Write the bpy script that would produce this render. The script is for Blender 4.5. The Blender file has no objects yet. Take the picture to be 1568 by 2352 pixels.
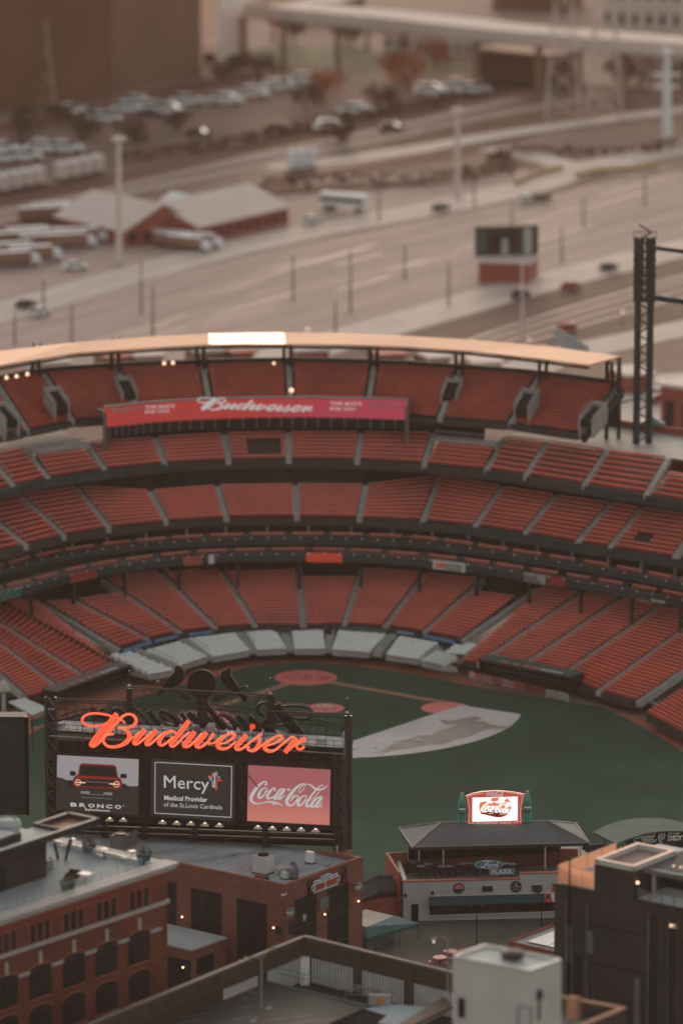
import bpy, math, random
from math import radians as R, sin, cos, tan, pi
from mathutils import Vector as V, Matrix
random.seed(7)
S = bpy.context.scene
# ------------------------------------------------------------------ camera
H = 192.0                      # the viewing gallery is 192 m above the field
PITCH = R(12.15)
FPX = 12509.0                  # focal length in picture units (picture 1568 x 2352)
cd = bpy.data.cameras.new('camera'); cam = bpy.data.objects.new('camera', cd)
S.collection.objects.link(cam); S.camera = cam
cam.location = (0, 0, H); cam.rotation_euler = (pi/2 - PITCH, 0, 0)
cd.sensor_fit = 'HORIZONTAL'; cd.sensor_width = 36.0
cd.lens = 36.0 * FPX / 1568.0
cd.clip_start = 10; cd.clip_end = 20000
cd.dof.use_dof = True; cd.dof.focus_distance = 675
cd.dof.aperture_fstop = 0.128; cd.dof.aperture_blades = 0
# ------------------------------------------------------------------ light
SUN_EL, SUN_AZ = R(10.3), R(-1.2)      # azimuth from +Y, positive towards +X
w = bpy.data.worlds.new('World'); S.world = w; w.use_nodes = True
nt = w.node_tree; bg = nt.nodes['Background']
sky = nt.nodes.new('ShaderNodeTexSky'); sky.sky_type = 'NISHITA'; sky.sun_disc = False
sky.sun_elevation = SUN_EL; sky.sun_rotation = SUN_AZ
sky.air_density = 1.0; sky.dust_density = 4.0; sky.ozone_density = 1.0
hs = nt.nodes.new('ShaderNodeHueSaturation'); hs.inputs['Saturation'].default_value = .30
nt.links.new(sky.outputs[0], hs.inputs['Color']); wm = nt.nodes.new('ShaderNodeMix'); wm.data_type = 'RGBA'; wm.blend_type = 'MULTIPLY'; wm.inputs[0].default_value = 1.0; wm.inputs[7].default_value = (1.05, .99, .93, 1)
nt.links.new(hs.outputs[0], wm.inputs[6]); nt.links.new(wm.outputs[2], bg.inputs[0]); bg.inputs[1].default_value = 0.15
sd = bpy.data.lights.new('sun', 'SUN'); so = bpy.data.objects.new('sun', sd); S.collection.objects.link(so)
sd.energy = 0.35; sd.angle = R(4.0); sd.color = (1.0, 0.58, 0.32)
to_sun = V((sin(SUN_AZ)*cos(SUN_EL), cos(SUN_AZ)*cos(SUN_EL), sin(SUN_EL)))
so.rotation_euler = to_sun.to_track_quat('Z', 'Y').to_euler(); so.location = (0, 900, 300)
S.view_settings.view_transform = 'Standard'; S.view_settings.look = 'None'
S.view_settings.exposure = 0.95
HAZE = .00005; S.view_settings.gamma = 1.0
# ------------------------------------------------------------------ survey helpers
FW = V((0, cos(PITCH), -sin(PITCH))); UP = V((0, sin(PITCH), cos(PITCH))); RT = V((1, 0, 0))
def ray(x, y): return FW + RT*((x-784)/FPX) - UP*((y-1176)/FPX)
def az(x, y, z=0.0):            # the point at height z seen there
    d = ray(x, y); return V((0, 0, H)) + d*((z-H)/d.z)
def ay(x, y, Y):                # the point at depth Y seen there
    d = ray(x, y); return V((0, 0, H)) + d*(Y/d.y)
def ap(x, y, p, n):             # the point on plane (p,n) seen there
    d = ray(x, y); return V((0, 0, H)) + d*((p-V((0, 0, H))).dot(n)/d.dot(n))
def mpd(Y, z=0): return math.hypot(Y, H-z)/FPX     # metres per picture unit there
# ------------------------------------------------------------------ materials
def mat(name, col, rough=0.75, metal=0.0, var=0.25, scale=0.3, emit=None, es=1.0, bump=0.0, spec=0.4, col2=None, det=4, trans=None, brick=None, stripes=None):
    m = bpy.data.materials.new(name); m.use_nodes = True
    n = m.node_tree; b = n.nodes['Principled BSDF']; L = n.links.new
    b.inputs['Roughness'].default_value = rough; b.inputs['Metallic'].default_value = metal
    b.inputs['Specular IOR Level'].default_value = spec
    c = (*col, 1)
    tc = n.nodes.new('ShaderNodeTexCoord')
    geo = n.nodes.new('ShaderNodeNewGeometry')
    if brick:
        bt = n.nodes.new('ShaderNodeTexBrick'); bt.inputs['Scale'].default_value = 1.0
        bw, bh, ms, mc = brick
        bt.inputs['Brick Width'].default_value = bw; bt.inputs['Row Height'].default_value = bh
        bt.inputs['Mortar Size'].default_value = ms; bt.inputs['Mortar'].default_value = (*mc, 1)
        bt.inputs['Color1'].default_value = c; bt.inputs['Color2'].default_value = (*[v*(1-var) for v in col], 1)
        # walls run along the street grid: use (along, height)
        sp = n.nodes.new('ShaderNodeSeparateXYZ'); L(geo.outputs['Position'], sp.inputs[0])
        ad = n.nodes.new('ShaderNodeMath'); ad.operation = 'MULTIPLY_ADD'; L(sp.outputs[1], ad.inputs[0]); ad.inputs[1].default_value = 0.78; L(sp.outputs[0], ad.inputs[2])
        cb = n.nodes.new('ShaderNodeCombineXYZ'); L(ad.outputs[0], cb.inputs[0]); L(sp.outputs[2], cb.inputs[1])
        L(cb.outputs[0], bt.inputs['Vector']); base = bt.outputs['Color']
    else:
        rgb = n.nodes.new('ShaderNodeRGB'); rgb.outputs[0].default_value = c; base = rgb.outputs[0]
    nz = n.nodes.new('ShaderNodeTexNoise'); nz.inputs['Scale'].default_value = scale; nz.inputs['Detail'].default_value = det
    nz.inputs['Roughness'].default_value = 0.6
    L(geo.outputs['Position'], nz.inputs['Vector'])
    if stripes:
        nz.inputs['Scale'].default_value = 1.0
        mp = n.nodes.new('ShaderNodeMapping'); mp.vector_type = 'TEXTURE'; mp.inputs['Scale'].default_value = stripes[0]; mp.inputs['Rotation'].default_value = (0, 0, stripes[1])
        L(geo.outputs['Position'], mp.inputs[0]); L(mp.outputs[0], nz.inputs['Vector'])
    mr = n.nodes.new('ShaderNodeMapRange'); mr.inputs[1].default_value = 0.3; mr.inputs[2].default_value = 0.7
    if col2 is not None:
        mx = n.nodes.new('ShaderNodeMix'); mx.data_type = 'RGBA'; L(nz.outputs[0], mr.inputs[0]); mr.inputs[3].default_value = 0; mr.inputs[4].default_value = 1
        mr.inputs[1].default_value = 0.42; mr.inputs[2].default_value = 0.58
        L(mr.outputs[0], mx.inputs[0]); L(base, mx.inputs[6]); mx.inputs[7].default_value = (*col2, 1); out = mx.outputs[2]
    else:
        L(nz.outputs[0], mr.inputs[0]); mr.inputs[3].default_value = 1-var; mr.inputs[4].default_value = 1+var
        vm = n.nodes.new('ShaderNodeVectorMath'); vm.operation = 'SCALE'; L(base, vm.inputs[0]); L(mr.outputs[0], vm.inputs['Scale']); out = vm.outputs[0]
    L(out, b.inputs['Base Color'])
    if bump:
        bp = n.nodes.new('ShaderNodeBump'); bp.inputs['Strength'].default_value = bump; bp.inputs['Distance'].default_value = 0.1
        n2 = n.nodes.new('ShaderNodeTexNoise'); n2.inputs['Scale'].default_value = scale*6; L(geo.outputs['Position'], n2.inputs['Vector'])
        L(n2.outputs[0], bp.inputs['Height']); L(bp.outputs[0], b.inputs['Normal'])
    if emit: b.inputs['Emission Color'].default_value = (*emit, 1); b.inputs['Emission Strength'].default_value = es
    if trans:
        b.inputs['Alpha'].default_value = trans
    return m
M = {}
def MM(k, *a, **kw): M[k] = mat(k, *a, **kw)
MM('concrete', (.30, .29, .27), .85, var=.2, scale=.35, spec=.12)
MM('concrete_dark', (.13, .125, .115), .85, var=.25, scale=.3, spec=.12)
MM('concrete_pale', (.33, .31, .29), .85, var=.15, scale=.25, spec=.12)
MM('step_concrete', (.30, .31, .285), .85, var=.2, scale=1.2, spec=.12)
MM('ground_far', (.21, .145, .115), .95, var=.2, scale=.015, spec=.05)
MM('membrane_stain', (.255, .295, .305), .9, spec=.08, var=.1)
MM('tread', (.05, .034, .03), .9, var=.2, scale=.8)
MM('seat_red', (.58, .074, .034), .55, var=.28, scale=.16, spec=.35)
MM('seat_red_dark', (.42, .070, .036), .5, var=.25, scale=.2)  # darker red, for the upper deck and suite seats
MM('cup', (.85, .70, .64), .4, var=.05)
MM('steel_dark', (.035, .04, .04), .75, spec=.15, var=.2, scale=.5)
MM('steel_green', (.03, .05, .048), .75, spec=.15, var=.25, scale=.4)
MM('steel_grey', (.14, .15, .15), .7, metal=.1, var=.2)
MM('rail_metal', (.24, .25, .25), .6, metal=.1, var=.1)
MM('black', (.012, .012, .012), .6, var=.2, spec=.12)
MM('black_gloss', (.015, .016, .018), .2, var=.2)
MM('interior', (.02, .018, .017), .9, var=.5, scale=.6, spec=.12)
MM('grass', (.027, .064, .042), .95, var=.26, scale=.05, bump=.3, spec=.1)
MM('track', (.27, .10, .065), .95, var=.15, scale=.4, spec=.1)
MM('infield_dirt', (.30, .165, .11), .95, var=.15, scale=.5, spec=.1)
MM('tarp_red', (.58, .13, .115), .5, var=.06, scale=.5, col2=None)
MM('tarp_wet', (.30, .04, .035), .35, var=.1)
MM('tarp_grey', (.46, .44, .43), .55, col2=(.38, .36, .35), scale=.12)
MM('tarp_stain', (.20, .16, .135), .5, var=.25, scale=.5)
MM('cover_white', (.60, .63, .59), .6, var=.12, scale=1.6, bump=1.0)
MM('pad_red', (.29, .085, .06), .7, var=.15, scale=.7)
MM('brick_wall', (.32, .10, .065), .85, var=.2, scale=.6, spec=.12)
MM('brick_red', (.19, .055, .034), .85, var=.25, scale=.25, brick=(.45, .16, .012, (.17, .09, .07)), spec=.12)
MM('brick_brown', (.23, .10, .075), .85, var=.12, scale=.2, brick=(1.2, .6, .012, (.15, .07, .055)), spec=.12)
MM('brick_white', (.46, .48, .46), .8, var=.10, scale=.2, brick=(.6, .22, .02, (.33, .35, .35)), spec=.12)
MM('brick_dark', (.055, .05, .046), .85, var=.2, scale=.25, brick=(.5, .2, .015, (.035, .033, .03)), spec=.12)
MM('roof_membrane', (.31, .36, .375), .9, spec=.1, var=.18, scale=.12)
MM('roof_pale', (.36, .40, .39), .85, spec=.12, var=.12, scale=.3)
MM('roof_metal', (.12, .135, .14), .8, spec=.12, var=.12, scale=.2)
MM('roof_green', (.06, .10, .088), .85, spec=.1, var=.15, scale=.2)
MM('gravel', (.19, .145, .12), .95, var=.35, scale=5)
MM('trim_pale', (.42, .39, .36), .85, spec=.1, var=.12, scale=1.2)
MM('white_paint', (.52, .53, .49), .6, var=.08, scale=.3)
MM('white_bright', (.66, .68, .68), .5, var=.05)
MM('green_awning', (.025, .11, .10), .6, var=.15, scale=.4)
MM('blue_awning', (.028, .07, .085), .8, spec=.1, col2=(.02, .06, .05), scale=.06)
MM('red_paint', (.42, .045, .03), .5, var=.15)
MM('asphalt', (.075, .072, .066), .9, var=.35, scale=.25, spec=.12)
MM('pavement', (.105, .10, .088), .9, var=.22, scale=.12, spec=.12)
MM('glass_dark', (.02, .022, .022), .25, var=.3, spec=.3)
MM('canopy_glint', (.085, .062, .044), .42, metal=1.0, var=.05)  # material made for the sun glint on part of the canopy
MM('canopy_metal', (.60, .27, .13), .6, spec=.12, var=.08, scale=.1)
MM('wood', (.26, .11, .055), .6, var=.2, scale=2)
MM('wicker', (.32, .30, .27), .8, var=.15, scale=6)
MM('teal_pot', (.02, .08, .08), .7, spec=.1, var=.1)
MM('plant_dry', (.10, .07, .05), .9, var=.4, scale=8)
MM('banner_red', (.55, .03, .04), .4, var=.04, emit=(.75, .03, .05), es=.12)
MM('banner_pink', (.6, .04, .13), .4, var=.04, emit=(.75, .04, .16), es=.15)
MM('sign_white', (.7, .7, .7), .5, var=.03, emit=(.8, .78, .76), es=.12)
MM('orange_ball', (.55, .36, .22), .4, var=.1)
MM('sunlit_tint', (.28, .17, .10), .4, metal=.6, var=.1)  # warm light of the low sun put into a metal colour
MM('barrier_pink', (.72, .42, .42), .6); MM('barrier_red', (.62, .18, .15), .6); MM('coping_warm', (.55, .34, .24), .7); MM('sign_blue', (.03, .11, .15), .5, emit=(.05, .2, .28), es=.06); MM('sign_blue2', (.05, .15, .19), .5, emit=(.05, .2, .25), es=.06)
# ------------------------------------------------------------------ mesh builder
ORG = {}
class MB:
    def __init__(s): s.v = []; s.f = []; s.mi = []; s.k = 0
    def q(s, *p):
        i = len(s.v); s.v += [tuple(a) for a in p]; s.f.append(tuple(range(i, i+len(p)))); s.mi.append(s.k); return s
    def prism(s, poly, top):        # poly: bottom ring (V), top: offset vector
        n = len(poly); top = V(top); i = len(s.v)
        s.v += [tuple(a) for a in poly] + [tuple(V(a)+top) for a in poly]
        s.f.append(tuple(range(i+n-1, i-1, -1))); s.f.append(tuple(range(i+n, i+2*n)))
        for k in range(n):
            j = (k+1) % n; s.f.append((i+k, i+j, i+n+j, i+n+k))
        s.mi += [s.k]*(n+2); return s
    def loft(s, A, B):
        n = len(A); i = len(s.v); s.v += [tuple(a) for a in A]+[tuple(b) for b in B]
        s.f.append(tuple(range(i+n-1, i-1, -1))); s.f.append(tuple(range(i+n, i+2*n)))
        for k in range(n):
            j = (k+1) % n; s.f.append((i+k, i+j, i+n+j, i+n+k))
        s.mi += [s.k]*(n+2); return s
    def bx(s, o, a, b, c):          # corner o and three edge vectors
        o, a, b, c = V(o), V(a), V(b), V(c)
        return s.prism([o, o+a, o+a+b, o+b], c)
    def box(s, x0, x1, y0, y1, z0, z1): return s.bx((x0, y0, z0), (x1-x0, 0, 0), (0, y1-y0, 0), (0, 0, z1-z0))
    def tube(s, p0, p1, r, r1=None, n=6):
        p0, p1 = V(p0), V(p1); d = (p1-p0)
        if d.length < 1e-6: return s
        d.normalize(); a = d.cross(V((0, 0, 1))) if abs(d.z) < .9 else d.cross(V((1, 0, 0)))
        a.normalize(); b = d.cross(a); r1 = r if r1 is None else r1
        A = [p0+(a*cos(2*pi*k/n)+b*sin(2*pi*k/n))*r for k in range(n)]
        B = [p1+(a*cos(2*pi*k/n)+b*sin(2*pi*k/n))*r1 for k in range(n)]
        return s.loft(A, B)
    def path(s, pts, r, n=6):
        for a, b in zip(pts[:-1], pts[1:]): s.tube(a, b, r, n=n)
        return s
    def lathe(s, c, prof, n=12):    # prof: [(r,z)]
        c = V(c); i = len(s.v)
        for r, z in prof:
            for k in range(n): s.v.append((c.x+r*cos(2*pi*k/n), c.y+r*sin(2*pi*k/n), c.z+z))
        for a in range(len(prof)-1):
            for k in range(n):
                j = (k+1) % n; s.f.append((i+a*n+k, i+a*n+j, i+(a+1)*n+j, i+(a+1)*n+k)); s.mi.append(s.k)
        s.f.append(tuple(i+k for k in range(n-1, -1, -1))); s.mi.append(s.k)
        m = i+(len(prof)-1)*n; s.f.append(tuple(m+k for k in range(n))); s.mi.append(s.k); return s
    def ball(s, c, r, n=8, sq=(1, 1, 1), jit=0):
        c = V(c); i = len(s.v); m = max(4, n//2)
        for a in range(m+1):
            t = pi*a/m
            for k in range(n):
                p = 2*pi*k/n; j = 1+random.uniform(-jit, jit)
                s.v.append((c.x+r*sq[0]*sin(t)*cos(p)*j, c.y+r*sq[1]*sin(t)*sin(p)*j, c.z+r*sq[2]*cos(t)*j))
        for a in range(m):
            for k in range(n):
                j = (k+1) % n; s.f.append((i+a*n+k, i+(a+1)*n+k, i+(a+1)*n+j, i+a*n+j)); s.mi.append(s.k)
        return s
    def build(s, name, m, parent=None, origin=None, smooth=False):
        if not s.v: return None
        if parent is not None: o0 = ORG[parent.name]
        elif origin is not None: o0 = V(origin)
        else:
            xs = [v[0] for v in s.v]; ys = [v[1] for v in s.v]; zs = [v[2] for v in s.v]
            o0 = V(((min(xs)+max(xs))/2, (min(ys)+max(ys))/2, min(zs)))
        me = bpy.data.meshes.new(name)
        me.from_pydata([(v[0]-o0.x, v[1]-o0.y, v[2]-o0.z) for v in s.v], [], s.f)
        ms = m if isinstance(m, (list, tuple)) else [m]
        for x in ms: me.materials.append(M[x] if isinstance(x, str) else x)
        if len(ms) > 1: me.polygons.foreach_set('material_index', s.mi)
        if smooth: me.polygons.foreach_set('use_smooth', [True]*len(me.polygons))
        me.update()
        o = bpy.data.objects.new(name, me); S.collection.objects.link(o)
        if parent is not None: o.parent = parent
        else: o.location = o0
        ORG[o.name] = o0
        return o
def tag(o, label=None, cat=None, group=None, kind=None):
    if label: o['label'] = label
    if cat: o['category'] = cat
    if group: o['group'] = group
    if kind: o['kind'] = kind
    return o
def thing(name, label, cat, loc=(0, 0, 0), group=None):
    o = bpy.data.objects.new(name, None); S.collection.objects.link(o); o.location = loc
    o.empty_display_size = .5; ORG[o.name] = V(loc); return tag(o, label, cat, group)
def dup(root, loc, rotz=0, label=None, sc=1.0, group=None):
    r = root.copy(); S.collection.objects.link(r); r.location = loc; r.rotation_euler = (0, 0, rotz); r.scale = (sc,)*3
    if label: r['label'] = label
    if group: r['group'] = group
    for ch in [o for o in root.children]:
        c = ch.copy(); S.collection.objects.link(c); c.parent = r
        for g in ch.children:
            d = g.copy(); S.collection.objects.link(d); d.parent = c
    return r
def lerp(a, b, t): return a+(b-a)*t
def resample(P, step):
    out = [P[0].copy()]
    for a, b in zip(P[:-1], P[1:]):
        n = max(1, int((b-a).length/step))
        for k in range(1, n+1): out.append(lerp(a, b, k/n))
    return out
def crom(P, k=6):               # Catmull-Rom through points (tuples or Vectors)
    P = [V(p) for p in P]; Q = [P[0]*2-P[1]]+P+[P[-1]*2-P[-2]]; out = []
    for i in range(1, len(Q)-2):
        for j in range(k):
            t = j/k; a, b, c, d = Q[i-1], Q[i], Q[i+1], Q[i+2]
            out.append(.5*((2*b)+(c-a)*t+(2*a-5*b+4*c-d)*t*t+(3*b-3*c+d-a)*t**3))
    out.append(P[-1]); return out
def offs(P, d):                 # shift a ground polyline sideways (positive = away from the camera side)
    out = []
    for i, p in enumerate(P):
        a = P[max(0, i-1)]; b = P[min(len(P)-1, i+1)]; t = (b-a); t.z = 0; t.normalize()
        out.append(p+V((-t.y, t.x, 0))*d)
    return out
def curve_at(px, z, k=5):       # smooth ground curve through surveyed points at height z
    return crom([az(x, y, z) for x, y in px], k)
def band(mb, P, z0, z1, th=.3): # a wall that follows P, thickness to the far side
    Q = offs(P, th)
    for a, b, c, d in zip(P[:-1], P[1:], Q[1:], Q[:-1]):
        mb.bx3 = None
        A = [V((p.x, p.y, z0)) for p in (a, b, c, d)]
        mb.prism(A, (0, 0, z1-z0))
    return mb
def slab(mb, P, d0, d1, z, th=.25):
    A = offs(P, d0); B = offs(P, d1)
    for a, b, c, d in zip(A[:-1], A[1:], B[1:], B[:-1]):
        mb.prism([V((p.x, p.y, z-th)) for p in (a, b, c, d)], (0, 0, th))
    return mb
def rib(mb, P, w, z, cam_side=None):  # flat ribbon on the ground
    A = offs(P, w/2); B = offs(P, -w/2)
    for a, b, c, d in zip(A[:-1], A[1:], B[1:], B[:-1]): mb.q(*[V((p.x, p.y, z)) for p in (d, c, b, a)])
    return mb
def ordn(i): 
    return ['first','second','third','fourth','fifth','sixth','seventh','eighth','ninth','tenth','eleventh','twelfth','thirteenth','fourteenth','fifteenth','sixteenth','seventeenth','eighteenth','nineteenth','twentieth','twenty first','twenty second','twenty third','twenty fourth','twenty fifth','twenty sixth','twenty seventh','twenty eighth','twenty ninth','thirtieth'][i]
def text_mesh(mb, s, org, ux, uz, h, width=None, depth=.05, xs=1.0, bold=0.0, italic=0.0, center=False):
    """lettering as solid geometry: org = left end of the baseline, h = capital height"""
    cu = bpy.data.curves.new('t', 'FONT'); cu.body = s; cu.size = 1.0; cu.offset = bold; cu.extrude = .5
    cu.shear = italic; cu.resolution_u = 2
    ob = bpy.data.objects.new('t', cu); S.collection.objects.link(ob)
    dg = bpy.context.evaluated_depsgraph_get(); me = bpy.data.meshes.new_from_object(ob.evaluated_get(dg))
    xsv = [v.co.x for v in me.vertices]; x0, x1 = min(xsv), max(xsv)
    sy = h/.69; sx = (width/(x1-x0)) if width else sy*xs
    ux, uz = V(ux), V(uz); n = ux.cross(uz); i = len(mb.v)
    o = V(org) - (ux*(x1-x0)*sx/2 if center else V((0, 0, 0)))
    for v in me.vertices:
        mb.v.append(tuple(o+ux*(v.co.x-x0)*sx+uz*v.co.y*sy+n*(v.co.z*depth)))
    for p in me.polygons: mb.f.append(tuple(i+k for k in p.vertices)); mb.mi.append(mb.k)
    bpy.data.objects.remove(ob); bpy.data.meshes.remove(me); bpy.data.curves.remove(cu)
    return mb
def stroke(mb, pts, ws, f, sc, th=.12, n=8, k=5, fac=1.0, lift=0.0, nrm=None):
    """one brush stroke: pts in tracing units -> f(x,y) gives 3D; ws widths in the same units (sc = metres per unit)"""
    P = crom([V((a, b, 0)) for a, b in pts], k); W = []
    if not isinstance(ws, (list, tuple)): ws = [ws]*len(pts)
    for i in range(len(pts)-1):
        for j in range(k): W.append(ws[i]+(ws[i+1]-ws[i])*j/k)
    W.append(ws[-1]); Q = [V(f(p.x, p.y)) for p in P]
    rings = []
    for i, q in enumerate(Q):
        t = (Q[min(len(Q)-1, i+1)]-Q[max(0, i-1)]).normalized(); s_ = t.cross(nrm).normalized()
        r = W[i]*sc*.5*fac
        rings.append([q+s_*r*cos(2*pi*a/n)+nrm*(th*sin(2*pi*a/n)+lift) for a in range(n)])
    i0 = len(mb.v)
    for rg in rings: mb.v += [tuple(p) for p in rg]
    for i in range(len(rings)-1):
        for a in range(n):
            b = (a+1) % n; mb.f.append((i0+i*n+a, i0+i*n+b, i0+(i+1)*n+b, i0+(i+1)*n+a)); mb.mi.append(mb.k)
    mb.f.append(tuple(i0+a for a in range(n-1, -1, -1))); mb.f.append(tuple(i0+(len(rings)-1)*n+a for a in range(n))); mb.mi += [mb.k]*2
    return mb
# ================================================================== GROUND AND FIELD
def struct(o): return tag(o, kind='structure')
g = MB(); g.q((-4000, 300, -.06), (4000, 300, -.06), (4000, 7000, -.06), (-4000, 7000, -.06)); struct(g.build('ground', 'ground_far'))
HOME = az(702, 1558); AX = R(8.9)
def fld(a, r):                  # polar point on the field: a from the pitching axis, positive to the third base side
    return HOME + V((sin(AX+a)*r, -cos(AX+a)*r, 0))
# warning track sheet, then grass on top
wall_px = [(-40,1640),(60,1622),(125,1606),(215,1580),(300,1560),(345,1552),(411,1534),(478,1513),(530,1504),(573,1498),(620,1495),(690,1493),(770,1494),(850,1500),(920,1510),(964,1518),(1016,1530),(1060,1541),(1100,1556),(1160,1570),(1240,1584),(1330,1602),(1374,1607),(1420,1617),(1462,1628),(1500,1646),(1568,1682),(1640,1720)]
WALL = [az(x, y, 1.2) for x, y in wall_px]
trk = MB(); F_ = [V((p.x, p.y, 0)) for p in WALL]
near = [V((70, 600, 0)), V((-75, 600, 0))]
trk.q(*[(p.x, p.y, .02) for p in reversed(F_ + near)]); struct(trk.build('warning_track', 'track'))
grass_px = [(-30,1725),(40,1704),(104,1668),(215,1630),(330,1598),(430,1572),(490,1557),(562,1534),(625,1527),(690,1524),(744,1525),(826,1532),(900,1542),(964,1552),(1040,1568),(1120,1583),(1200,1596),(1276,1608),(1340,1618),(1380,1625),(1434,1649),(1494,1682),(1568,1729),(1650,1785)]
G = [az(x, y, 0) for x, y in crom(grass_px if False else [(a, b, 0) for a, b in grass_px], 3) for x, y in [(x, y)]] if False else [az(p.x, p.y, 0) for p in crom([(a, b, 0) for a, b in grass_px], 3)]
gr = MB(); gr.q(*[(p.x, p.y, .03) for p in reversed(G + [V((64, 604, 0)), V((-70, 604, 0))])]); struct(gr.build('outfield_grass', 'grass'))
# base paths
for nm, a in (('base_path', R(45)), ('base_path', R(-45))):
    b = MB(); A = fld(a, 3.5); B = fld(a, 27.4); rib(b, [A, B], 1.45, .036); struct(b.build(nm, 'infield_dirt'))
# infield skin under the grey tarp (tarp arc 29 m from the mound, inner edge along the base lines)
mound = fld(0, 18.44)
def skin_pts(r, inner=True):
    pts = []
    for k in range(-32, 33):
        an = k/32*R(88); pts.append(mound+V((sin(AX+an)*r, -cos(AX+an)*r, 0)))
    # stop where the arc passes the foul lines
    out = [p for p in pts if abs(math.atan2((p-HOME).x, -(p-HOME).y)-AX) < R(46.5)]
    return out
arc = skin_pts(28.2)
tb, sb, fb = fld(R(45), 27.6), fld(0, 38.4), fld(R(-45), 27.6)
infl = MB()
ring = arc + [tb, sb, fb]
infl.q(*[(p.x, p.y, .045) for p in reversed(ring)])
tg = infl.build('grey_tarp', 'tarp_grey'); tag(tg, 'large wet grey tarp spread over the curved infield dirt between the bases', 'tarp')
random.seed(3)
def blot(c, rx, ry, rot, z, n=22, j=.35):
    out = []
    for k in range(n):
        t = 2*pi*k/n; q = 1+random.uniform(-j, j)
        x, y = rx*cos(t)*q, ry*sin(t)*q
        out.append(V((c.x+x*cos(rot)-y*sin(rot), c.y+x*sin(rot)+y*cos(rot), z)))
    return out
pd = MB()
# long puddle stain following the arc, traced on the sheet
stain = [(855,1730),(880,1722),(905,1708),(930,1700),(960,1690),(990,1688),(1015,1677),(1040,1670),(1055,1660),(1085,1655),(1112,1657),(1122,1664),(1150,1668),(1178,1668),(1160,1674),(1120,1676),(1095,1684),(1078,1694),(1050,1698),(1020,1710),(985,1712),(950,1718),(905,1724),(880,1731)]
pd.q(*[az(x, y, .06) for x, y in reversed(stain)])
pd.q(*[az(x, y, .06) for x, y in reversed([(1005,1652),(1030,1656),(1050,1653),(1068,1649),(1090,1645),(1110,1651),(1090,1656),(1070,1658),(1052,1664),(1020,1665)])])
pd.build('stain', 'tarp_stain', tg) if False else None
ORG[tg.name] = V(tg.location); pd.build('puddle', 'tarp_stain', tg)
for px in [(861,1720),(815,1722),(905,1705),(918,1702),(941,1700),(961,1703),(875,1732),(830,1741),(906,1737),(790,1733)]:
    p = az(*px); sb_ = MB(); sb_.ball(p+V((0, 0, .16)), .28, 6, (1.3, .8, .6)); sb_.build('sandbag', 'white_bright', tg)
def disc(c, r, z, n=40): return [V((c.x+r*cos(2*pi*k/n), c.y+r*sin(2*pi*k/n), z)) for k in range(n)]
def red_tarp(c, r, label, blots, z=.055):
    m = MB(); m.prism(disc(c, r, z), (0, 0, .05)); o = m.build('red_tarp', 'tarp_red'); ORG[o.name] = V(o.location)
    tag(o, label, 'tarp', 'red tarps over the infield dirt circles')
    w_ = MB()
    for dx, dy, rx, ry in blots: w_.q(*[V((p.x, p.y, z+.062)) for p in blot(c+V((dx, dy, 0)), rx, ry, random.uniform(-.5, .5), 0, 14, .5)])
    w_.build('wet_patch', 'tarp_wet', o); return o
red_tarp(HOME, 4.6, 'large round red tarp over the home plate circle, with dark wet patches', [(-2.6,.6,.6,.9),(.1,.6,.5,.8),(2.6,-.7,.9,.7),(-1.3,1.6,.3,.6),(.6,-1.4,.7,.4),(-.6,-.4,.3,.5),(2,1.2,.4,.4),(-1.8,-1.5,.5,.3),(3.2,.3,.4,.4)])
rt = red_tarp(mound, 2.75, 'small round red tarp with white monogram over the pitching mound', [(.4,-.9,.7,.5),(1.5,.2,.3,.6),(-1.2,-.6,.4,.4)])
mg = MB(); mz = .125
mu = V((cos(-.12), sin(-.12), 0)); mv = V((-sin(-.12), cos(-.12), 0))
mc = mound+V((-.25, 1.35, mz))
for pts, w_ in (([(-.9,.5),(-.3,.5)],.16),([(-.6,.7),(-.6,-.6)],.16),([(-.2,.75),(.5,.75)],.16),([(.15,.75),(.15,-.7)],.16),([(.6,.1),(1.1,.1)],.16),([(.6,.6),(.6,-.5)],.16),([(1.1,.6),(1.1,-.5)],.16),([(-.9,0),(-.3,-.3)],.16)):
    a, b = [mc+mu*x+mv*y*1.3 for x, y in pts]; rib(mg, [a, b] if (b-a).x >= 0 else [b, a], w_*1.2, mz)
mg.build('monogram', 'white_paint', rt)
red_tarp(fld(R(45), 27.4)+V((-2.0, -1.8, 0)), 3.5, 'round red tarp at third base, half tucked under the grey tarp', [(1,.5,.4,.4)], z=-.009)
red_tarp(fld(R(-45), 27.4)+V((1.9, -1.6, 0)), 4.3, 'round red tarp at first base, seen behind the scoreboard frame', [(1,.5,.4,.4)], z=-.009)
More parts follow.
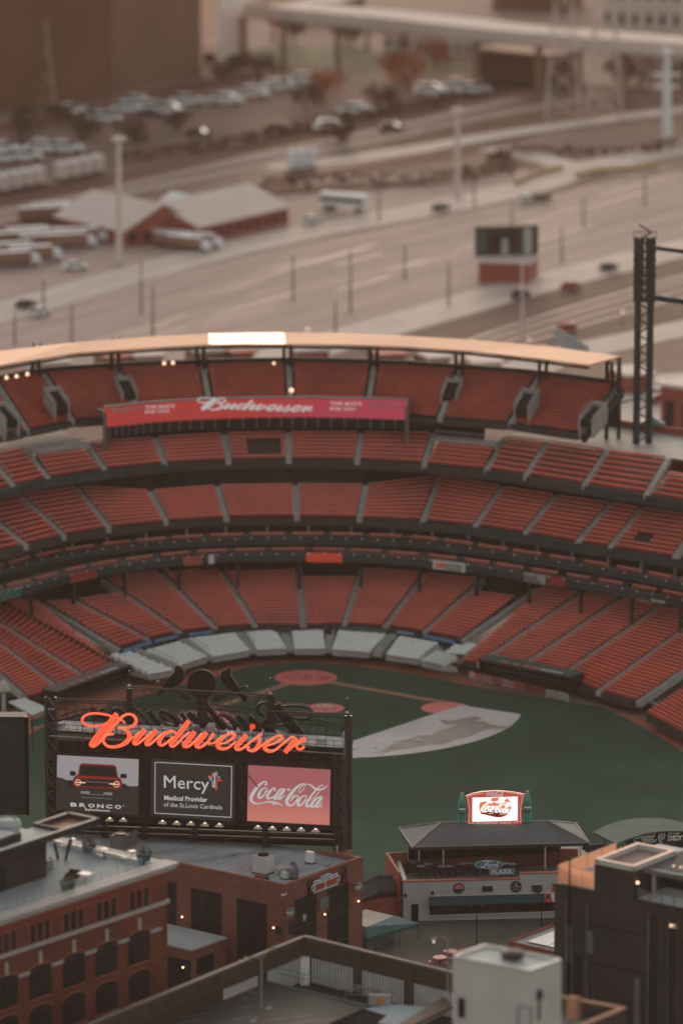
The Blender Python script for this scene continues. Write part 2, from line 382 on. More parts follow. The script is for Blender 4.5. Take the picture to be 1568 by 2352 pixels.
# ================================================================== SEATING
def seats_row(mb, A, B, z, u, n, cups=True):
    L = (B-A).length; k = max(1, int(L/.5)); st = L/k
    for i in range(k):
        c = A+u*(st*(i+.5)); c = V((c.x, c.y, z)); w2 = st*.44
        a = c-u*w2; b = c+u*w2
        # back rest (leans back slightly) and seat pan
        f0, f1 = V((0, 0, .52)), V((0, 0, .82))+n*.06; t = n*.05
        mb.k = 0
        mb.q(a+f0, b+f0, b+f1, a+f1); mb.q(a+f1, b+f1, b+f1+t, a+f1+t); mb.q(b+f0, b+f0+t, b+f1+t, b+f1); mb.q(a+f0+t, a+f0, a+f1, a+f1+t)
        mb.q(b+f0+t, a+f0+t, a+f1+t, b+f1+t)
        p = V((0, 0, .42)); q = V((0, 0, .45))-n*.30; d = V((0, 0, -.06))
        mb.q(a+q, b+q, b+p, a+p); mb.q(a+q+d, b+q+d, b+q, a+q)
        if cups:
            mb.k = 1; s_ = .085; e = V((0, 0, .69))+n*.03
            mb.q(c-u*s_+e, c+u*s_+e, c+u*s_+e+V((0, 0, .13)), c-u*s_+e+V((0, 0, .13)))
NSEAT = 0
def section(FL, FR, BL, BR, zf, zb, rows, label, group, smat='seat_red', gap=.5, cups=True, skip=None, hole=None):
    A0, A1, B0, B1 = az(*FL, zf), az(*FR, zf), az(*BL, zb), az(*BR, zb)
    # leave half an aisle on both sides
    def row(t):
        a, b = lerp(A0, B0, t), lerp(A1, B1, t); u = (b-a).normalized(); return a+u*gap, b-u*gap
    root = thing('seat_section', label, 'seating', lerp(A0, A1, .5), group)
    tr = MB()
    for j in range(rows):
        t0, t1 = j/rows, (j+1)/rows; z = zf+(zb-zf)*j/rows; z1 = zf+(zb-zf)*(j+1)/rows
        a, b = row(t0); c, d = row(t1)
        P = lambda p, z: V((p.x, p.y, z))
        tr.q(P(a, z), P(b, z), P(d, z), P(c, z)); tr.q(P(c, z), P(d, z), P(d, z1), P(c, z1))
    a, b = row(0); tr.q(P(a, zf-1.0), P(b, zf-1.0), P(b, zf), P(a, zf))
    for s_ in (0, 1):           # closing cheeks along the aisles
        for j in range(rows):
            t0, t1 = j/rows, (j+1)/rows; z = zf+(zb-zf)*j/rows
            p, q = row(t0)[s_], row(t1)[s_]; tr.q(P(p, z-.6), P(q, z-.6), P(q, z), P(p, z))
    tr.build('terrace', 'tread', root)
    for j in range(rows):
        z = zf+(zb-zf)*j/rows; a, b = row((j+.62)/rows); u = (b-a); u.z = 0; u.normalize()
        n = V((-u.y, u.x, 0)); m = MB()
        if hole and hole[0] <= j <= hole[1]:
            L = b-a; seats_row(m, a, a+L*hole[2], z, u, n, cups); seats_row(m, a+L*hole[3], b, z, u, n, cups)
        elif skip and j in skip: continue
        else: seats_row(m, a, b, z, u, n, cups)
        m.build('seat_row', [smat, 'cup'], root)
    return root
def stairs(top, bot, zf, zb, rows, label, group, width=.85, rails=True):
    A, B = az(*bot, zf), az(*top, zb); d = B-A; d.z = 0; d.normalize(); u = V((d.y, -d.x, 0)); m = MB(); N = rows*2
    u_ = u*width/2
    for j in range(N):
        p, q = lerp(A, B, j/N), lerp(A, B, (j+1)/N); z = zf+(zb-zf)*j/N+.16
        P = lambda p, z: V((p.x, p.y, z))
        m.prism([P(p-u_, z-.7), P(p+u_, z-.7), P(q+u_, z-.7), P(q-u_, z-.7)], (0, 0, .7+(zb-zf)/N))
    root = thing('aisle_stairs', label, 'stairs', A, group); m.build('steps', 'step_concrete', root)
    if rails:
        K = max(1, rows//4)
        for k in range(K):
            t0, t1 = (k+.15)/K, (k+.8)/K; r = MB()
            p = lerp(A, B, t0)+V((0, 0, (zb-zf)*t0+.1-0)) ; q = lerp(A, B, t1)
            p = V((p.x, p.y, zf+(zb-zf)*t0)); q = V((q.x, q.y, zf+(zb-zf)*t1)); p, q = p+u*.5, q+u*.5
            h = V((0, 0, 1.0)); r.tube(p, p+h, .035, n=5); r.tube(q, q+h, .035, n=5); r.tube(p+h, q+h, .045, n=5); r.tube(p+h*.5, q+h*.5, .03, n=5); r.build('handrail', 'rail_metal', root)
    return root
def tier(name, aisles, zf, zb, rows, grp, smat='seat_red', gap=.52, ends=None, over={}, rails=True, nostair=(), cups=True, zff=None):
    """aisles: list of (top, bottom) picture lines from left to right"""
    N = len(aisles)
    for i in range(N):
        if i not in nostair:
            stairs(aisles[i][0], aisles[i][1], (zff(i) if zff else zf), zb if not callable(zb) else zb(i), rows, f'{ordn(i)} grey stair aisle from the left in the {name}', f'stair aisles of the {name}', rails=rails)
    for i in range(N-1):
        o = over.get(i, {})
        if o is None: continue
        (tl, bl), (tr_, br) = aisles[i], aisles[i+1]
        tl, bl, tr_, br = o.get('tl', tl), o.get('bl', bl), o.get('tr', tr_), o.get('br', br)
        section(bl, br, tl, tr_, o.get('zf', zf), o.get('zb', zb), o.get('rows', rows), f'{ordn(i)} block of red seats from the left in the {name}', grp, smat, gap, cups, hole=o.get('hole'))
GL = 'red seat blocks of the lower bowl'
ZB = 8.6
def low(i_lab, FL, FR, BL, BR, zf, zb, rows, hole=None, smat='seat_red'):
    section(FL, FR, BL, BR, zf, zb, rows, i_lab, GL, smat, hole=hole)
# left field line side, seen from the left frame edge, up to the third base side; blocks between neighbouring aisles
LA = [((-85,1475),(60,1607)), ((-60,1440),(140,1588)), ((-40,1412),(208,1567)), ((-10,1380),(280,1540)), ((95,1389),(272,1494)), ((172,1384),(340,1472)), ((232,1332),(413,1456)), ((366,1317),(494,1446)), ((499,1300),(586,1441)), ((681,1293),(697,1442)), ((833,1304),(791,1438)), ((981,1315),(884,1443)), ((1114,1330),(974,1456)), ((1236,1354),(1062,1474)), ((1338,1366),(1099,1528)), ((1426,1379),(1192,1539)), ((1519,1394),(1289,1557)), ((1625,1410),(1374,1592)), ((1720,1440),(1466,1616))]
lowrows = {0:24,1:24,2:24,3:24,4:15,5:15,6:20,7:20,8:20,9:15,10:20,11:20,12:15,13:26,14:26,15:26,16:27,17:28}
def zfr(i):                     # front height where aisle i ends
    return 1.9 if i <= 3 or i >= 14 else 3.9
side = lambda i: 'left side' if i < 4 else 'home plate curve' if i < 13 else 'third base side'
for i in range(len(LA)-1):
    (tl, bl), (tr_, br) = LA[i], LA[i+1]
    zf = 3.9 if 4 <= i <= 12 else 1.9; zb = ZB; rows = lowrows[i]; hole = None
    if i == 3: br = (283, 1538); tr_ = (95, 1389)
    if i == 9: tl, tr_, zb = (684, 1331), (826, 1331), 7.4
    if i == 12: tl, tr_, zb = (1080, 1362), (1190, 1377), 7.4
    if i == 13: bl = (1050, 1523); br = (1099, 1528)
    if i == 4: zb = 7.3
    if i == 5: tr_ = (281, 1366); zb = 7.3
    low(f'{ordn(i)} red seat block from the left in the lower bowl, {side(i)}', bl, br, tl, tr_, zf, zb, rows, hole)
for i, (t, b) in enumerate(LA):
    if i in (3,): continue
    stairs(t, b, 1.9 if i < 4 or i > 13 else 3.9, 7.3 if i in (4, 5) else ZB, 16 if i in (4, 5) else 20, f'{ordn(i) if i < 18 else "last"} stair aisle from the left in the lower bowl', 'stair aisles of the lower bowl')
# rotated corner block at the right edge
section((1480,1640), (1600,1705), (1600,1560), (1760,1650), 1.9, 5.5, 14, 'small angled block of red seats in the left field corner at the right edge', GL)
# upper tiers
CA = [((-130,1150),(-40,1278)), ((-60,1160),(60,1256)), ((45,1141),(147,1233)), ((175,1121),(250,1216)), ((345,1131),(382,1200)), ((498,1119),(520,1191)), ((678,1116),(682,1189)), ((839,1117),(825,1192)), ((1011,1095),(971,1200)), ((1154,1121),(1091,1212)), ((1276,1141),(1206,1228)), ((1404,1159),(1326,1249)), ((1474,1171),(1401,1260)), ((1612,1188),(1548,1284))]
tier('club tier', CA, 17.9, 21.6, 10, 'red seat blocks of the club tier', over={4:dict(tl=(345,1131)), 8:dict(rows=11), 12:dict(hole=(2, 3, .22, .5)), 7:dict(tr=(1008,1096))})
TA = [((-60,1040),(-25,1135)), ((-30,1045),(30,1119)), ((55,1031),(110,1101)), ((197,1018),(240,1081)), ((355,1008),(378,1067)), ((512,998),(525,1060)), ((661,996),(663,1057)), ((829,996),(820,1060)), ((996,996),(974,1068)), ((1161,1003),(1117,1082)), ((1259,1015),(1207,1096)), ((1397,1035),(1342,1117)), ((1536,1052),(1484,1140)), ((1680,1075),(1630,1163))]
tier('loge tier under the upper deck', TA, 25.4, 27.9, 7, 'red seat blocks of the loge tier', over={2:dict(tl=(75,1042), tr=(196,1027), rows=6), 8:dict(tl=(999,1011), tr=(1143,1025), rows=6), 5:dict(hole=(1, 4, .32, .92)), 12:dict(tl=(1529,1084), tr=(1640,1100), rows=5)})
UA = [((-90,905),(10,1002)), ((-10,880),(62,990)), ((100,861),(166,968)), ((268,849),(322,955)), ((465,841),(485,948)), ((663,837),(668,945)), ((859,841),(843,948)), ((1054,852),(1010,962)), ((1239,867),(1172,974)), ((1420,890),(1336,998))]
tier('upper deck beneath the canopy', UA, 31.2, 36.4, 14, 'red seat blocks of the upper deck', smat='seat_red_dark', rails=False, gap=.8, cups=False)
# vomitories of the upper deck (portal boxes in the aisles)
vp = []
for i, (x, y) in enumerate([(28,975),(143,940),(298,915),(476,898),(666,893),(852,896),(1030,920),(1197,945),(1345,975)]):
    p = az(x, y, 33.3); q = az(x, y+30, 32.0); d = V((p.x-HOME.x*.8, p.y-740, 0)).normalized(); u = V((d.y, -d.x, 0))
    t = thing('stair_portal', f'{ordn(i)} grey stair opening from the left in the upper deck', 'stair portal', (p.x, p.y, 31), 'stair portals in the upper deck')
    m = MB()
    for s_ in (-1, 1): m.prism([p+u*s_*1.0-V((0,0,2)), p+u*s_*1.3-V((0,0,2)), p+u*s_*1.3+d*3.8-V((0,0,.3)), p+u*s_*1.0+d*3.8-V((0,0,.3))], (0, 0, 3.0))
    m.bx(p-u*1.3+d*3.8-V((0, 0, .3)), u*2.6, d*.3, V((0, 0, 3.1))); m.build('portal_wall', 'concrete', t)
    f = MB(); f.prism([p-u*.98-V((0,0,.5)), p+u*.98-V((0,0,.5)), p+u*.98+d*3.8+V((0, 0, 1.2)), p-u*.98+d*3.8+V((0, 0, 1.2))], (0, 0, .9)); f.build('portal_floor', 'interior', t)
    r = MB()
    for s_ in (-1, 1):
        r.tube(p+u*s_*1.3+V((0, 0, 1.5)), p+u*s_*1.3+d*3.8+V((0, 0, 3.2)), .05)
        for k in range(4): r.tube(p+u*s_*1.3+d*1.26*k+V((0, 0, .6+.56*k)), p+u*s_*1.3+d*1.26*k+V((0, 0, 1.5+.56*k)), .04)
    r.build('guard_rail', 'rail_metal', t)
# ================================================================== STADIUM STRUCTURE (rings)
bowl = thing('stadium_bowl', 'dark green and concrete stadium structure of stacked rings carrying the red seat tiers', 'stadium', (0, 820, 0))
def ring(px, z, k=4): return curve_at([(a, b, 0) for a, b in px] if False else px, z, k)
def curve_at(px, z, k=5): return crom([az(x, y, z) for x, y in px], k)
F1 = curve_at([(-80,1400),(20,1366),(65,1356),(200,1321),(330,1300),(465,1286),(600,1282),(745,1281),(880,1287),(1028,1300),(1220,1328),(1360,1350),(1497,1374),(1640,1402)], 12.2, 4)
F2 = curve_at([(-80,1340),(0,1316),(130,1283),(270,1262),(400,1250),(540,1243),(690,1241),(830,1243),(984,1252),(1180,1280),(1384,1312),(1568,1347),(1660,1366)], 14.6, 4)
F3 = curve_at([(-80,1302),(0,1278),(60,1262),(150,1239),(250,1224),(385,1207),(522,1199),(680,1197),(824,1200),(969,1209),(1084,1221),(1199,1238),(1324,1259),(1394,1269),(1554,1295),(1660,1315)], 17.3, 4)
F4 = curve_at([(-80,1170),(0,1137),(115,1109),(245,1089),(385,1074),(530,1067),(665,1064),(814,1067),(974,1075),(1119,1090),(1204,1103),(1344,1125),(1484,1148),(1660,1178)], 24.9, 4)
F5 = curve_at([(-60,1022),(45,1000),(165,974),(325,960),(485,954),(668,951),(843,953),(1010,966),(1172,980),(1336,1003)], 30.8, 4)
def part(name, m, mb): return mb.build(name, m, bowl)
fb = MB(); band(fb, F1, 11.65, 12.75); part('lower_fascia', 'steel_green', fb)
fb = MB(); band(fb, F2, 14.0, 14.9); part('middle_fascia', 'steel_green', fb)
fb = MB(); band(fb, F3, 16.6, 17.95); part('club_fascia', 'steel_green', fb)
fb = MB(); band(fb, F4, 24.1, 25.45); part('loge_fascia', 'steel_green', fb)
fb = MB(); band(fb, F5, 30.3, 31.25); part('upper_fascia', 'steel_dark', fb)
# floors and dark backs of the suite levels
for P, z, d in ((F1, 12.7, 9), (F2, 14.85, 7.5), (F4, 25.3, 9)):
    m = MB(); slab(m, P, .31, d, z); part('floor_slab', 'concrete_dark', m)
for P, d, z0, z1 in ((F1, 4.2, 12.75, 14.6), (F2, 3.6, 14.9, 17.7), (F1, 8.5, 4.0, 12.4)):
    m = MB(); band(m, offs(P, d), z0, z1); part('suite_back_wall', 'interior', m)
# back walls of tiers
CB = curve_at([(-130,1146),(-60,1156),(45,1137),(175,1117),(345,1112),(498,1112),(678,1110),(839,1110),(1011,1090),(1154,1117),(1276,1137),(1404,1155),(1474,1167),(1640,1186)], 21.8, 3)
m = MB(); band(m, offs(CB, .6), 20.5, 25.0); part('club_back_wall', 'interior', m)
TB = curve_at([(-60,1036),(55,1027),(197,1014),(355,1005),(512,995),(661,993),(829,993),(996,993),(1161,1000),(1259,1012),(1397,1032),(1536,1049),(1680,1070)], 28.1, 3)
UB = curve_at([(-90,900),(-10,878),(100,858),(268,846),(465,838),(663,834),(859,838),(1054,849),(1239,864),(1420,887)], 36.6, 4)
TBm = [p for p in TB if az(1150, 1003, 28).x > p.x > az(200, 1014, 28).x]
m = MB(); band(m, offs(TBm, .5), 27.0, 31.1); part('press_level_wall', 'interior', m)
m = MB(); band(m, offs(UB, .5), 30.0, 37.4); part('upper_back_wall', 'steel_dark', m)
m = MB(); slab(m, UB, .5, 5, 34.0); part('rear_walkway', 'concrete_dark', m)
# press box windows: panes between mullions below the banner
Pw = offs(F5, .0)
BNp = [(240,957),(300,951),(370,944),(465,939),(590,935),(700,934),(820,936),(934,940)]
BN0 = curve_at(BNp, 32.8, 4)
m = MB(); band(m, offs(BN0, .6), 29.6, 31.1, .2); part('press_window_band', 'black_gloss', m)
mm = MB(); Q = resample(offs(BN0, .52), 2.6)
for p in Q[::1]: mm.box(p.x-.09, p.x+.09, p.y-.1, p.y+.05, 29.5, 31.1)
part('window_mullion', 'steel_grey', mm)
for e in (0, -1):
    p = BN0[e]; m = MB(); m.box(p.x-.3, p.x+.3, p.y, p.y+6.5, 27.6, 33.4); part('press_box_end_wall', 'concrete_dark', m)
m = MB(); slab(m, offs(BN0, .6), 0, 3, 33.4, .3); part('press_box_roof', 'steel_dark', m)
# concourse deck behind the loge tier
RB = [p for p in TB if p.x > az(1150, 1003, 28).x]; LB = [p for p in TB if p.x < az(200, 1014, 28).x]
for nm, P, dd in (('roof_deck', RB, 16), ('roof_deck', LB, 11)):
    m = MB(); slab(m, P, .3, dd, 27.9); part(nm, 'concrete_pale', m)
m = MB(); band(m, offs(RB, 16), 4, 29.0); part('deck_parapet', 'brick_wall', m)
# loge platform rails with grey standing areas
for a, b in (((75,1035),(196,1020)), ((999,1003),(1143,1017))):
    m = MB(); p, q = az(*a, 28.3), az(*b, 28.3); d = (q-p).normalized(); n = V((-d.y, d.x, 0))
    m.prism([p-n*1.2-V((0,0,.4)), q-n*1.2-V((0,0,.4)), q+n*1.5-V((0,0,.4)), p+n*1.5-V((0,0,.4))], (0, 0, .4)); part('standing_platform', 'concrete', m)
    r = MB(); K = 14
    for k in range(K+1): r.tube(lerp(p, q, k/K), lerp(p, q, k/K)+V((0, 0, 1.0)), .05, n=4)
    r.tube(p+V((0, 0, 1)), q+V((0, 0, 1)), .06, n=4); part('platform_rail', 'rail_metal', r)
# columns
def columns(name, P, step, z0, z1, w, m, d=.0, x0=-1e9, x1=1e9):
    mb = MB(); Q = resample(offs(P, d), .5); acc = 0; last = Q[0]; out = []
    for a, b in zip(Q[:-1], Q[1:]):
        acc += (b-a).length
        if acc >= step:
            acc = 0
            if x0 < b.x < x1: out.append((b, (b-a).normalized()))
    for p, u in out:
        n = V((-u.y, u.x, 0)); c = MB(); c.bx(V((p.x, p.y, z0))-u*w/2, u*w, n*w, V((0, 0, z1-z0))); part(name, m, c)
columns('suite_column', F1, 6.0, 12.75, 14.0, .32, 'steel_dark', 1.6)
columns('suite_column', F2, 6.0, 14.9, 16.6, .32, 'steel_grey', 1.2)
columns('lower_column', F1, 9.0, 3, 11.7, .45, 'steel_dark', 2.2)
# suite balcony seats: short red rows between the columns
def suite_rows(P, z, d, name, lab):
    Q = resample(offs(P, d), .5); L = 0; seg = []; k = 0; out = []
    for a, b in zip(Q[:-1], Q[1:]):
        L += (b-a).length; seg.append(a)
        if L > 4.6:
            out.append((seg[0], a)); seg = []; L = -1.1
        if L < 0: seg = []
    root = thing(name, lab, 'seating', V((out[len(out)//2][0].x, out[len(out)//2][0].y, z)), 'suite balcony seat rows')
    for p, q in out:
        u = (q-p).normalized(); n = V((-u.y, u.x, 0))
        for r in range(1):
            m = MB(); seats_row(m, p+n*.9*r, q+n*.9*r, z+.28*r-.05, u, n); m.build('seat_row', ['seat_red_dark', 'cup'], root)
            
suite_rows(F1, 12.78, .9, 'balcony_seats', 'short red seat rows on the lowest suite balcony just above the sign fascia')
suite_rows(F2, 14.93, .7, 'balcony_seats', 'short red seat rows on the second suite balcony under the club tier')
# fascia lamps (small bright dots on the suite rails)
m = MB()
for P, z in ((F2, 14.98), (F1, 12.85)):
    for p in resample(P, 3.4)[1::1]: m.ball(p+V((0, -.1, z-p.z)), .13, 5)
part('rail_lamp', 'cup', m)
# ad panels on the club back wall and the lower fascia
def panel_on(P, x0, x1, z0, z1, m, name='ad_panel', out=.06, label=None):
    Q = resample(offs(P, -out), .4); Q = [p for p in Q if x0 <= p.x <= x1]
    if len(Q) < 2: return None
    mb = MB(); band(mb, Q, z0, z1, out*.6); o = part(name, m, mb)
    if label: o['label'] = label
    return Q
def X(px, py, z): return az(px, py, z).x
MM('ad_white', (.5,.5,.5), .5, var=.1); MM('ad_orange', (.5,.17,.05), .5, var=.1); MM('ad_red', (.5,.05,.03), .5, var=.1, emit=(.6,.06,.03), es=.12); MM('ad_teal', (.03,.14,.12), .5, var=.1); MM('ad_dark', (.03,.035,.04), .4, var=.1); MM('ad_blue', (.12,.25,.42), .5, var=.15)
for a, b, mt in ((384,400,'ad_white'),(404,498,'concrete'),(500,578,'ad_white'),(602,668,'ad_white'),(669,736,'ad_orange'),(738,800,'ad_teal')):
    x0, x1 = X(a,1097,23.2), X(b,1097,23.2); m = MB(); y = min(p.y for p in CB)+5.2
    p, q = ay(a, 1101, 826), ay(b, 1099, 826); m.bx(p-V((0,0,.55)), q-p, (0,.1,0), (0,0,1.1)); part('ad_panel', mt, m)
for a, b, mt, lb in ((418,470,'pad_red',None),(472,498,'ad_white',None),(701,790,'ad_red','red ad panel'),(988,1071,'white_paint','white sign panel'),(1197,1246,'concrete_pale',None),(1465,1530,'ad_dark','dark bank sign panel'),(168,232,'tarp_wet',None),(5,70,'ad_teal',None),(1246,1290,'tarp_wet',None)):
    panel_on(F1, X(a,1290,12.2), X(b,1290,12.2), 11.5, 12.95, mt, label=lb)
# lettering on the fascia panels
def letter(s, x, y, Y_, h, w_, m, name, slope=0.0, parent=bowl, bold=.0, yaw=0.0, italic=0, Zbase=None):
    p = ay(x, y, Y_); mb = MB(); ux = V((cos(yaw), sin(yaw), 0))
    text_mesh(mb, s, p, ux, V((0, 0, 1)), h, width=w_, depth=.06, bold=bold, italic=italic); return mb.build(name, m, parent)
def Yat(P, x): 
    return min(P, key=lambda p: abs(p.x-x)).y
def yawat(P, x):
    i = min(range(1, len(P)-1), key=lambda i: abs(P[i].x-x)); d = P[i+1]-P[i-1]; return math.atan2(d.y, d.x)
for s, x, y, w_, h, mt in (('World Wide', 1021, 1300, 38, .42, 'ad_dark'), ('Technology', 1021, 1308, 38, .42, 'ad_dark'), ('MUELLER', 1200, 1326, 32, .42, 'ad_dark'), ('FURNITURE', 1199, 1334, 40, .40, 'ad_dark'), ('Busey', 1467, 1379, 28, .85, 'white_paint'), ('BANK', 1496, 1382, 31, .5, 'white_paint')):
    Pq = az(x, y, 12.2); Yc = Yat(F1, Pq.x)-.13; yw = yawat(F1, Pq.x); k = mpd(Yc)
    letter(s, x, y, Yc-.02, h, w_*k/cos(yw), mt, 'lettering', yaw=yw)
wv = MB(); Pq = az(1009, 1298, 12.2); Yc = Yat(F1, Pq.x)-.16; k = mpd(Yc); yw = yawat(F1, Pq.x)
for a, b, c, d in ((1000,1293,1005,1303),(1005,1303,1010,1293),(1010,1293,1019,1304),(1019,1293,1010,1304)):
    p, q = ay(a, b, Yc), ay(c, d, Yc-.02); wv.tube(p, q, .12, n=4)
wv.build('emblem', 'ad_red', bowl)
# long red LED banner in front of the upper deck
bn = thing('led_banner', 'long curved red to magenta LED banner with script lettering below the upper deck', 'banner', BN0[len(BN0)//2])
m = MB(); xm = az(740, 935, 32.8).x
_n = M['banner_red'].node_tree; _t = _n.nodes.new('ShaderNodeTexCoord'); _s = _n.nodes.new('ShaderNodeSeparateXYZ'); _r = _n.nodes.new('ShaderNodeValToRGB')
_n.links.new(_t.outputs['Generated'], _s.inputs[0]); _n.links.new(_s.outputs[0], _r.inputs[0])
for _k in ('Emission Color', 'Base Color'): _n.links.new(_r.outputs[0], _n.nodes['Principled BSDF'].inputs[_k])
_r.color_ramp.elements[0].position = .45; _r.color_ramp.elements[0].color = (.62, .06, .055, 1); _r.color_ramp.elements[1].position = .85; _r.color_ramp.elements[1].color = (.62, .07, .125, 1)
m = MB(); band(m, BN0, 31.15, 34.15, .3); m.build('led_panel', 'banner_red', bn)
m = MB(); band(m, offs(BN0, -.02), 34.15, 34.4, .4); m.build('top_edge', 'steel_grey', bn)
# outfield wall and track wall around home
WT = [p for p in WALL if True]
wallc = crom([az(x, y, 0) for x, y in wall_px], 2)
bw = thing('field_wall', 'low brick red wall with padded panels curving behind home plate', 'wall', V((0, 785, 0)))
homew = [p for p in wallc if az(330, 1550, 0).x < p.x < az(1050, 1540, 0).x]
gx0, gx1 = az(850, 1500, 0).x, az(877, 1503, 0).x
m = MB(); band(m, [p for p in offs(homew, .9) if p.x < gx0], 0, 1.95, .35); band(m, [p for p in offs(homew, .9) if p.x > gx1], 0, 1.95, .35); m.build('brick_parapet', 'brick_wall', bw)
m = MB(); band(m, [p for p in offs(homew, .85) if p.x < gx0], 1.95, 2.05, .5); band(m, [p for p in offs(homew, .85) if p.x > gx1], 1.95, 2.05, .5); m.build('coping', 'trim_pale', bw)
m = MB(); band(m, homew, .03, 1.0, .12); m.build('padding', 'pad_red', bw)
m = MB(); band(m, offs(homew, -.02), 1.0, 1.05, .1); m.build('padding_rail', 'infield_dirt', bw)
m = MB()
for p in resample(homew, 2.75)[1:-1]: m.tube(p+V((0, -.06, 0)), p+V((0, -.06, 1.05)), .05, n=4)
m.build('fence_post', 'steel_dark', bw)
m = MB(); text_mesh(m, 'BUSCH STADIUM', az(644, 1499.5, 1.3)+V((0, -.05, 0)), V((1, 0, 0)), V((0, 0, 1)), .3, width=37*mpd(790), depth=.05); m.build('lettering', 'trim_pale', bw)
for a, b, y in ((490,497,1516),(860,866,1501),(944,956,1513),(1004,1020,1533)):
    p = az(a, y, 1.2); q = az(b, y+1, 1.2); m = MB(); m.bx(p+V((0,-.12,-.35)), q-p, (0,.1,0), (0,0,.7)); m.build('wall_panel', 'ad_blue' if a > 1000 else 'ad_dark', bw)
rw = [p for p in wallc if p.x > az(1372, 1600, 0).x]; lw = [p for p in wallc if p.x < az(210, 1570, 0).x]
gw = thing('side_wall', 'dark green padded wall along the third base side and left field corner', 'wall', V((40, 770, 0)))
m = MB(); band(m, rw, 0, 1.75, .3); m.build('padding', 'steel_green', gw)
m = MB(); band(m, offs(rw, .05), 1.75, 1.85, .5); m.build('coping', 'concrete', gw)
gw = thing('side_wall', 'dark green padded wall along the first base side', 'wall', V((-45, 770, 0)))
m = MB(); band(m, lw, 0, 1.75, .3); m.build('padding', 'steel_green', gw)
# ground slab under the lower stand so that nothing shows through
m = MB(); base = offs(wallc, 1.2); far = offs(F1, 6)
slab(m, wallc, 1.0, 26, 1.5, .3); part('stand_base', 'concrete_dark', m)
# walkway between the covered rows and the red blocks + low front walls
FB = curve_at([(272,1496),(340,1474),(413,1458),(494,1448),(586,1443.5),(697,1443.5),(791,1440),(884,1445),(974,1458),(1062,1476)], 3.9, 4)
m = MB(); band(m, offs(FB, -.15), 2.6, 4.0, .15); part('aisle_wall', 'steel_dark', m)
m = MB()
for p in resample(offs(FB, -.25), 1.5): m.tube(V((p.x, p.y, 2.6)), V((p.x, p.y, 3.9)), .035, n=4)
part('aisle_rail', 'rail_metal', m)
for a, b in ((285,350),(355,410),(430,492)): panel_on(FB, X(a,1470,3.9), X(b,1470,3.9), 3.55, 3.95, 'ad_blue', 'blue_ribbon_sign', .35)
for a, b in ((905,952),(970,1043)): panel_on(FB, X(a,1460,3.9), X(b,1460,3.9), 3.55, 3.95, 'ad_blue', 'blue_ribbon_sign', .35)
panel_on(FB, X(772,1440,3.9), X(900,1445,3.9), 2.9, 3.98, 'roof_green', 'green_screen', .4)
m = MB(); p, q = az(628,1446,2.9), az(657,1446,2.9); m.bx(p-V((0,.6,.2)), q-p, (0,.2,0), (0,0,1.5)); part('camera_well', 'black', m)
m = MB(); p, q = az(744,1448,2.9), az(761,1450,2.9); m.bx(p-V((0,3.2,1.2)), q-p, (0,3,0), (0,0,1.9)); part('camera_well', 'black', m)
# white covers over the front rows
CV = [((250,1503),(288,1492),(400,1540),(343,1549)), ((333,1494),(410,1474),(476,1509),(411,1529)), ((430,1467),(538,1454),(572,1495),(488,1509)), ((564,1453),(632,1447),(657,1490),(590,1494)), ((669,1448),(742,1448),(746,1491),(676,1491)), ((777,1449),(888,1457),(846,1499),(763,1492)), ((918,1462),(1008,1477),(964,1515),(886,1504)), ((1005,1496),(1050,1509),(1016,1528),(967,1518)), ((1054,1474),(1098,1481),(1066,1504),(1022,1500))]
for i, (bl, br, fr, fl) in enumerate(CV):
    zf, zb = (2.1, 3.5); 
    if i == 8: zf, zb = 2.7, 3.6
    A0, A1, B0, B1 = az(*fl, zf), az(*fr, zf), az(*bl, zb), az(*br, zb)
    rows = 4 if i == 8 else 6
    root = thing('covered_seat_block', f'{ordn(i)} block of white covered front row seats from the left' if i < 8 else 'small raised block of white covered seats at the right end of the front rows', 'covered seats', lerp(A0, A1, .5), 'white covered front row seats')
    m = MB(); nx = 16; pr = []
    for j in range(rows):
        for (t, dz) in ((.0, .02), (.28, .20), (.45, .38), (.62, .42), (.80, .15), (.97, .0)):
            pr.append(((j+t)/rows, (zb-zf)/rows*j+dz))
    grid = []
    rnd = [[random.uniform(-.025, .025) for _ in range(nx+1)] for _ in pr]
    for r_, (t, z) in enumerate(pr):
        a, b = lerp(A0, B0, t), lerp(A1, B1, t); row = []
        for k in range(nx+1):
            p = lerp(a, b, k/nx); sag = .04*sin(k*2.3+i+r_*.35)+rnd[r_][k]
            row.append(V((p.x, p.y+rnd[r_][k], zf+z+sag)))
        grid.append(row)
    i0 = len(m.v); [m.v.append(tuple(p)) for row in grid for p in row]
    for r_ in range(len(grid)-1):
        for k in range(nx):
            a = i0+r_*(nx+1)+k; m.f.append((a, a+1, a+nx+2, a+nx+1)); m.mi.append(0)
    for k_ in (0, nx):          # hanging side hems
        for r_ in range(len(grid)-1):
            p, q = grid[r_][k_], grid[r_+1][k_]; m.q(p-V((0, 0, .5)), q-V((0, 0, .5)), q, p)
    m.build('cover_sheet', 'cover_white', root)
    b = MB(); b.prism([V((p.x, p.y, 1.2)) for p in (A0, A1, B1, B0)], (0, 0, .75)); b.build('terrace', 'concrete', root)
for k, (a, b) in enumerate(zip(CV[:7], CV[1:8])):
    t = ((a[1][0]+b[0][0])/2, (a[1][1]+b[0][1])/2); u = ((a[2][0]+b[3][0])/2, (a[2][1]+b[3][1])/2)
    stairs(t, u, 2.0, 3.3, 6, f'{ordn(k)} short stair from the left between the white covered front rows', 'short stairs in the front rows', 1.3, rails=True)
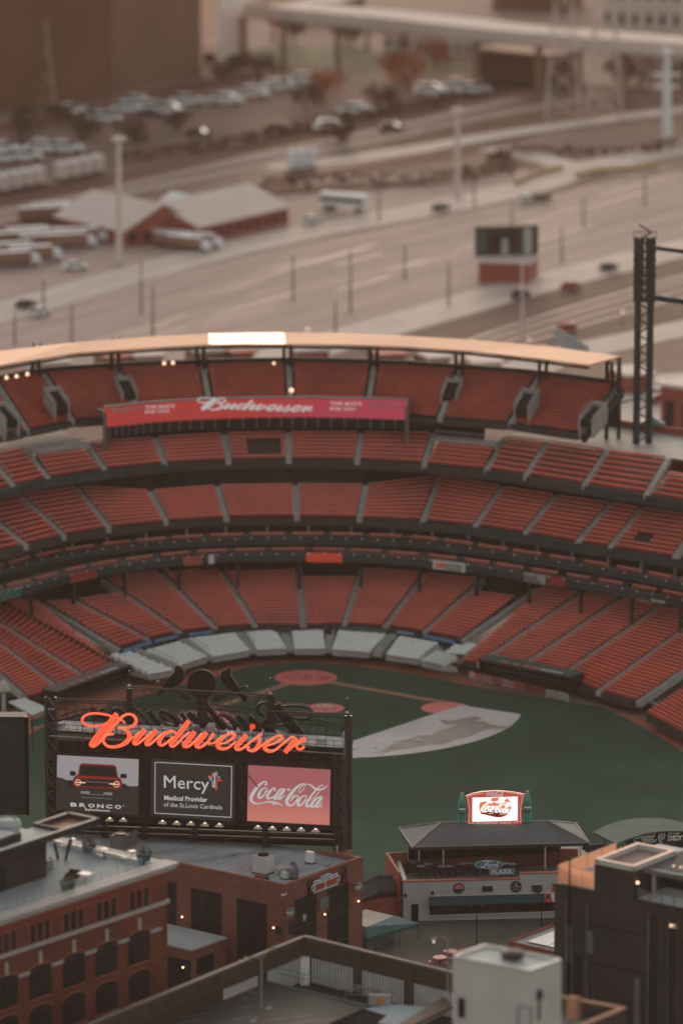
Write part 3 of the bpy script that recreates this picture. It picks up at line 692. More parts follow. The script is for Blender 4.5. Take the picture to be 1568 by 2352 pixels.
# ------------------------------------------------------------------ dugouts
def dugout(lab, r0, r1, sgn, deep=3.3, h=1.75, rmat='roof_green'):
    A, B = V(r0), V(r1); u = (B-A).normalized(); n = V((-u.y, u.x, 0)); 
    if n.y < 0: n = -n
    L = (B-A).length; t = thing('dugout', lab, 'dugout', A)
    m = MB(); m.bx(A+V((0, 0, h)), u*L, n*deep, V((0, 0, .22))); m.build('roof', rmat, t)
    m = MB(); m.bx(A-n*.06+V((0, 0, h-.15)), u*L, n*.05, V((0, 0, .35))); m.build('roof_edge', 'steel_dark', t)
    m = MB(); m.bx(A+n*deep, u*L, n*.2, V((0, 0, h+.15))); m.bx(A, u*.3, n*deep, V((0, 0, h-.01))); m.bx(A+u*(L-.3), u*.3, n*deep, V((0, 0, h-.01))); m.bx(A, u*L, n*deep, V((0, 0, .1))); m.build('back_wall', 'interior', t)
    m = MB(); m.tube(A+n*.5+u*1+V((0, 0, .75)), B+n*.5-u*1+V((0, 0, .75)), .24, n=8); m.tube(A+n*.45+u*1+V((0, 0, .2)), B+n*.45-u*1+V((0, 0, .2)), .1, n=6); m.build('padded_rail', 'steel_dark', t)
    m = MB()
    for k in range(1, 9): m.tube(A+u*L*k/9+n*.2, A+u*L*k/9+n*.2+V((0, 0, h)), .07, n=5)
    m.build('post', 'black', t)
    m = MB()
    for f in (.22, .34, .46, .55): 
        for e in (0, .45): m.bx(A+u*L*f+n*(.4+e)+V((0, 0, h+.225)), u*1.1, n*.28, V((0, 0, .02)))
    m.build('painted_mark', 'tarp_red', t)
    m = MB(); m.bx(A+u*L*.64+n*.4+V((0, 0, h+.225)), u*4.2, n*.7, V((0, 0, .02))); m.build('white_mark', 'trim_pale', t)
    return t
dugout('long third base dugout with dark green roof in front of the right hand seats', az(1100,1543,1.75), az(1306,1584,1.75), 1)
dugout('long first base dugout with dark roof left of the covered seats', az(135,1606,1.75), az(300,1545,1.75), 1, 2.6, 1.0, 'concrete_dark')
# crowd barriers in front of the third base dugout
cols = [('barrier_pink','pink'),('barrier_red','red'),('barrier_pink','pink'),('barrier_red','red'),('barrier_pink','pink'),('barrier_red','red'),('pad_red','brown red'),('pad_red','brown red'),('white_paint','white'),('white_paint','white')]
bp = [(1078,1549),(1092,1555),(1107,1558),(1129,1562),(1154,1568),(1180,1573),(1204,1579),(1229,1585),(1254,1592),(1281,1596)]; be = [(1090,1556),(1107,1561),(1127,1566),(1152,1570),(1177,1577),(1202,1581),(1227,1587),(1252,1594),(1277,1599),(1304,1607)]
for i, ((a, b), (c, d)) in enumerate(zip(bp, be)):
    p, q = az(a, b+9, .03), az(c, d+9-3, .03); u = (q-p).normalized(); L = (q-p).length; n = V((-u.y, u.x, 0))
    mt, cn = cols[i]
    t = thing('crowd_barrier', f'{cn} crowd barrier, {ordn(i)} from the left in the row before the third base dugout', 'barrier', p, 'crowd barriers before the dugout')
    m = MB(); z0, z1 = V((0, 0, .2)), V((0, 0, 1.1))
    m.tube(p+z0, q+z0, .035, n=4); m.tube(p+z1, q+z1, .045, n=4); m.tube(p, p+z1, .045, n=4); m.tube(q, q+z1, .045, n=4); m.build('frame', mt, t)
    m = MB(); K = 11
    for k in range(1, K): c_ = lerp(p, q, k/K); m.tube(c_+z0, c_+z1, .035, n=4)
    m.build('bars', mt, t)
    m = MB()
    for f in (.12, .88): c_ = lerp(p, q, f); m.bx(c_-n*.35-u*.03, u*.06, n*.7, V((0, 0, .06)))
    m.build('foot', mt, t)
# ------------------------------------------------------------------ canopy
CT = [(-60,818),(0,809),(125,794),(250,783),(350,776),(480,769),(565,766),(680,766),(784,767),(934,774),(1060,781),(1134,786),(1284,801),(1424,821)]
CF = [(-60,853),(0,842),(175,813),(350,801),(480,794),(565,793),(656,793),(784,794),(934,799),(1084,809),(1234,826),(1352,841)]
cf = [az(x, y, 40.3) for x, y in CF]; cb = [az(x, y, 40.9) for x, y in [(-60,818),(0,808.5),(170,789),(340,776),(478,769),(565,767),(652,766.5),(784,767),(934,774),(1084,783),(1260,798),(1424,821)]]
can = thing('stadium_canopy', 'thin curved copper coloured metal canopy glowing with sunset light over the upper deck', 'canopy', cf[5])
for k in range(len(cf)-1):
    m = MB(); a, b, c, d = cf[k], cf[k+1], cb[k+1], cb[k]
    m.prism([a, b, c, d], (0, 0, .22)); m.build('roof_panel', 'canopy_glint' if k == 4 or k == 5 else 'canopy_metal', can)  # two panels carry the sun glint through a material of their own
m = MB(); P = offs(cf, -.05)
for a, b in zip(P[:-1], P[1:]): m.tube(a-V((0, 0, .25)), b-V((0, 0, .25)), .22, n=5)
m.build('edge_beam', 'steel_dark', can)
for i, (x0, y0, yb) in enumerate([(82,810,858),(265,803,846),(460,797,838),(660,796,834),(858,798,838),(1054,808,850),(1246,828,866),(1412,842,889)]):
    for s_ in (-8, 8):
        p = az(x0+s_, yb+4, 36.5); m = MB(); m.tube(p-V((0, 0, 4)), V((p.x, p.y, 40.6)), .3, n=6); m.tube(V((p.x, p.y, 37.5)), V((p.x, p.y-6, 40.3)), .16, n=5); m.tube(V((p.x, p.y, 38.2)), V((p.x, p.y+5, 40.6)), .16, n=5)
        m.build('column', 'steel_dark', can)
p0 = az(1424, 892, 36.4)
m = MB()
for (x, y) in ((1392,1008),(1420,1006)):
    p = az(x, y, 27.9); m.tube(p, V((p.x, p.y, 40.4)), .35, n=6)
m.build('column', 'steel_dark', can)
m = MB(); a, b = az(1336, 996, 31.4), az(1424, 891, 36.6)
m.tube(a+V((0, 0, .9)), b+V((0, 0, .9)), .2, n=5)
for k in range(12): c_ = lerp(a, b, k/11); m.tube(c_-V((0, 0, .8)), c_+V((0, 0, .9)), .1, n=4)
m.build('end_rail', 'steel_green', bowl)
m = MB(); d_ = V((.6, .1, 0)); m.prism([a-V((0, 0, 1.4)), a+d_-V((0, 0, 1.4)), b+d_-V((0, 0, 1.4)), b-V((0, 0, 1.4))], (0, 0, 1.3)); m.build('end_beam', 'steel_dark', bowl)
# glowing lamps seen below the canopy and in the deck openings
MM('lamp_warm', (.7, .5, .4), .4, emit=(1, .62, .38), es=.7); MM('lamp_white', (.7,.7,.65), .4, emit=(1,.85,.7), es=.5)
for i, (x, y, r_) in enumerate([(377,834,.30),(397,833,.30),(629,834,.24),(669,896,.38),(15,867,.3),(38,864,.3),(63,859,.3)]):
    p = az(x, y, 37.5 if y < 880 else 33.9); m = MB(); m.lathe(p-V((0, 0, r_)), [(r_*.3, 0), (r_, r_*.5), (r_, r_*1.3), (r_*.4, r_*1.9)], 8)
    o = m.build('stadium_lamp', 'lamp_warm'); tag(o, ['left lamp of the pair glowing under the canopy','right lamp of the pair glowing under the canopy','single lamp under the canopy right of the bright roof panel','orange lamp glowing in a stair portal above the banner','leftmost small lamp under the canopy at the left edge','second small lamp under the canopy at the left edge','third small lamp under the canopy at the left edge'][i], 'lamp', 'lamps glowing around the upper deck')
# ================================================================== SCOREBOARD WITH SIGNS
cb_, sb12 = cos(R(12)), sin(R(12))
UB_ = V((cb_, -sb12, 0)); NB = V((-sb12, -cb_, 0)); Z1 = V((0, 0, 1)); PB = ay(779, 1952, 624)
def bp(x, y, off=0.0): return ap(x, y, PB+NB*off, NB)
KB = mpd(628, 20)                       # metres per picture unit on the board
MM('board_dark', (.042, .032, .026), .8, spec=.15, var=.45, scale=.9)
MM('board_frame', (.03, .026, .024), .8, spec=.15, var=.3, scale=.5)
MM('truss', (.045, .042, .038), .6, metal=.1, var=.2)
MM('grating', (.30, .33, .34), .9, spec=.1, var=.35, scale=2.0)
sbd = thing('scoreboard', 'huge dark steel scoreboard frame with catwalk carrying three lit screens above a flat roof', 'scoreboard', bp(450, 1930))
def bpart(n_, m, mb): return mb.build(n_, m, sbd)
def bslab(mb, pts, off, th): 
    P = [bp(x, y, off) for x, y in pts]; return mb.prism([p-NB*th for p in P], NB*th)
# main body behind the screens
m = MB(); bslab(m, [(131,1700),(786,1727),(779,1902),(131,1877)], 0, 1.2); bpart('body_panel', 'board_dark', m)
# louvred band above the screens: many small dark ribs
for r_ in range(2):
    m = MB()
    for k in range(86):
        x = 135+k*7.6; y0 = 1703+(x-131)*.0412+r_*16
        if (k % 12) == 11: bpart('louvre_band', 'board_frame', m); m = MB(); continue
        a, b = bp(x, y0, .25), bp(x+3.2, y0+.14, .25); m.prism([a, b, b-NB*.25, a-NB*.25], V((0, 0, -12*KB)))
    bpart('louvre_band', 'board_frame', m)
for y0, dy, o in ((1683, 42, .5), (1733, 24, .35), (1884, 24, .5), (1900, 24, .7), (1914, 22, .5)):
    m = MB(); a, b = bp(114, y0, o), bp(786, y0+dy, o); m.prism([a, b, b-NB*.4, a-NB*.4], V((0, 0, .32))); bpart('cross_beam', 'board_frame', m)
m = MB(); a, b = bp(114, 1691, .55), bp(786, 1733, .55); m.prism([a, b, b-NB*.06, a-NB*.06], V((0, 0, .09))); bpart('edge_strip', 'trim_pale', m)
# side towers
for (x0, x1, y0, y1) in ((104, 131, 1600, 1880), (764, 787, 1725, 1955), (790, 806, 1645, 1950)):
    t = MB()
    for x in (x0+2, x1-2):
        for o in (-.1, -2.2): t.bx(bp(x, y1, o), UB_*.28, NB*.28, V((0, 0, (y1-y0)*KB*1.03)))
    K = 9
    for k in range(K):
        ya, yb = lerp(y0, y1, k/K), lerp(y0, y1, (k+1)/K)
        t.tube(bp(x0+3, ya, 0), bp(x1-2, yb, 0), .13); t.tube(bp(x1-2, ya, -2), bp(x0+3, yb, -2), .13); t.tube(bp(x0+3, yb, 0), bp(x1-2, yb, 0), .12)
        t.tube(bp(x0+3, ya, 0), bp(x0+3, yb, -2.1), .1)
    bpart('side_tower', 'truss', t)
    t = MB(); bslab(t, [(x0+3, y0+30), (x1-3, y0+31), (x1-3, y1), (x0+3, y1)], -2.3, .2); bpart('tower_back', 'board_dark', t)
# legs down to the roof
for x, y0, y1 in ((445, 1905, 1936), (608, 1912, 1946), (240, 1890, 1925), (330, 1895, 1930)):
    m = MB(); m.bx(bp(x-7, y1, .2), UB_*.75, -NB*.6, V((0, 0, 2.6))); bpart('leg', 'board_frame', m)
m = MB(); bslab(m, [(131, 1880), (780, 1905), (779, 1945), (131, 1925)], -2.6, .2); bpart('back_panel', 'interior', m)
# catwalk
m = MB(); a, b = bp(118, 1682, -.2), bp(788, 1722, -.2); m.prism([a, b, b-NB*5.2, a-NB*5.2], V((0, 0, .15))); bpart('catwalk_floor', 'grating', m)
m = MB()
for o in (.2, -5.4):
    for h in (.55, 1.1): m.tube(bp(116, 1683, o)+Z1*h, bp(788, 1724, o)+Z1*h, .035, n=4)
    for k in range(34):
        p = bp(lerp(116, 788, k/33), lerp(1683, 1724, k/33), o); m.tube(p, p+Z1*1.1, .03, n=4)
bpart('catwalk_rail', 'truss', m)
# open truss behind the catwalk
def bq(x, y): return bp(x, y, -5.6)
m = MB()
def chord(mb, a, b, r=.09): mb.tube(bq(*a), bq(*b), r, n=5); mb.tube(bq(*a)-Z1*.45-NB*.5, bq(*b)-Z1*.45-NB*.5, r*.8, n=5)
for a, b in (((127,1606),(292,1612)), ((290,1578),(634,1598)), ((612,1634),(808,1642))):
    chord(m, a, b)
    K = int((b[0]-a[0])/9)
    for k in range(K): m.tube(bq(lerp(a[0], b[0], k/K), lerp(a[1], b[1], k/K)), bq(lerp(a[0], b[0], (k+.5)/K), lerp(a[1], b[1], (k+.5)/K))-Z1*.45-NB*.5, .04, n=4)
bpart('top_chord', 'truss', m)
m = MB()
for a, b in (((127,1606),(292,1612)), ((290,1578),(634,1598)), ((612,1634),(808,1642))): m.tube(bq(*a)+Z1*.1, bq(*b)+Z1*.1, .05, n=4)
bpart('chord_edge', 'sunlit_tint', m)  # low sun along the chord tops, drawn as thin warm tubes
m = MB(); 
for k in range(35):
    x = 130+k*19.9; top = 1606+(x-127)*.036 if x < 290 else 1578+(x-290)*.058 if x < 632 else 1636+(x-626)*.033
    m.tube(bq(x, top), bq(x, 1672+(x-116)*.06), .035, n=4)
    m.tube(bq(x, top)-NB*.9, bq(x, 1672+(x-116)*.06)-NB*.9, .025, n=4)
for f in (.35, .68):
    for (x0, x1) in ((127, 290), (290, 632), (632, 806)):
        t0 = 1606+(x0-127)*.036 if x0 < 290 else 1578+(x0-290)*.058 if x0 < 632 else 1636+(x0-626)*.033
        m.tube(bq(x0, lerp(t0, 1672+(x0-116)*.06, f)), bq(x1, lerp(t0+(x1-x0)*.05, 1672+(x1-116)*.06, f)), .05, n=4)
bpart('scaffold', 'truss', m)
m = MB()
for k in range(0, 34, 2):
    x = 130+k*19.9; x2 = x+39.8; s_ = 1 if (k//2) % 2 else -1
    top = lambda x: 1606+(x-127)*.036 if x < 290 else 1578+(x-290)*.058 if x < 632 else 1636+(x-626)*.033
    bot = lambda x: 1672+(x-116)*.06
    a, b = (bq(x, top(x)+3), bq(x2, bot(x2))) if s_ > 0 else (bq(x, bot(x)), bq(x2, top(x2)+3)); m.tube(a, b, .03, n=4)
bpart('brace', 'truss', m)
for arch in ([(130,1656),(200,1640),(290,1625),(380,1617),(440,1616),(510,1621),(590,1632),(640,1648)], [(612,1665),(660,1655),(710,1654),(750,1660),(800,1678)], [(128,1650),(180,1632),(235,1627),(290,1632)]):
    m = MB(); P = crom([bp(x, y, -7.6) for x, y in arch], 5); m.path(P, .10, 5); m.path([p-Z1*.55 for p in P], .07, 5)
    for a, b in zip(P[:-1:2], P[1::2]): m.tube(a, b-Z1*.55, .06, n=4)
    bpart('arch', 'truss', m)
for x, y0, y1, w_ in ((463,1601,1700,1.1),(622,1596,1716,.7),(297,1580,1695,.6),(800,1642,1725,.7)): m = MB(); m.bx(bp(x-w_/2/KB, y1, -6), UB_*w_, -NB*w_, V((0, 0, (y1-y0)*KB*1.02))); bpart('main_post', 'board_frame', m)
for x, y, y2 in ((297,1576,1541),(621,1593,1558),(797,1638,1604)):
    m = MB(); m.ball(bp(x, y, -5.8), 4.2*KB, 10); bpart('finial_ball', 'orange_ball', m, ); m = MB(); m.tube(bp(x, y-3, -5.8), bp(x, y2, -5.8), .06); bpart('antenna', 'truss', m)
    m = MB(); m.ball(bp(x, y2, -5.8), .13, 6); bpart('beacon', 'trim_pale', m)
# equipment boxes on the catwalk
for x, y, w_, h, mt in ((441,1680,21,24,'steel_grey'),(478,1675,18,21,'concrete_pale'),(134,1668,17,11,'concrete_pale'),(733,1702,17,12,'roof_pale'),(786,1690,8,14,'roof_pale'),(524,1686,15,4,'white_paint')):
    p = bp(x-w_/2+3, y+h/2, -2.2); t = thing('equipment_box', {441:'tall grey equipment cabinet with sloping lid on the catwalk',478:'pale flat equipment cabinet beside the tall one on the catwalk',134:'white air unit at the left end of the catwalk',733:'white air unit near the right end of the catwalk',786:'small white camera unit at the right end of the catwalk',524:'low flat white lamp housing on the catwalk right of the cabinets'}[x], 'equipment', p)
    m = MB(); m.bx(p, UB_*w_*KB, -NB*1.2, V((0, 0, h*KB*.8))); m.build('cabinet', mt, t)
    m = MB(); m.loft([p+Z1*h*KB*.8, p+UB_*w_*KB+Z1*h*KB*.8, p+UB_*w_*KB-NB*1.2+Z1*h*KB*.8, p-NB*1.2+Z1*h*KB*.8], [p+UB_*.15+Z1*h*KB*1.0-NB*.4, p+UB_*(w_*KB-.15)+Z1*h*KB-NB*.4, p+UB_*(w_*KB-.15)-NB*1.1+Z1*h*KB, p+UB_*.15-NB*1.1+Z1*h*KB]); m.build('lid', mt, t)
# stair line seen through the frame
m = MB()
for k in range(16): m.bx(bp(519+k*4.6, 1727+k*5.4, .8), UB_*.3, -NB*.3, V((0, 0, .08)))
bpart('service_steps', 'truss', m)
# floodlights under the screens
for x, y in ((395,788),(458,790),(640,801),(706,805),(771,807),(837,811),(904,815),(1083,825),(1150,829),(1217,832),(1283,835),(1351,839)):
    x, y = 57.4+x/2.023, 1492.8+y/2.023; p = bp(x, y, 1.5)
    m = MB(); m.tube(bp(x, y+4, .5), p, .06); m.loft([p+UB_*-.5-Z1*.12, p+UB_*.5-Z1*.12, p+UB_*.5+NB*.5-Z1*.12, p+UB_*-.5+NB*.5-Z1*.12], [p+UB_*-.3+Z1*.12, p+UB_*.3+Z1*.12, p+UB_*.3+NB*.3+Z1*.12, p+UB_*-.3+NB*.3+Z1*.12]); fl = bpart('floodlight', 'white_paint', m)
    m = MB(); m.ball(p+NB*.1+Z1*.12, .17, 6); m.build('bulb', 'lamp_warm', fl)
# ---- screens
def screen_mat(k, c, es): 
    M[k] = mat(k, tuple(v*.25 for v in c), .4, var=.03, emit=c, es=es*.45)
screen_mat('scr_sky', (.62, .58, .60), .42); screen_mat('scr_dark', (.045, .042, .038), .5); screen_mat('scr_red', (.50, .045, .03), .42); screen_mat('scr_red2', (.28, .03, .022), .5)
screen_mat('scr_black', (.02, .02, .02), .5); screen_mat('scr_glow', (1, .55, .33), 1.0); screen_mat('scr_text', (.75, .74, .72), .62); screen_mat('scr_steel', (.30, .37, .40), .5)
screen_mat('scr_teal', (.30, .46, .50), .55); screen_mat('scr_coral', (.75, .22, .17), .6); screen_mat('scr_brick', (.62, .07, .05), .6); screen_mat('scr_navy', (.06, .13, .17), .6); screen_mat('scr_sage', (.27, .33, .31), .6)
screen_mat('scr_white', (1, .99, .97), 1.3); screen_mat('scr_amber', (.95, .25, .10), .8); screen_mat('scr_cola', (.12, .02, .015), .7)
MM('scr_pink', (.12, .05, .05), .4, var=.02, emit=(1, 1, 1), es=.26)
_n = M['scr_pink'].node_tree; _t = _n.nodes.new('ShaderNodeTexCoord'); _s = _n.nodes.new('ShaderNodeSeparateXYZ'); _r = _n.nodes.new('ShaderNodeValToRGB')
_n.links.new(_t.outputs['Generated'], _s.inputs[0]); _n.links.new(_s.outputs[2], _r.inputs[0]); _n.links.new(_r.outputs[0], _n.nodes['Principled BSDF'].inputs['Emission Color'])
_r.color_ramp.elements[0].position = .1; _r.color_ramp.elements[0].color = (.95, .32, .24, 1); _r.color_ramp.elements[1].position = .55; _r.color_ramp.elements[1].color = (.58, .17, .19, 1)
def frame_of(pts, off, lab, cat, mt, grow=3):
    t = thing('lit_screen', lab, cat, bp(*pts[3], off)); m = MB(); bslab(m, pts, off, .25); s_ = m.build('screen_face', mt, t)
    m = MB(); (a, b, c, d) = pts; g_ = grow
    for p, q in (((a[0]-g_, a[1]-g_), (b[0]+g_, b[1]-g_)), ((d[0]-g_, d[1]+g_), (c[0]+g_, c[1]+g_)), ((a[0]-g_, a[1]-g_), (d[0]-g_, d[1]+g_)), ((b[0]+g_, b[1]-g_), (c[0]+g_, c[1]+g_))):
        m.tube(bp(*p, off-.05), bp(*q, off-.05), .13, n=4)
    m.build('screen_frame', 'board_frame', t); return t
def flat(t, name, pts, off, mt, f):
    m = MB(); P = [f(x, y) for x, y in pts]; P = [bp(x, y, off) for x, y in P]; m.prism([p-NB*.012 for p in P], NB*.012); return m.build(name, mt, t)
# screen 1: red off-road car
s1 = frame_of([(130.5,1734),(318.5,1745),(317,1873),(128.5,1861)], .55, 'left lit screen showing a red off road car above the word BRONCO', 'screen', 'scr_dark')
fA = lambda x, y: (120.6+x/7.586, 1728.2+y/7.586)
flat(s1, 'sky_area', [(82,50),(1500,124),(1494,588),(1400,598),(1290,585),(1200,560),(380,492),(240,485),(180,455),(75,432)], .562, 'scr_sky', fA)
flat(s1, 'tyre_area', [(270,520),(300,500),(380,490),(380,640),(330,650),(270,600)], .575, 'scr_black', fA)
flat(s1, 'tyre_area', [(1220,545),(1260,550),(1300,580),(1295,630),(1210,640)], .575, 'scr_black', fA)
flat(s1, 'car_body', [(385,430),(445,385),(472,225),(510,192),(1070,222),(1108,255),(1140,430),(1195,470),(1215,560),(1205,635),(1130,650),(370,605),(350,560),(360,460)], .588, 'scr_red2', fA)
flat(s1, 'windscreen', [(470,405),(485,235),(520,228),(1060,250),(1092,270),(1118,440)], .602, 'scr_black', fA)
flat(s1, 'bonnet', [(450,415),(700,418),(1105,445),(1135,470),(700,445),(430,445)], .616, 'scr_red', fA)
flat(s1, 'roof_edge', [(478,215),(512,196),(1070,222),(1104,255),(1092,262),(1060,240),(520,216),(488,228)], .616, 'scr_red', fA)
flat(s1, 'grille', [(440,462),(1110,490),(1150,520),(1120,610),(480,585),(410,540)], .616, 'scr_black', fA)
for a in ([(305,328),(370,328),(405,350),(405,410),(330,414),(303,395)], [(1180,395),(1205,375),(1285,380),(1297,440),(1270,458),(1185,452)]): flat(s1, 'mirror', a, .602, 'scr_black', fA)
m = MB()
for cx_, cy_ in ((445,527),(1113,560)):
    P = [bp(*fA(cx_+48*cos(t*pi/9), cy_+48*sin(t*pi/9)), .66) for t in range(19)]; m.path(P, .045, 4)
for a, b in (((420,526),(572,533)),((988,552),(1140,562))): m.tube(bp(*fA(*a), .66), bp(*fA(*b), .66), .07, n=4)
m.build('headlamp_ring', 'scr_glow', s1)
for a in ([(490,678),(650,684),(648,735),(560,725),(492,722)], [(890,700),(1045,706),(1040,752),(930,745),(892,735)]): flat(s1, 'skid_plate', a, .602, 'scr_steel', fA)
m = MB()
for P in ([(650,735),(900,748)], [(500,775),(530,792),(640,797)], [(660,795),(885,803)], [(920,812),(1040,815)], [(560,512),(980,530)]): m.path([bp(*fA(*p), .63) for p in P], .03, 4)
m.build('bumper_line', 'scr_steel', s1)
def btext(t, s, p, q, h, mt, bold=0, off=.6, name='lettering', depth=.04, f=lambda x, y: (x, y)):
    a, b = bp(*f(*p), off), bp(*f(*q), off); m = MB(); d = (b-a); text_mesh(m, s, a, d.normalized(), Z1, h*KB, width=d.length, depth=depth, bold=bold); return m.build(name, mt, t)
for k_, ch in enumerate('BRONCO'):
    x0 = 314+154*k_; btext(s1, ch, (x0, 942+k_*8.4), (x0+114, 947+k_*8.4), 8.2, 'scr_text', .035, .6, 'lettering', f=fA)
btext(s1, 'TM', (1218, 945), (1250, 947), 2.2, 'scr_text', .01, f=fA)
btext(s1, 'BuyFordNow.com', (566,1015), (998,1038), 4.8, 'scr_text', .02, f=fA)
# screen 2
s2 = frame_of([(347,1744),(538.5,1756),(536,1887),(346,1874)], .55, 'middle dark screen reading Mercy with a coloured cross in a thin white frame', 'screen', 'scr_dark')
fM = lambda x, y: (344.5+x/7.803, 1739.7+y/7.803)
m = MB(); C4 = [(92,90),(1463,166),(1450,1080),(86,1002)]
for a, b in zip(C4, C4[1:]+C4[:1]): m.tube(bp(*fM(*a), .6), bp(*fM(*b), .6), .04, n=4)
m.build('border_line', 'scr_text', s2)
btext(s2, 'Mercy', (250,545), (1058,590), 29, 'scr_teal', 0.0, f=fM).data.materials[0] = M['scr_text']
btext(s2, 'Medical Provider', (255,765), (1028,802), 10.5, 'scr_text', .02, f=fM)
btext(s2, 'of the St.Louis Cardinals', (250,885), (1290,938), 10.2, 'scr_text', -.005, f=fM)
for (x0, y0, x1, y1, mt) in ((1110,278,1152,330,'scr_coral'),(1043,330,1112,370,'scr_coral'),(1110,330,1150,370,'scr_brick'),(1165,255,1210,338,'scr_sage'),(1206,340,1257,380,'scr_sage'),(1168,338,1206,374,'scr_navy'),(1062,376,1112,418,'scr_teal'),(1112,382,1148,424,'scr_navy'),(1108,424,1150,545,'scr_teal'),(1168,392,1288,430,'scr_brick'),(1162,430,1208,594,'scr_brick'),(1150,285,1166,545,'scr_text')):
    flat(s2, 'cross_square', [(x0,y0),(x1,y0+(x1-x0)*.05),(x1,y1+(x1-x0)*.05),(x0,y1)], .60 if mt != 'scr_text' else .61, mt, fM)
# screen 3
s3 = frame_of([(569.5,1758),(758.5,1769),(756,1896),(567.5,1886)], .55, 'right lit pink screen with large white flowing soft drink script', 'screen', 'scr_pink')
COLA = [ ([(372,425),(362,398),(378,405),(388,378),(350,352),(270,400),(180,500),(112,620),(118,700),(190,742),(300,735),(400,715),(510,722),(600,745),(680,795)], [16,30,25,24,28,45,58,62,52,30,16,26,42,30,3]),
 ([(490,735),(512,765),(550,750)], [14,22,8]), ([(378,460),(310,482),(255,560),(242,620),(275,640),(330,600),(372,530),(395,490),(378,460)], [18,30,48,50,40,30,22,16,18]), ([(355,515),(385,530),(425,520)], [12,12,12]),
 ([(522,520),(545,492),(520,465),(460,510),(400,600),(408,645),(450,650),(520,605)], [26,24,18,45,50,45,32,14]), ([(690,480),(630,495),(560,590),(522,645),(552,660),(600,620),(680,510)], [18,36,48,45,36,20,14]),
 ([(712,478),(650,570),(605,640),(628,662),(680,620),(722,580)], [50,52,48,32,18,10]), ([(752,494),(806,492)], [34,34]),
 ([(1075,392),(1020,392),(930,450),(830,560),(752,680),(768,758),(830,775),(900,722),(948,640),(938,597),(895,600),(855,640),(822,702)], [16,28,44,60,62,54,36,25,22,18,34,46,4]),
 ([(1072,392),(1000,450),(965,520),(990,542),(1050,480),(1078,410),(1140,395),(1200,430),(1260,475),(1340,492),(1420,465),(1492,408)], [12,14,18,18,14,12,18,34,36,34,28,3]),
 ([(1090,600),(1020,620),(958,700),(948,758),(980,777),(1040,732),(1088,662),(1100,612),(1088,600)], [16,30,50,52,40,30,20,16,14]), ([(1068,672),(1100,686),(1150,672)], [12,12,12]),
 ([(1385,440),(1390,412),(1358,416),(1280,490),(1180,610),(1108,730),(1104,785),(1140,790),(1190,742)], [14,14,18,28,34,46,48,36,18]), ([(1335,518),(1260,612),(1165,685)], [14,14,12]),
 ([(1352,618),(1280,648),(1208,730),(1188,790),(1220,802),(1270,762),(1350,650)], [18,38,48,46,36,20,14]), ([(1382,618),(1320,710),(1272,780),(1298,805),(1350,762),(1392,715)], [48,52,48,32,18,10]) ]
def script(strokes, f, sc, mt, name, parent, th=.04, n=6, k=4, fac=1.0, nrm=NB, lift=0.0):
    m = MB()
    for i, (p, w_) in enumerate(strokes): stroke(m, p, w_, f, sc, th, n, k, fac, lift+.006*i, nrm)
    return m.build(name, mt, parent)
fC = lambda x, y: bp(562.7+x/7.803, 1751.1+y/7.803, .62)
script(COLA, fC, KB/7.803, 'scr_text', 'script_lettering', s3)
m = MB(); m.ball(fC(1368, 806), .09, 6); m.build('trade_mark_dot', 'scr_text', s3)
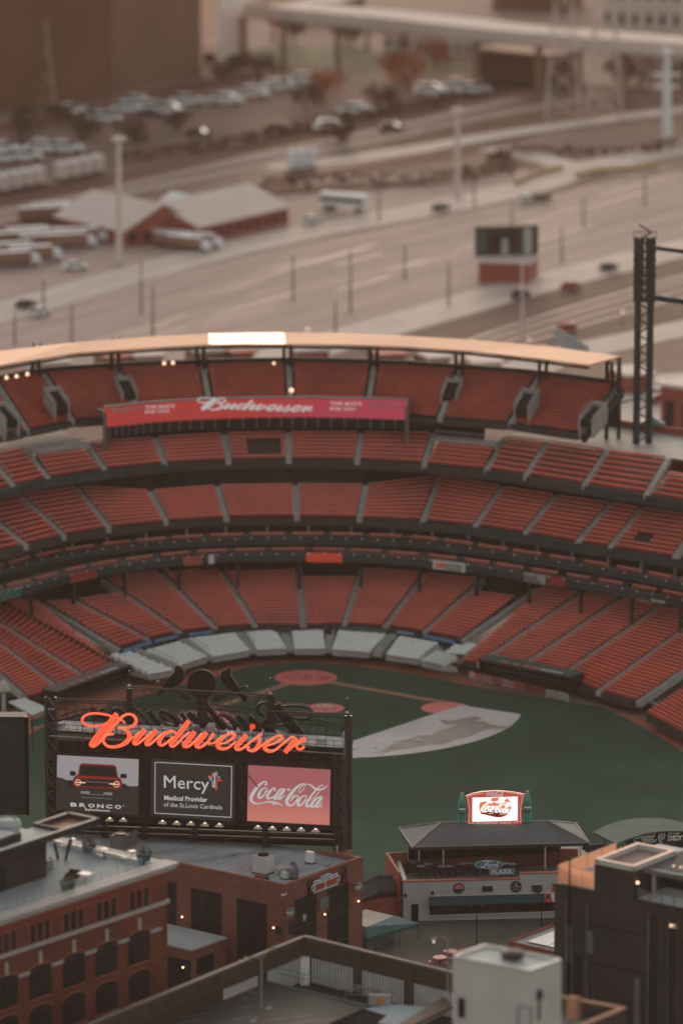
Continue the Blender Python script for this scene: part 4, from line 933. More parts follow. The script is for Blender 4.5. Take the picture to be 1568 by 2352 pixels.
# ---- neon script sign
BUD = [ ([(480,150),(400,128),(250,112),(140,138),(92,200),(140,262),(250,282),(350,272),(420,240)], [30,32,32,34,36,36,34,32,28]),
 ([(548,122),(440,250),(310,390),(225,500),(212,528),(245,540),(300,505),(380,415),(470,318),(560,215),(640,142),(715,122),(780,155),(800,210),(770,270),(680,300),(560,302)], [70,76,76,72,56,44,46,50,50,46,34,32,40,46,44,36,34]),
 ([(550,170),(610,200),(655,240)], [16,22,26]), ([(560,302),(640,312),(700,370),(712,430),(665,495),(560,545),(450,548),(385,505),(372,440),(420,395),(505,385)], [34,34,58,68,62,44,40,38,34,28,28]),
 ([(690,478),(780,410),(850,350)], [16,22,18]), ([(912,322),(850,400),(780,485),(785,512),(830,505),(930,420),(1000,350)], [64,66,64,44,32,26,20]), ([(1062,332),(1000,410),(938,495),(945,522),(990,512),(1090,418),(1160,365)], [64,66,62,44,30,26,20]),
 ([(1322,372),(1268,342),(1180,375),(1112,450),(1100,505),(1135,530),(1200,495),(1280,420)], [26,28,50,60,52,36,28,24]), ([(1490,212),(1400,330),(1310,440),(1255,510),(1265,540),(1310,530),(1420,420),(1500,355)], [66,66,66,60,42,30,26,22]),
 ([(1565,352),(1500,440),(1430,520),(1445,548),(1500,535),(1590,450),(1660,370)], [66,66,62,44,32,28,22]), ([(1718,362),(1655,440),(1590,520),(1600,552),(1660,545),(1740,480),(1790,410),(1815,378)], [66,66,60,44,34,34,44,60]),
 ([(1740,512),(1810,500),(1880,440),(1930,400)], [22,24,20,16]), ([(1890,515),(1975,492),(2055,440),(2088,395),(2045,375),(1955,410),(1880,490),(1868,540),(1915,575),(1995,565),(2100,480)], [18,26,36,46,30,38,58,60,46,32,22]),
 ([(2240,392),(2180,465),(2110,550),(2125,585),(2190,570),(2300,480),(2400,405),(2440,378)], [64,66,60,42,30,28,30,36]), ([(2405,420),(2412,480),(2385,555),(2330,598),(2270,592),(2250,560),(2278,548)], [24,46,62,48,32,28,24]),
 ([(2350,592),(2430,540),(2520,465)], [20,26,20]), ([(2510,535),(2600,505),(2680,460),(2705,420),(2660,405),(2565,450),(2495,520),(2485,570),(2535,605),(2615,590),(2740,490),(2820,425),(2870,422)], [18,26,36,46,30,38,58,60,46,34,26,22,22]),
 ([(2892,435),(2830,520),(2745,622)], [62,64,68]), ([(2800,590),(2880,520),(2950,455),(3003,438),(2990,470),(2930,500),(2898,540),(2912,575),(2960,578),(2995,545)], [20,28,30,40,34,24,28,32,34,40]) ]
fB = lambda x, y, o=1.3: bp(172.2+x/5.69, 1619.1+y/5.69, o)
screen_mat('neon_red', (1, .06, .018), 1.15); screen_mat('neon_tube', (1, .20, .09), 1.5)
ns = thing('neon_sign', 'large glowing orange red neon script sign over the three screens', 'sign', fB(200, 560))
script(BUD, fB, KB/5.69, 'neon_red', 'script_letters', ns, th=.12, n=8, k=5)
m = MB(); m.loft([fB(2318+38*cos(a*pi/8), 287+38*sin(a*pi/8), 1.2) for a in range(16)], [fB(2318+38*cos(a*pi/8), 287+38*sin(a*pi/8), 1.4) for a in range(16)]); m.build('letter_dot', 'neon_red', ns)
m = MB()
for i, (p, w_) in enumerate(BUD):
    mw = max(w_)
    P = crom([V((a, b, 0)) for a, b in p], 4); W = []
    for j in range(len(p)-1): W += [lerp(w_[j], w_[j+1], q/4) for q in range(4)]
    W.append(w_[-1])
    for s_ in ((-.33, 0, .33) if mw > 40 else (-.25, .25)):
        pts = []
        for j, q in enumerate(P):
            t_ = (P[min(len(P)-1, j+1)]-P[max(0, j-1)]); t_.normalize(); q2 = q+V((-t_.y, t_.x, 0))*W[j]*s_; pts.append(fB(q2.x, q2.y, 1.3+.10+.006*i+.01))
        m.path(pts, .032, 4)
m.build('neon_tube', 'neon_tube', ns)
m = MB()
for k in range(20):
    x = 190+k*26; m.tube(bp(x, 1650+(x-190)*.06, .8), bp(x, 1712+(x-190)*.06, .8), .05, n=4)
for y in (1668, 1690): m.tube(bp(186, y, .9), bp(706, y+26, .9), .06, n=4)
m.build('support_frame', 'truss', ns)
# the same sign again, unlit, facing the field on the truss behind
bs = thing('back_sign', 'unlit black script sign with painted sunlit edges facing the field, seen mirrored from behind', 'sign', bp(560, 1690, -6.4))
o_ = bp(719, 1640, -6.6); r_ = fB(75, 200)
def fK(x, y):
    p = fB(x, y)-r_; s_ = p.dot(UB_); return o_ - UB_*s_*1.0 + Z1*(p.z)
script(BUD, fK, KB/5.69, 'black', 'script_letters', bs, th=.35, n=8, k=4, nrm=NB)
script(BUD, lambda x, y: fK(x, y)+Z1*.10-NB*.42, KB/5.69, 'sunlit_tint', 'sunlit_edge', bs, th=.06, n=6, k=3, nrm=NB)  # rim light on the letters, drawn as shifted warm strokes
# bird, ball and bat emblem standing on the truss
fD = lambda x, y: (344.5+x/3.4137, 1515.8+y/3.4137)
em = thing('bird_emblem', 'dark steel emblem of two birds on bats beside a round disc above the scoreboard', 'emblem', bp(463, 1600, -6))
def cut(name, pts, off, th, mt):
    m = MB(); P = [bp(*fD(x, y), off) for x, y in pts]; m.prism([p-NB*th for p in P], NB*th); return m.build(name, mt, em)
LBD = [(195,60),(215,45),(245,60),(268,98),(255,112),(262,150),(240,185),(210,205),(170,225),(120,240),(80,290),(58,285),(75,240),(110,200),(140,160),(165,125),(190,105)]
RBD = [(555,110),(565,92),(600,75),(625,60),(627,85),(622,110),(650,150),(685,205),(700,235),(735,275),(762,300),(745,335),(725,325),(690,265),(655,250),(620,235),(575,190),(558,150)]
cut('bird', LBD, -6, .5, 'black'); cut('bird', RBD, -6, .5, 'black')
def sh(P, d): return [(x+d[0], y+d[1]) for x, y in P]
m = MB()
for P in ([(215,45),(245,60),(268,98)], [(555,110),(565,92),(600,75),(625,60),(627,85)], [(622,110),(650,150),(685,205),(700,235)], [(195,60),(215,45)]): m.path([bp(*fD(*p), -6.2)+Z1*.03 for p in P], .07, 4)
m.path([bp(*fD(403+114*cos(a), 192-114*sin(a)), -6.3) for a in [pi*(.25+.05*k) for k in range(12)]], .08, 4)
m.build('sunlit_edge', 'sunlit_tint', em)  # rim light on birds and disc, drawn as warm tubes
cut('disc', [(403+112*cos(a*pi/18), 192-112*sin(a*pi/18)) for a in range(36)], -6.1, .5, 'black')
for a, b, ra, rb, mt in (((64,172),(120,205),.12,.16,'steel_dark'),((120,205),(312,300),.16,.5,'steel_dark'),((757,212),(640,250),.12,.2,'steel_dark'),((640,250),(500,308),.2,.42,'steel_dark')):
    m = MB(); m.tube(bp(*fD(*a), -6.9), bp(*fD(*b), -6.9), ra, rb, 8); m.build('bat', mt, em)
m = MB(); m.tube(bp(*fD(750,212), -6.9)+Z1*.17, bp(*fD(500,304), -6.9)+Z1*.36, .06, n=4); m.ball(bp(*fD(757,211), -6.9), .22, 6); m.ball(bp(*fD(63,172), -6.9), .22, 6); m.build('sunlit_edge', 'sunlit_tint', em)  # rim light on the bats, drawn in the same warm colour
m = MB(); m.bx(bp(*fD(378,400), -6.5), UB_*30*KB/3.4, -NB*.6, V((0, 0, 110*KB/3.4))); m.tube(bp(*fD(225,190), -6.6), bp(*fD(225,300), -6.6), .1); m.tube(bp(*fD(600,190), -6.6), bp(*fD(600,300), -6.6), .1); m.build('support_post', 'truss', em)
# second dark video board frame at the left edge
q0 = ay(67, 1872, 640); m = MB(); t = thing('dark_board_tower', 'plain dark steel board tower at the left edge beside the scoreboard', 'tower', q0)
uu = V((cos(R(25)), -sin(R(-25)), 0)); L_ = 6.0
h_ = 232*mpd(640, 20)
m.bx(q0+V((-L_, 0, 0)), V((L_, 0, 0)), V((-.4, 2.5, 0)), V((0, 0, h_))); m.build('panel', 'steel_dark', t)
m = MB()
for k in range(6): m.bx(q0+V((-L_, -.12, h_*k/6+.3)), V((L_-.4, 0, .55)), V((0, .1, 0)), V((0, 0, .35)))
m.build('rib', 'steel_green', t)
m = MB(); m.bx(q0+V((-.45, -.15, 0)), V((.5, 0, 0)), V((0, .15, 0)), V((0, 0, h_))); m.build('edge_post', 'black', t)
m = MB(); p = az(75, 1640, 6); t = thing('white_awning', 'small white canopy roof beside the left field seats near the left edge', 'canopy', p)
Pa = [az(x, y, 6.5) for x, y in ((34,1618),(92,1597),(198,1650),(128,1670))] if False else [az(x, y, 6.5) for x, y in ((37,1616),(98,1596),(197/1.0*0+116,1632),(121,1668))]
Pa = [az(x, y, 6.5) for x, y in ((20,1615),(56,1607),(113,1631),(74,1646))]
m.prism(Pa, (0, 0, .25)); m.build('roof', 'roof_pale', t)
for p_ in Pa: m = MB(); m.tube(p_-V((0, 0, 5)), p_, .1); m.build('post', 'steel_dark', t)
p = az(9, 1640, 4); t = thing('lamp_statue', 'pale upright lamp post head at the far left beside the white canopy', 'lamp post', p-V((0, 0, 3)))
m = MB(); m.tube(p-V((0, 0, 4)), p+V((0, 0, 3.2)), .35, .3); m.build('post', 'trim_pale', t); m = MB(); m.lathe(p+V((0, 0, 3)), [(.4, 0), (1, .4), (.9, .9), (.35, 1.7)], 8); m.build('lamp_head', 'trim_pale', t)
p = az(90, 1660, 1.5)+V((0,0,.1)); m = MB(); m.bx(az(70,1672,2.5), V((2.2, -.3, .75)), V((0, .1, 0)), V((0, 0, 1.1))); tag(m.build('green_sign', 'green_awning'), 'small green and cream sign on the field wall at the left', 'sign')
# ================================================================== FOREGROUND BUILDINGS (one street grid)
U = V((.788, -.616, 0)); W_ = V((.616, .788, 0))       # U: right and nearer, W_: right and farther
NU = V((-.616, -.788, 0))                              # outward normal of faces that run along U
NW = V((.788, -.616, 0))                               # outward normal of faces that run along W_
ZG = 4.0
def pl(x, y, p, n): return ap(x, y, p, n)
def zof(v, z): return V((v.x, v.y, z))
pz = MB(); pz.prism([V((-140, 480, ZG-.5)), V((150, 480, ZG-.5)), V((150, 640, ZG-.5)), V((70, 640, ZG-.5)), V((22, 641, ZG-.5)), V((-60, 641, ZG-.5)), V((-140, 655, ZG-.5))], (0, 0, .5)); struct(pz.build('plaza_pavement', 'pavement'))
# ---------- brown brick pavilion below the scoreboard
P1 = az(655, 2035, 16.6); P2 = az(832, 1970, 16.6)
uW = (P2-P1); uW.z = 0; LW = uW.length; uW.normalize(); Pl = az(385, 1980, 16.6); uU = (P1-Pl); uU.z = 0; uU.normalize()
nU = V((uU.y, -uU.x, 0)); nW = V((uW.y, -uW.x, 0))
P0 = P1-uU*34; Pb = P2-uU*44
pv = thing('brick_pavilion', 'brown brick flat roofed pavilion with tall dark window bays below the scoreboard', 'building', zof(P1, ZG))
def onU(x, y, off=.0): return ap(x, y, P1+nU*off, nU)
def onW(x, y, off=.0): return ap(x, y, P1+nW*off, nW)
th = .4
m = MB(); m.prism([zof(p, ZG) for p in (P0, P1, P2, P2-uW*1+(-uU)*.01+uW*1, Pb, P0+uW*12)] if False else [zof(P0, ZG), zof(P1, ZG), zof(P2, ZG), zof(Pb, ZG)], (0, 0, 11.9)); m.build('wall', 'brick_brown', pv)
m = MB(); m.prism([zof(p, 15.92) for p in (P0+uW*th+uU*0, P1+uW*th-uU*th, P2-uW*.0-uU*th, Pb)], (0, 0, .1)); m.build('roof', 'roof_membrane', pv)
m = MB()
for a, b, n in ((P0, P1, nU), (P1, P2, nW)):
    d = (b-a).normalized(); m.prism([zof(a, 15.9), zof(b, 15.9), zof(b-n*th, 15.9), zof(a-n*th, 15.9)], (0, 0, .72))
m.build('parapet', 'brick_brown', pv)
m = MB()
m.prism([zof(P0+nU*.06, 16.62), zof(P1+nU*.06+nW*.06, 16.62), zof(P1-nU*th-nW*th, 16.62), zof(P0-nU*th, 16.62)], (0, 0, .08)); m.prism([zof(P1+nU*.06+nW*.06, 16.62), zof(P2+nW*.06, 16.62), zof(P2-nW*th, 16.62), zof(P1-nU*th-nW*th, 16.62)], (0, 0, .081)); m.build('coping', 'track', pv)
e = P2; m = MB(); m.prism([zof(e, 15.9), zof(e-uU*6.3, 15.9), zof(e-uU*6.3-uW*.4, 15.9), zof(e-uW*.4, 15.9)], (0, 0, .72)); m.build('parapet', 'brick_brown', pv)
f0 = ay(783, 1965, 622); f1 = ay(803, 1928, 632); m = MB(); m.prism([f0-Z1*.9, f1-Z1*1.5, f1+Z1*.3, f0+Z1*.1], (.3, 0, 0)); m.build('side_fin', 'brick_brown', pv)
for z in (12.6, 9.3, 7.4):       # band courses
    m = MB(); m.prism([zof(P0+nU*.05, z), zof(P1+nU*.05+nW*.05, z), zof(P1, z), zof(P0, z)], (0, 0, .22)); m.prism([zof(P1+nU*.05+nW*.05, z), zof(P2+nW*.05, z), zof(P2, z), zof(P1, z)], (0, 0, .221)); m.build('band_course', 'track', pv)
def bay(face, x0, y0, x1, y1, zb=ZG, mt='glass_dark', mull=4, rows=3, parent=pv, back=.0):
    f = {'U': onU, 'W': onW}[face]; n = {'U': nU, 'W': nW}[face]
    a, b = f(x0, y0, .07), f(x1, y1, .07); z1 = (a.z+b.z)/2; d = (b-a); d.z = 0; L = d.length; d.normalize()
    m = MB(); m.prism([zof(a-n*.06, zb), zof(b-n*.06, zb), zof(b, zb), zof(a, zb)], (0, 0, z1-zb)); w_ = m.build('window', mt, parent)
    m = MB()
    for k in range(mull+1): m.bx(zof(a, zb)+d*(L*k/mull-.05), d*.1, n*.06, V((0, 0, z1-zb)))
    for k in range(rows+1): m.bx(zof(a, zb+(z1-zb-.12)*k/rows), d*L, n*.05, V((0, 0, .12)))
    m.build('frame', 'steel_dark', w_); return w_
bay('U', 355, 2022, 403, 2025); bay('U', 440, 2039, 507, 2054); bay('U', 545, 2064, 612, 2078)
bay('W', 678, 2067, 725, 2053); bay('W', 753, 2043, 799, 2026)
# glowing lamps and round ball ornaments on the walls
def wall_lamp(f, n, x, y, lab, parentgroup='wall lamps glowing on the brick walls', r=.13):
    p = f(x, y, .35); t = thing('wall_lamp', lab, 'lamp', p-Z1*.5, parentgroup)
    m = MB(); m.tube(p-n*.3-Z1*.3, p-Z1*.25, .05, n=5); m.lathe(p-Z1*.35, [(.05, 0), (.12, .1), (.12, .2)], 8); m.build('bracket', 'black', t)
    m = MB(); m.ball(p, r, 8); m.build('bulb', 'lamp_wall', t)
MM('lamp_wall', (.9,.8,.6), .4, emit=(1, .5, .25), es=2.2)
for f, n, x, y, lab in ((onW,nW,746,2101,'glowing wall lamp between the two tall windows of the brick pavilion'),(onW,nW,823,2071,'glowing wall lamp near the right corner of the brick pavilion'),(onU,nU,628,2132,'glowing wall lamp left of the front corner of the brick pavilion'),(onU,nU,418,2107,'glowing wall lamp between the left window bays of the brick pavilion')):
    wall_lamp(f, n, x, y, lab)
for f, n, x, y, lab in ((onW,nW,667,2096,'white ball ornament with grey cap at the front corner of the brick pavilion'),(onW,nW,822,2037,'white ball ornament with grey cap at the far right corner of the brick pavilion')):
    p = f(x, y, .9); t = thing('ball_ornament', lab, 'ornament', p-Z1, 'ball ornaments on the brick pavilion')
    m = MB(); m.ball(p, .50, 14); m.build('ball', 'white_paint', t, smooth=True)
    m = MB(); m.lathe(p+Z1*.18, [(.49, 0), (.46, .14), (.28, .30), (.05, .36)], 12); m.tube(p+Z1*.1+n*.1, p-Z1*.05+n*.65, .2, .12, 8); m.build('cap', 'steel_grey', t)
    m = MB(); m.tube(p-n*.9, p-n*.2, .08); m.build('bracket', 'black', t)
for f, n, x, y in ((onW,nW,698,2106),):
    p = f(x, y, .12); m = MB(); m.ball(p, .3, 8, (1, .6, 1)); m.ball(p-Z1*.35, .2, 6); tag(m.build('wall_emblem', 'white_paint'), 'small white emblem hanging inside the first tall dark window of the pavilion', 'emblem')
m = MB(); a, b = onW(735, 2092, .3), onW(755, 2085, .3); m.prism([a-nW*.1, b-nW*.1, b, a], (0, 0, 1.4)); tag(m.build('grey_banner', 'steel_grey'), 'grey rectangular banner panel between the tall windows of the brick pavilion', 'banner')
p = onW(652, 2056, .3); m = MB()
for k in (-1, 0, 1): m.ball(p+uW*k*.35, .13, 6)
m.tube(p-nW*.3, p, .05); tag(m.build('security_camera', 'white_paint'), 'cluster of small white cameras below the front corner of the pavilion roof', 'camera')
m = MB(); p = onU(634, 2146, .2); m.bx(p, uU*.7, nU*.2, V((0, 0, 1))); m.bx(p+uU*1.9+Z1*.4, uU*.8, nU*.2, V((0, 0, 1.6))); tag(m.build('poster_case', 'steel_dark'), 'dark poster cases on the wall near the front corner of the pavilion', 'display case')
# shaped team store sign
fS = lambda x, y: (706.2+x/18.21, 1998.0+y/18.21)
so_ = thing('shaped_sign', 'white edged shaped sign with blue crest and red lettering strips on the pavilion roof edge', 'sign', onW(740, 2060, .6))
def sflat(name, pts, off, mt):
    P = [onW(*fS(x, y), .6+off) for x, y in pts]; m = MB(); m.prism([q-nW*.04 for q in P], nW*.04); return m.build(name, mt, so_)
sflat('plate', [(250,1015),(248,905),(190,880),(150,790),(175,690),(250,620),(258,500),(555,395),(555,285),(700,230),(790,160),(930,150),(990,160),(1020,215),(1262,128),(1262,240),(1330,250),(1365,330),(1340,440),(1265,520),(1255,650)], .0, 'white_bright')
sflat('blue_rim', [(270,985),(268,890),(300,900),(1235,590),(1235,640)], .02, 'ad_blue')
sflat('face', [(290,955),(290,905),(1225,590),(1225,625)], .045, 'white_bright')
sflat('face', [(300,925),(300,530),(560,430),(1240,190),(1240,560)], .04, 'white_bright')
sflat('crest', [(580,490),(585,310),(740,240),(830,190),(960,190),(980,380)], .06, 'ad_navy' if 'ad_navy' in M else 'ad_blue')
sflat('red_field', [(335,860),(330,640),(580,560),(730,510),(730,720)], .06, 'red_paint'); sflat('red_field', [(775,700),(775,480),(980,410),(1245,300),(1250,525)], .06, 'red_paint')
sflat('blue_stripe', [(305,920),(305,875),(720,730),(720,770)], .065, 'roof_metal'); sflat('blue_stripe', [(800,740),(830,690),(1210,550),(1215,590)], .065, 'roof_metal'); sflat('blue_stripe', [(305,585),(305,550),(505,485),(505,520)], .065, 'roof_metal'); sflat('blue_stripe', [(1010,310),(1010,275),(1215,210),(1215,245)], .065, 'roof_metal')
a, b = onW(*fS(595, 460), .69), onW(*fS(965, 350), .69); m = MB(); text_mesh(m, 'NOEN', a, (b-a).normalized(), Z1, .5, width=(b-a).length, depth=.03, bold=.02); m.build('lettering', 'white_bright', so_)
m = MB()
for (x, y) in ((232, 770), (1300, 350)):
    c = onW(*fS(x, y), .66)
    for k in range(5): m.tube(c+(uW*cos(k*1.2566+1.57)+Z1*sin(k*1.2566+1.57))*.2, c+(uW*cos((k+2)*1.2566+1.57)+Z1*sin((k+2)*1.2566+1.57))*.2, .03, n=4)
m.build('star', 'black', so_)
m = MB()
for x0, x1 in ((-2, -.1), (0, 0)):
    pass
for (x, y) in ((30, 800), (1440, 280)):
    c = onW(*fS(x, y), .1); m.path([c-Z1*.9, c+Z1*1.0, c+Z1*1.0+uW*.8, c-Z1*.9+uW*.8, c-Z1*.9], .07, 4); m.tube(c-Z1*.9, c+Z1+uW*.8, .06); m.tube(c+nW*.02, c+nW*.5, .08)
m.build('bracket', 'black', so_)
m = MB()
for k in range(1, 8):
    a = P0+uU*(k*4.2)+uW*.6; rib(m, [zof(a, 0), zof(a+uW*(LW-1.2), 0)] if uW.x > 0 else [], .12, 16.03)
m.build('roof_seam', 'steel_grey', pv)
for x, y, rx, ry in ((470,1975,3.4,.9),(560,1960,2.6,.6),(690,2000,2.2,.8),(620,1985,1.6,.7),(740,1975,2.4,.5),(400,1955,3,.8)):
    m = MB(); c = az(x, y, 16.04); m.q(*blot(c, rx, ry, .4, 16.04, 18, .4)); m.build('puddle_mark', 'membrane_stain', pv)
# roof top plant on the pavilion
def rz(x, y, z=16.02): return az(x, y, z)
def unit_box(name, lab, x, y, w_, d_, h, mt='roof_pale', fans=0, cat='air unit', z=16.02, grp=None, fan_m='black'):
    p = rz(x, y, z); t = thing(name, lab, cat, p, grp); m = MB(); m.bx(p-uU*w_/2+Z1*.15, uU*w_, uW*d_, V((0, 0, h))); m.build('housing', mt, t)
    m = MB(); m.bx(p-uU*w_/2-uU*.08-uW*.08, uU*(w_+.16), uW*(d_+.16), V((0, 0, .15))); m.build('base', 'steel_dark', t)
    for k in range(fans):
        c = p-uU*w_/2+uU*w_*(k+.5)/fans+uW*d_/2+Z1*(h+.15); m = MB(); m.lathe(c, [(.42*min(w_/fans, d_), 0), (.42*min(w_/fans, d_), .14), (.34*min(w_/fans, d_), .16)], 14); m.build('fan', fan_m, t)
    return t
t = thing('twin_fan_unit', 'grey rooftop cooling unit with two round fans on the pavilion roof behind the terrace', 'air unit', rz(268, 1958))
for dx, dy in ((0, 0), (17, -10)):
    p = rz(266+dx, 1953+dy); m = MB(); m.bx(p-uU*.9, uU*1.75, uW*1.75, V((0, 0, 1.7))); m.build('housing', 'steel_grey', t); m = MB(); m.lathe(p-uU*.02+uW*.87+Z1*1.7, [(.72, 0), (.72, .12), (.62, .14)], 14); m.build('fan', 'black', t)
unit_box('exhaust_unit', 'large white exhaust unit with round top opening near the front parapet of the pavilion', 595, 2009, 1.9, 1.6, 2.0, 'white_paint', 1)
t = unit_box('split_unit', 'small white fan unit standing alone on the right side of the pavilion roof', 708, 1985, .9, .55, 1.3, 'white_bright', 0)
m = MB(); m.tube(rz(712, 1980), rz(755, 1991), .05); m.tube(rz(748, 1991), rz(763, 1985), .07); tag(m.build('roof_pipe', 'steel_dark'), 'thin dark pipe lying on the pavilion roof beside the white fan unit', 'pipe')
unit_box('vent_box', 'grey boxed vent with curved duct beside the front right parapet', 664, 2020, 1.3, .8, 1.0, 'steel_grey', 0)
m = MB(); p = rz(681, 2011); m.path([p, p+Z1*.8, p+Z1*1.3-uU*.35, p+Z1*1.35-uU*.8], .28, 8); tag(m.build('curved_duct', 'steel_grey'), 'curved silver duct elbow on the pavilion roof', 'duct')
p = rz(642, 2010); m = MB(); m.lathe(p, [(.3, 0), (.3, .5), (.55, .5), (.55, .8), (.3, 1.0)], 10); tag(m.build('mushroom_vent', 'roof_pale'), 'small round mushroom vent between the exhaust unit and the curved duct', 'vent')
unit_box('roof_hatch', 'low brick coloured curb box in front of the white exhaust unit', 596, 2021, 1.4, .8, .3, 'brick_brown', 0)
unit_box('small_vent', 'small white vent box on legs at the front corner of the pavilion roof', 651, 2021, .8, .6, .7, 'white_paint', 0)
m = MB(); p = rz(774, 1966); m.tube(p, p+Z1*.8, .08); m.ball(p+Z1*1.0, .18, 6, (.7, .7, 1.4)); tag(m.build('vent_pipe', 'white_paint'), 'short white topped vent pipe near the back right of the pavilion roof', 'pipe')
for i, (x, y) in enumerate(((506,1973),(429,1971),(553,1998),(575,1996))):
    p = rz(x, y); m = MB(); m.lathe(p, [(.12, 0), (.12, .35), (.18, .35), (.1, .5)], 8); tag(m.build('roof_drain_vent', 'roof_pale'), ['tiny white vent stub in the middle of the pavilion roof','tiny vent stub at the left of the pavilion roof','tiny vent stub left of the white exhaust unit','tiny vent stub just behind the white exhaust unit'][i], 'vent')
# lower wing of the pavilion
w0 = az(440, 2182, 9.6); wr = az(520, 2153, 9.6); wl = az(367, 2164, 9.6); t = thing('low_wing', 'low brick annex with pale flat roof in front of the pavilion', 'building', zof(w0, ZG))
dU = U; q = [w0-U*9, w0, w0+(wr-w0), w0+(wr-w0)-U*12]
m = MB(); m.prism([zof(p, ZG) for p in (w0-U*9, w0, wr, wr-U*9)], (0, 0, 5.4)); m.build('wall', 'brick_brown', t)
m = MB(); m.prism([zof(p, 9.4) for p in (w0-U*9+NU*.1, w0+NU*.1+NW*.1, wr+NW*.1, wr-U*9)], (0, 0, .2)); m.build('roof', 'roof_pale', t)
for a_, b_, y0 in ((452, 466, 2200), (472, 486, 2193)):
    a = ap(a_, y0, w0+NW*.05, NW); m = MB(); m.bx(a-Z1*2.2, W_*1.5, NW*.05, V((0, 0, 2.0))); m.build('window', 'glass_dark', t)
m = MB(); a = ap(385, 2200, w0+NU*.06, NU); m.bx(zof(a, ZG), U*3.4, NU*.05, V((0, 0, 4.2))); m.build('window', 'glass_dark', t)
wall_lamp(lambda x, y, o: ap(x, y, w0+NU*.3, NU), NU, 420, 2223, 'glowing wall lamp on the low annex wall')
# ---------- red brick warehouse at the left with roof terrace
R0 = az(383, 1979, 33.0)
hw = thing('red_brick_warehouse', 'tall red brick warehouse with stone cornice, arched windows and roof terrace at the lower left', 'building', zof(R0, ZG))
wv = V((.63, .776, 0)); wu = V((.776, -.63, 0))       # its own walls: facade runs along -wv, end wall along -wu
nF = V((.776, -.63, 0))
LF = 46; DB = 34
base = [R0-wv*LF, R0, R0-wu*DB, R0-wu*DB-wv*LF]
m = MB(); m.prism([zof(p, ZG) for p in base], (0, 0, 32.2-ZG)); m.build('wall', 'brick_red', hw)
m = MB(); m.prism([zof(p, 32.2) for p in base], (0, 0, .25)); m.build('roof', 'roof_membrane', hw)
for o, z, h, mt in ((.75, 32.2, .35, 'trim_pale'), (.95, 32.55, .30, 'trim_pale'), (.35, 31.75, .45, 'brick_wall'), (.22, 28.35, .42, 'trim_pale'), (.12, 30.9, .2, 'brick_wall')):
    m = MB(); a, b = R0-wv*LF, R0; m.prism([zof(a+nF*o, z), zof(b+nF*o+wv*o, z), zof(b-nF*1.1+wv*o, z), zof(a-nF*1.1, z)], (0, 0, h)); m.build('cornice' if mt == 'trim_pale' else 'brick_course', mt, hw)
m = MB(); m.prism([zof(R0+nF*.5+wv*.5, 32.4), zof(R0-wu*DB+wv*.5, 32.4), zof(R0-wu*DB-wv*.9, 32.4), zof(R0+nF*.5-wv*.9, 32.4)], (0, 0, .44)); m.build('cornice', 'trim_pale', hw)
def fw(s_, z, off=.0): return zof(R0-wv*s_+nF*off, z)
m = MB()
for k in range(150): a = fw(.3+k*.3, 31.0, .05); m.bx(a, -wv*.14, nF*.16, V((0, 0, .7)))
m.build('brick_corbel', 'brick_wall', hw)
pit = 5.22; s0 = 2.95
for b_ in range(9):
    sc = s0+b_*pit+1.7
    for k in (-1, 0, 1):
        a = fw(sc+k*1.12+.42, 28.9, -.25); m = MB(); m.bx(fw(sc+k*1.12+.44, 28.85, .02), wv*.88, nF*.03, V((0, 0, 2.35))); w_ = m.build('window', 'glass_dark', hw)
        m = MB(); m.bx(fw(sc+k*1.12+.44, 29.9, .05), wv*.88, nF*.04, V((0, 0, .08))); m.bx(fw(sc+k*1.12+.03, 28.85, .05), wv*.07, nF*.04, V((0, 0, 2.35))); m.build('frame', 'steel_dark', w_)
    m = MB()
    for k in (-1.5, -.5, .5, 1.5): m.bx(fw(sc+k*1.12+.1, 28.8, .03), wv*.2, nF*.12, V((0, 0, 2.5)))
    m.build('mullion_pier', 'brick_wall', hw)
    # three storeys of large arched windows
    for fl_, (zt, hh) in enumerate(((26.3, 3.5), (21.9, 3.3), (17.5, 3.3), (13.1, 3.3))):
        r_ = 1.72; zc = zt-.5; P = [fw(sc+r_, zt-hh, .04)]
        P += [fw(sc+r_*cos(a), zc+.5*sin(a), .04) for a in [pi*k/10 for k in range(11)]] + [fw(sc-r_, zt-hh, .04)]
        m = MB(); m.prism(list(reversed(P)), nF*.03); w_ = m.build('arched_window', 'glass_dark', hw)
        m = MB()
        for k in (-1, 0, 1): m.bx(fw(sc+k*.9+.04, zt-hh, .08), wv*.08, nF*.03, V((0, 0, hh-.25)))
        m.bx(fw(sc+r_, zc-.05, .08), wv*r_*2, nF*.03, V((0, 0, .1))); m.bx(fw(sc+r_, zt-hh+1.2, .08), wv*r_*2, nF*.03, V((0, 0, .06))); m.build('frame', 'steel_dark', w_)
        m = MB(); m.bx(fw(sc+r_+.12, zt-hh-.18, .02), wv*(r_*2+.24), nF*.18, V((0, 0, .18))); m.build('sill', 'brick_wall', w_)
        m = MB()
        for a in range(12):
            t0, t1 = pi*a/12, pi*(a+1)/12; q = [fw(sc+(r_+rr)*cos(t), zc+(.5+rr)*sin(t), .03) for rr, t in ((0, t0), (.28, t0), (.28, t1), (0, t1))]; m.prism(q, nF*.08)
        m.build('arch_ring', 'track', w_)
        if fl_ == 0:
            m = MB(); m.bx(fw(sc+.2, zt+.12, .05), wv*.4, nF*.14, V((0, 0, 1.35))); m.build('keystone', 'trim_pale', w_)
            m = MB(); m.bx(fw(sc-r_-.02, zc-.15, .04), wv*(pit-2*r_)-wv*.0, nF*.16, V((0, 0, .35))); m.build('impost', 'trim_pale', w_)
m = MB(); a = fw(.9, 16.2, .05); m.lathe(a+nF*.1, [(.35, 0), (.35, .1)], 8); m.build('wall_anchor', 'trim_pale', hw)
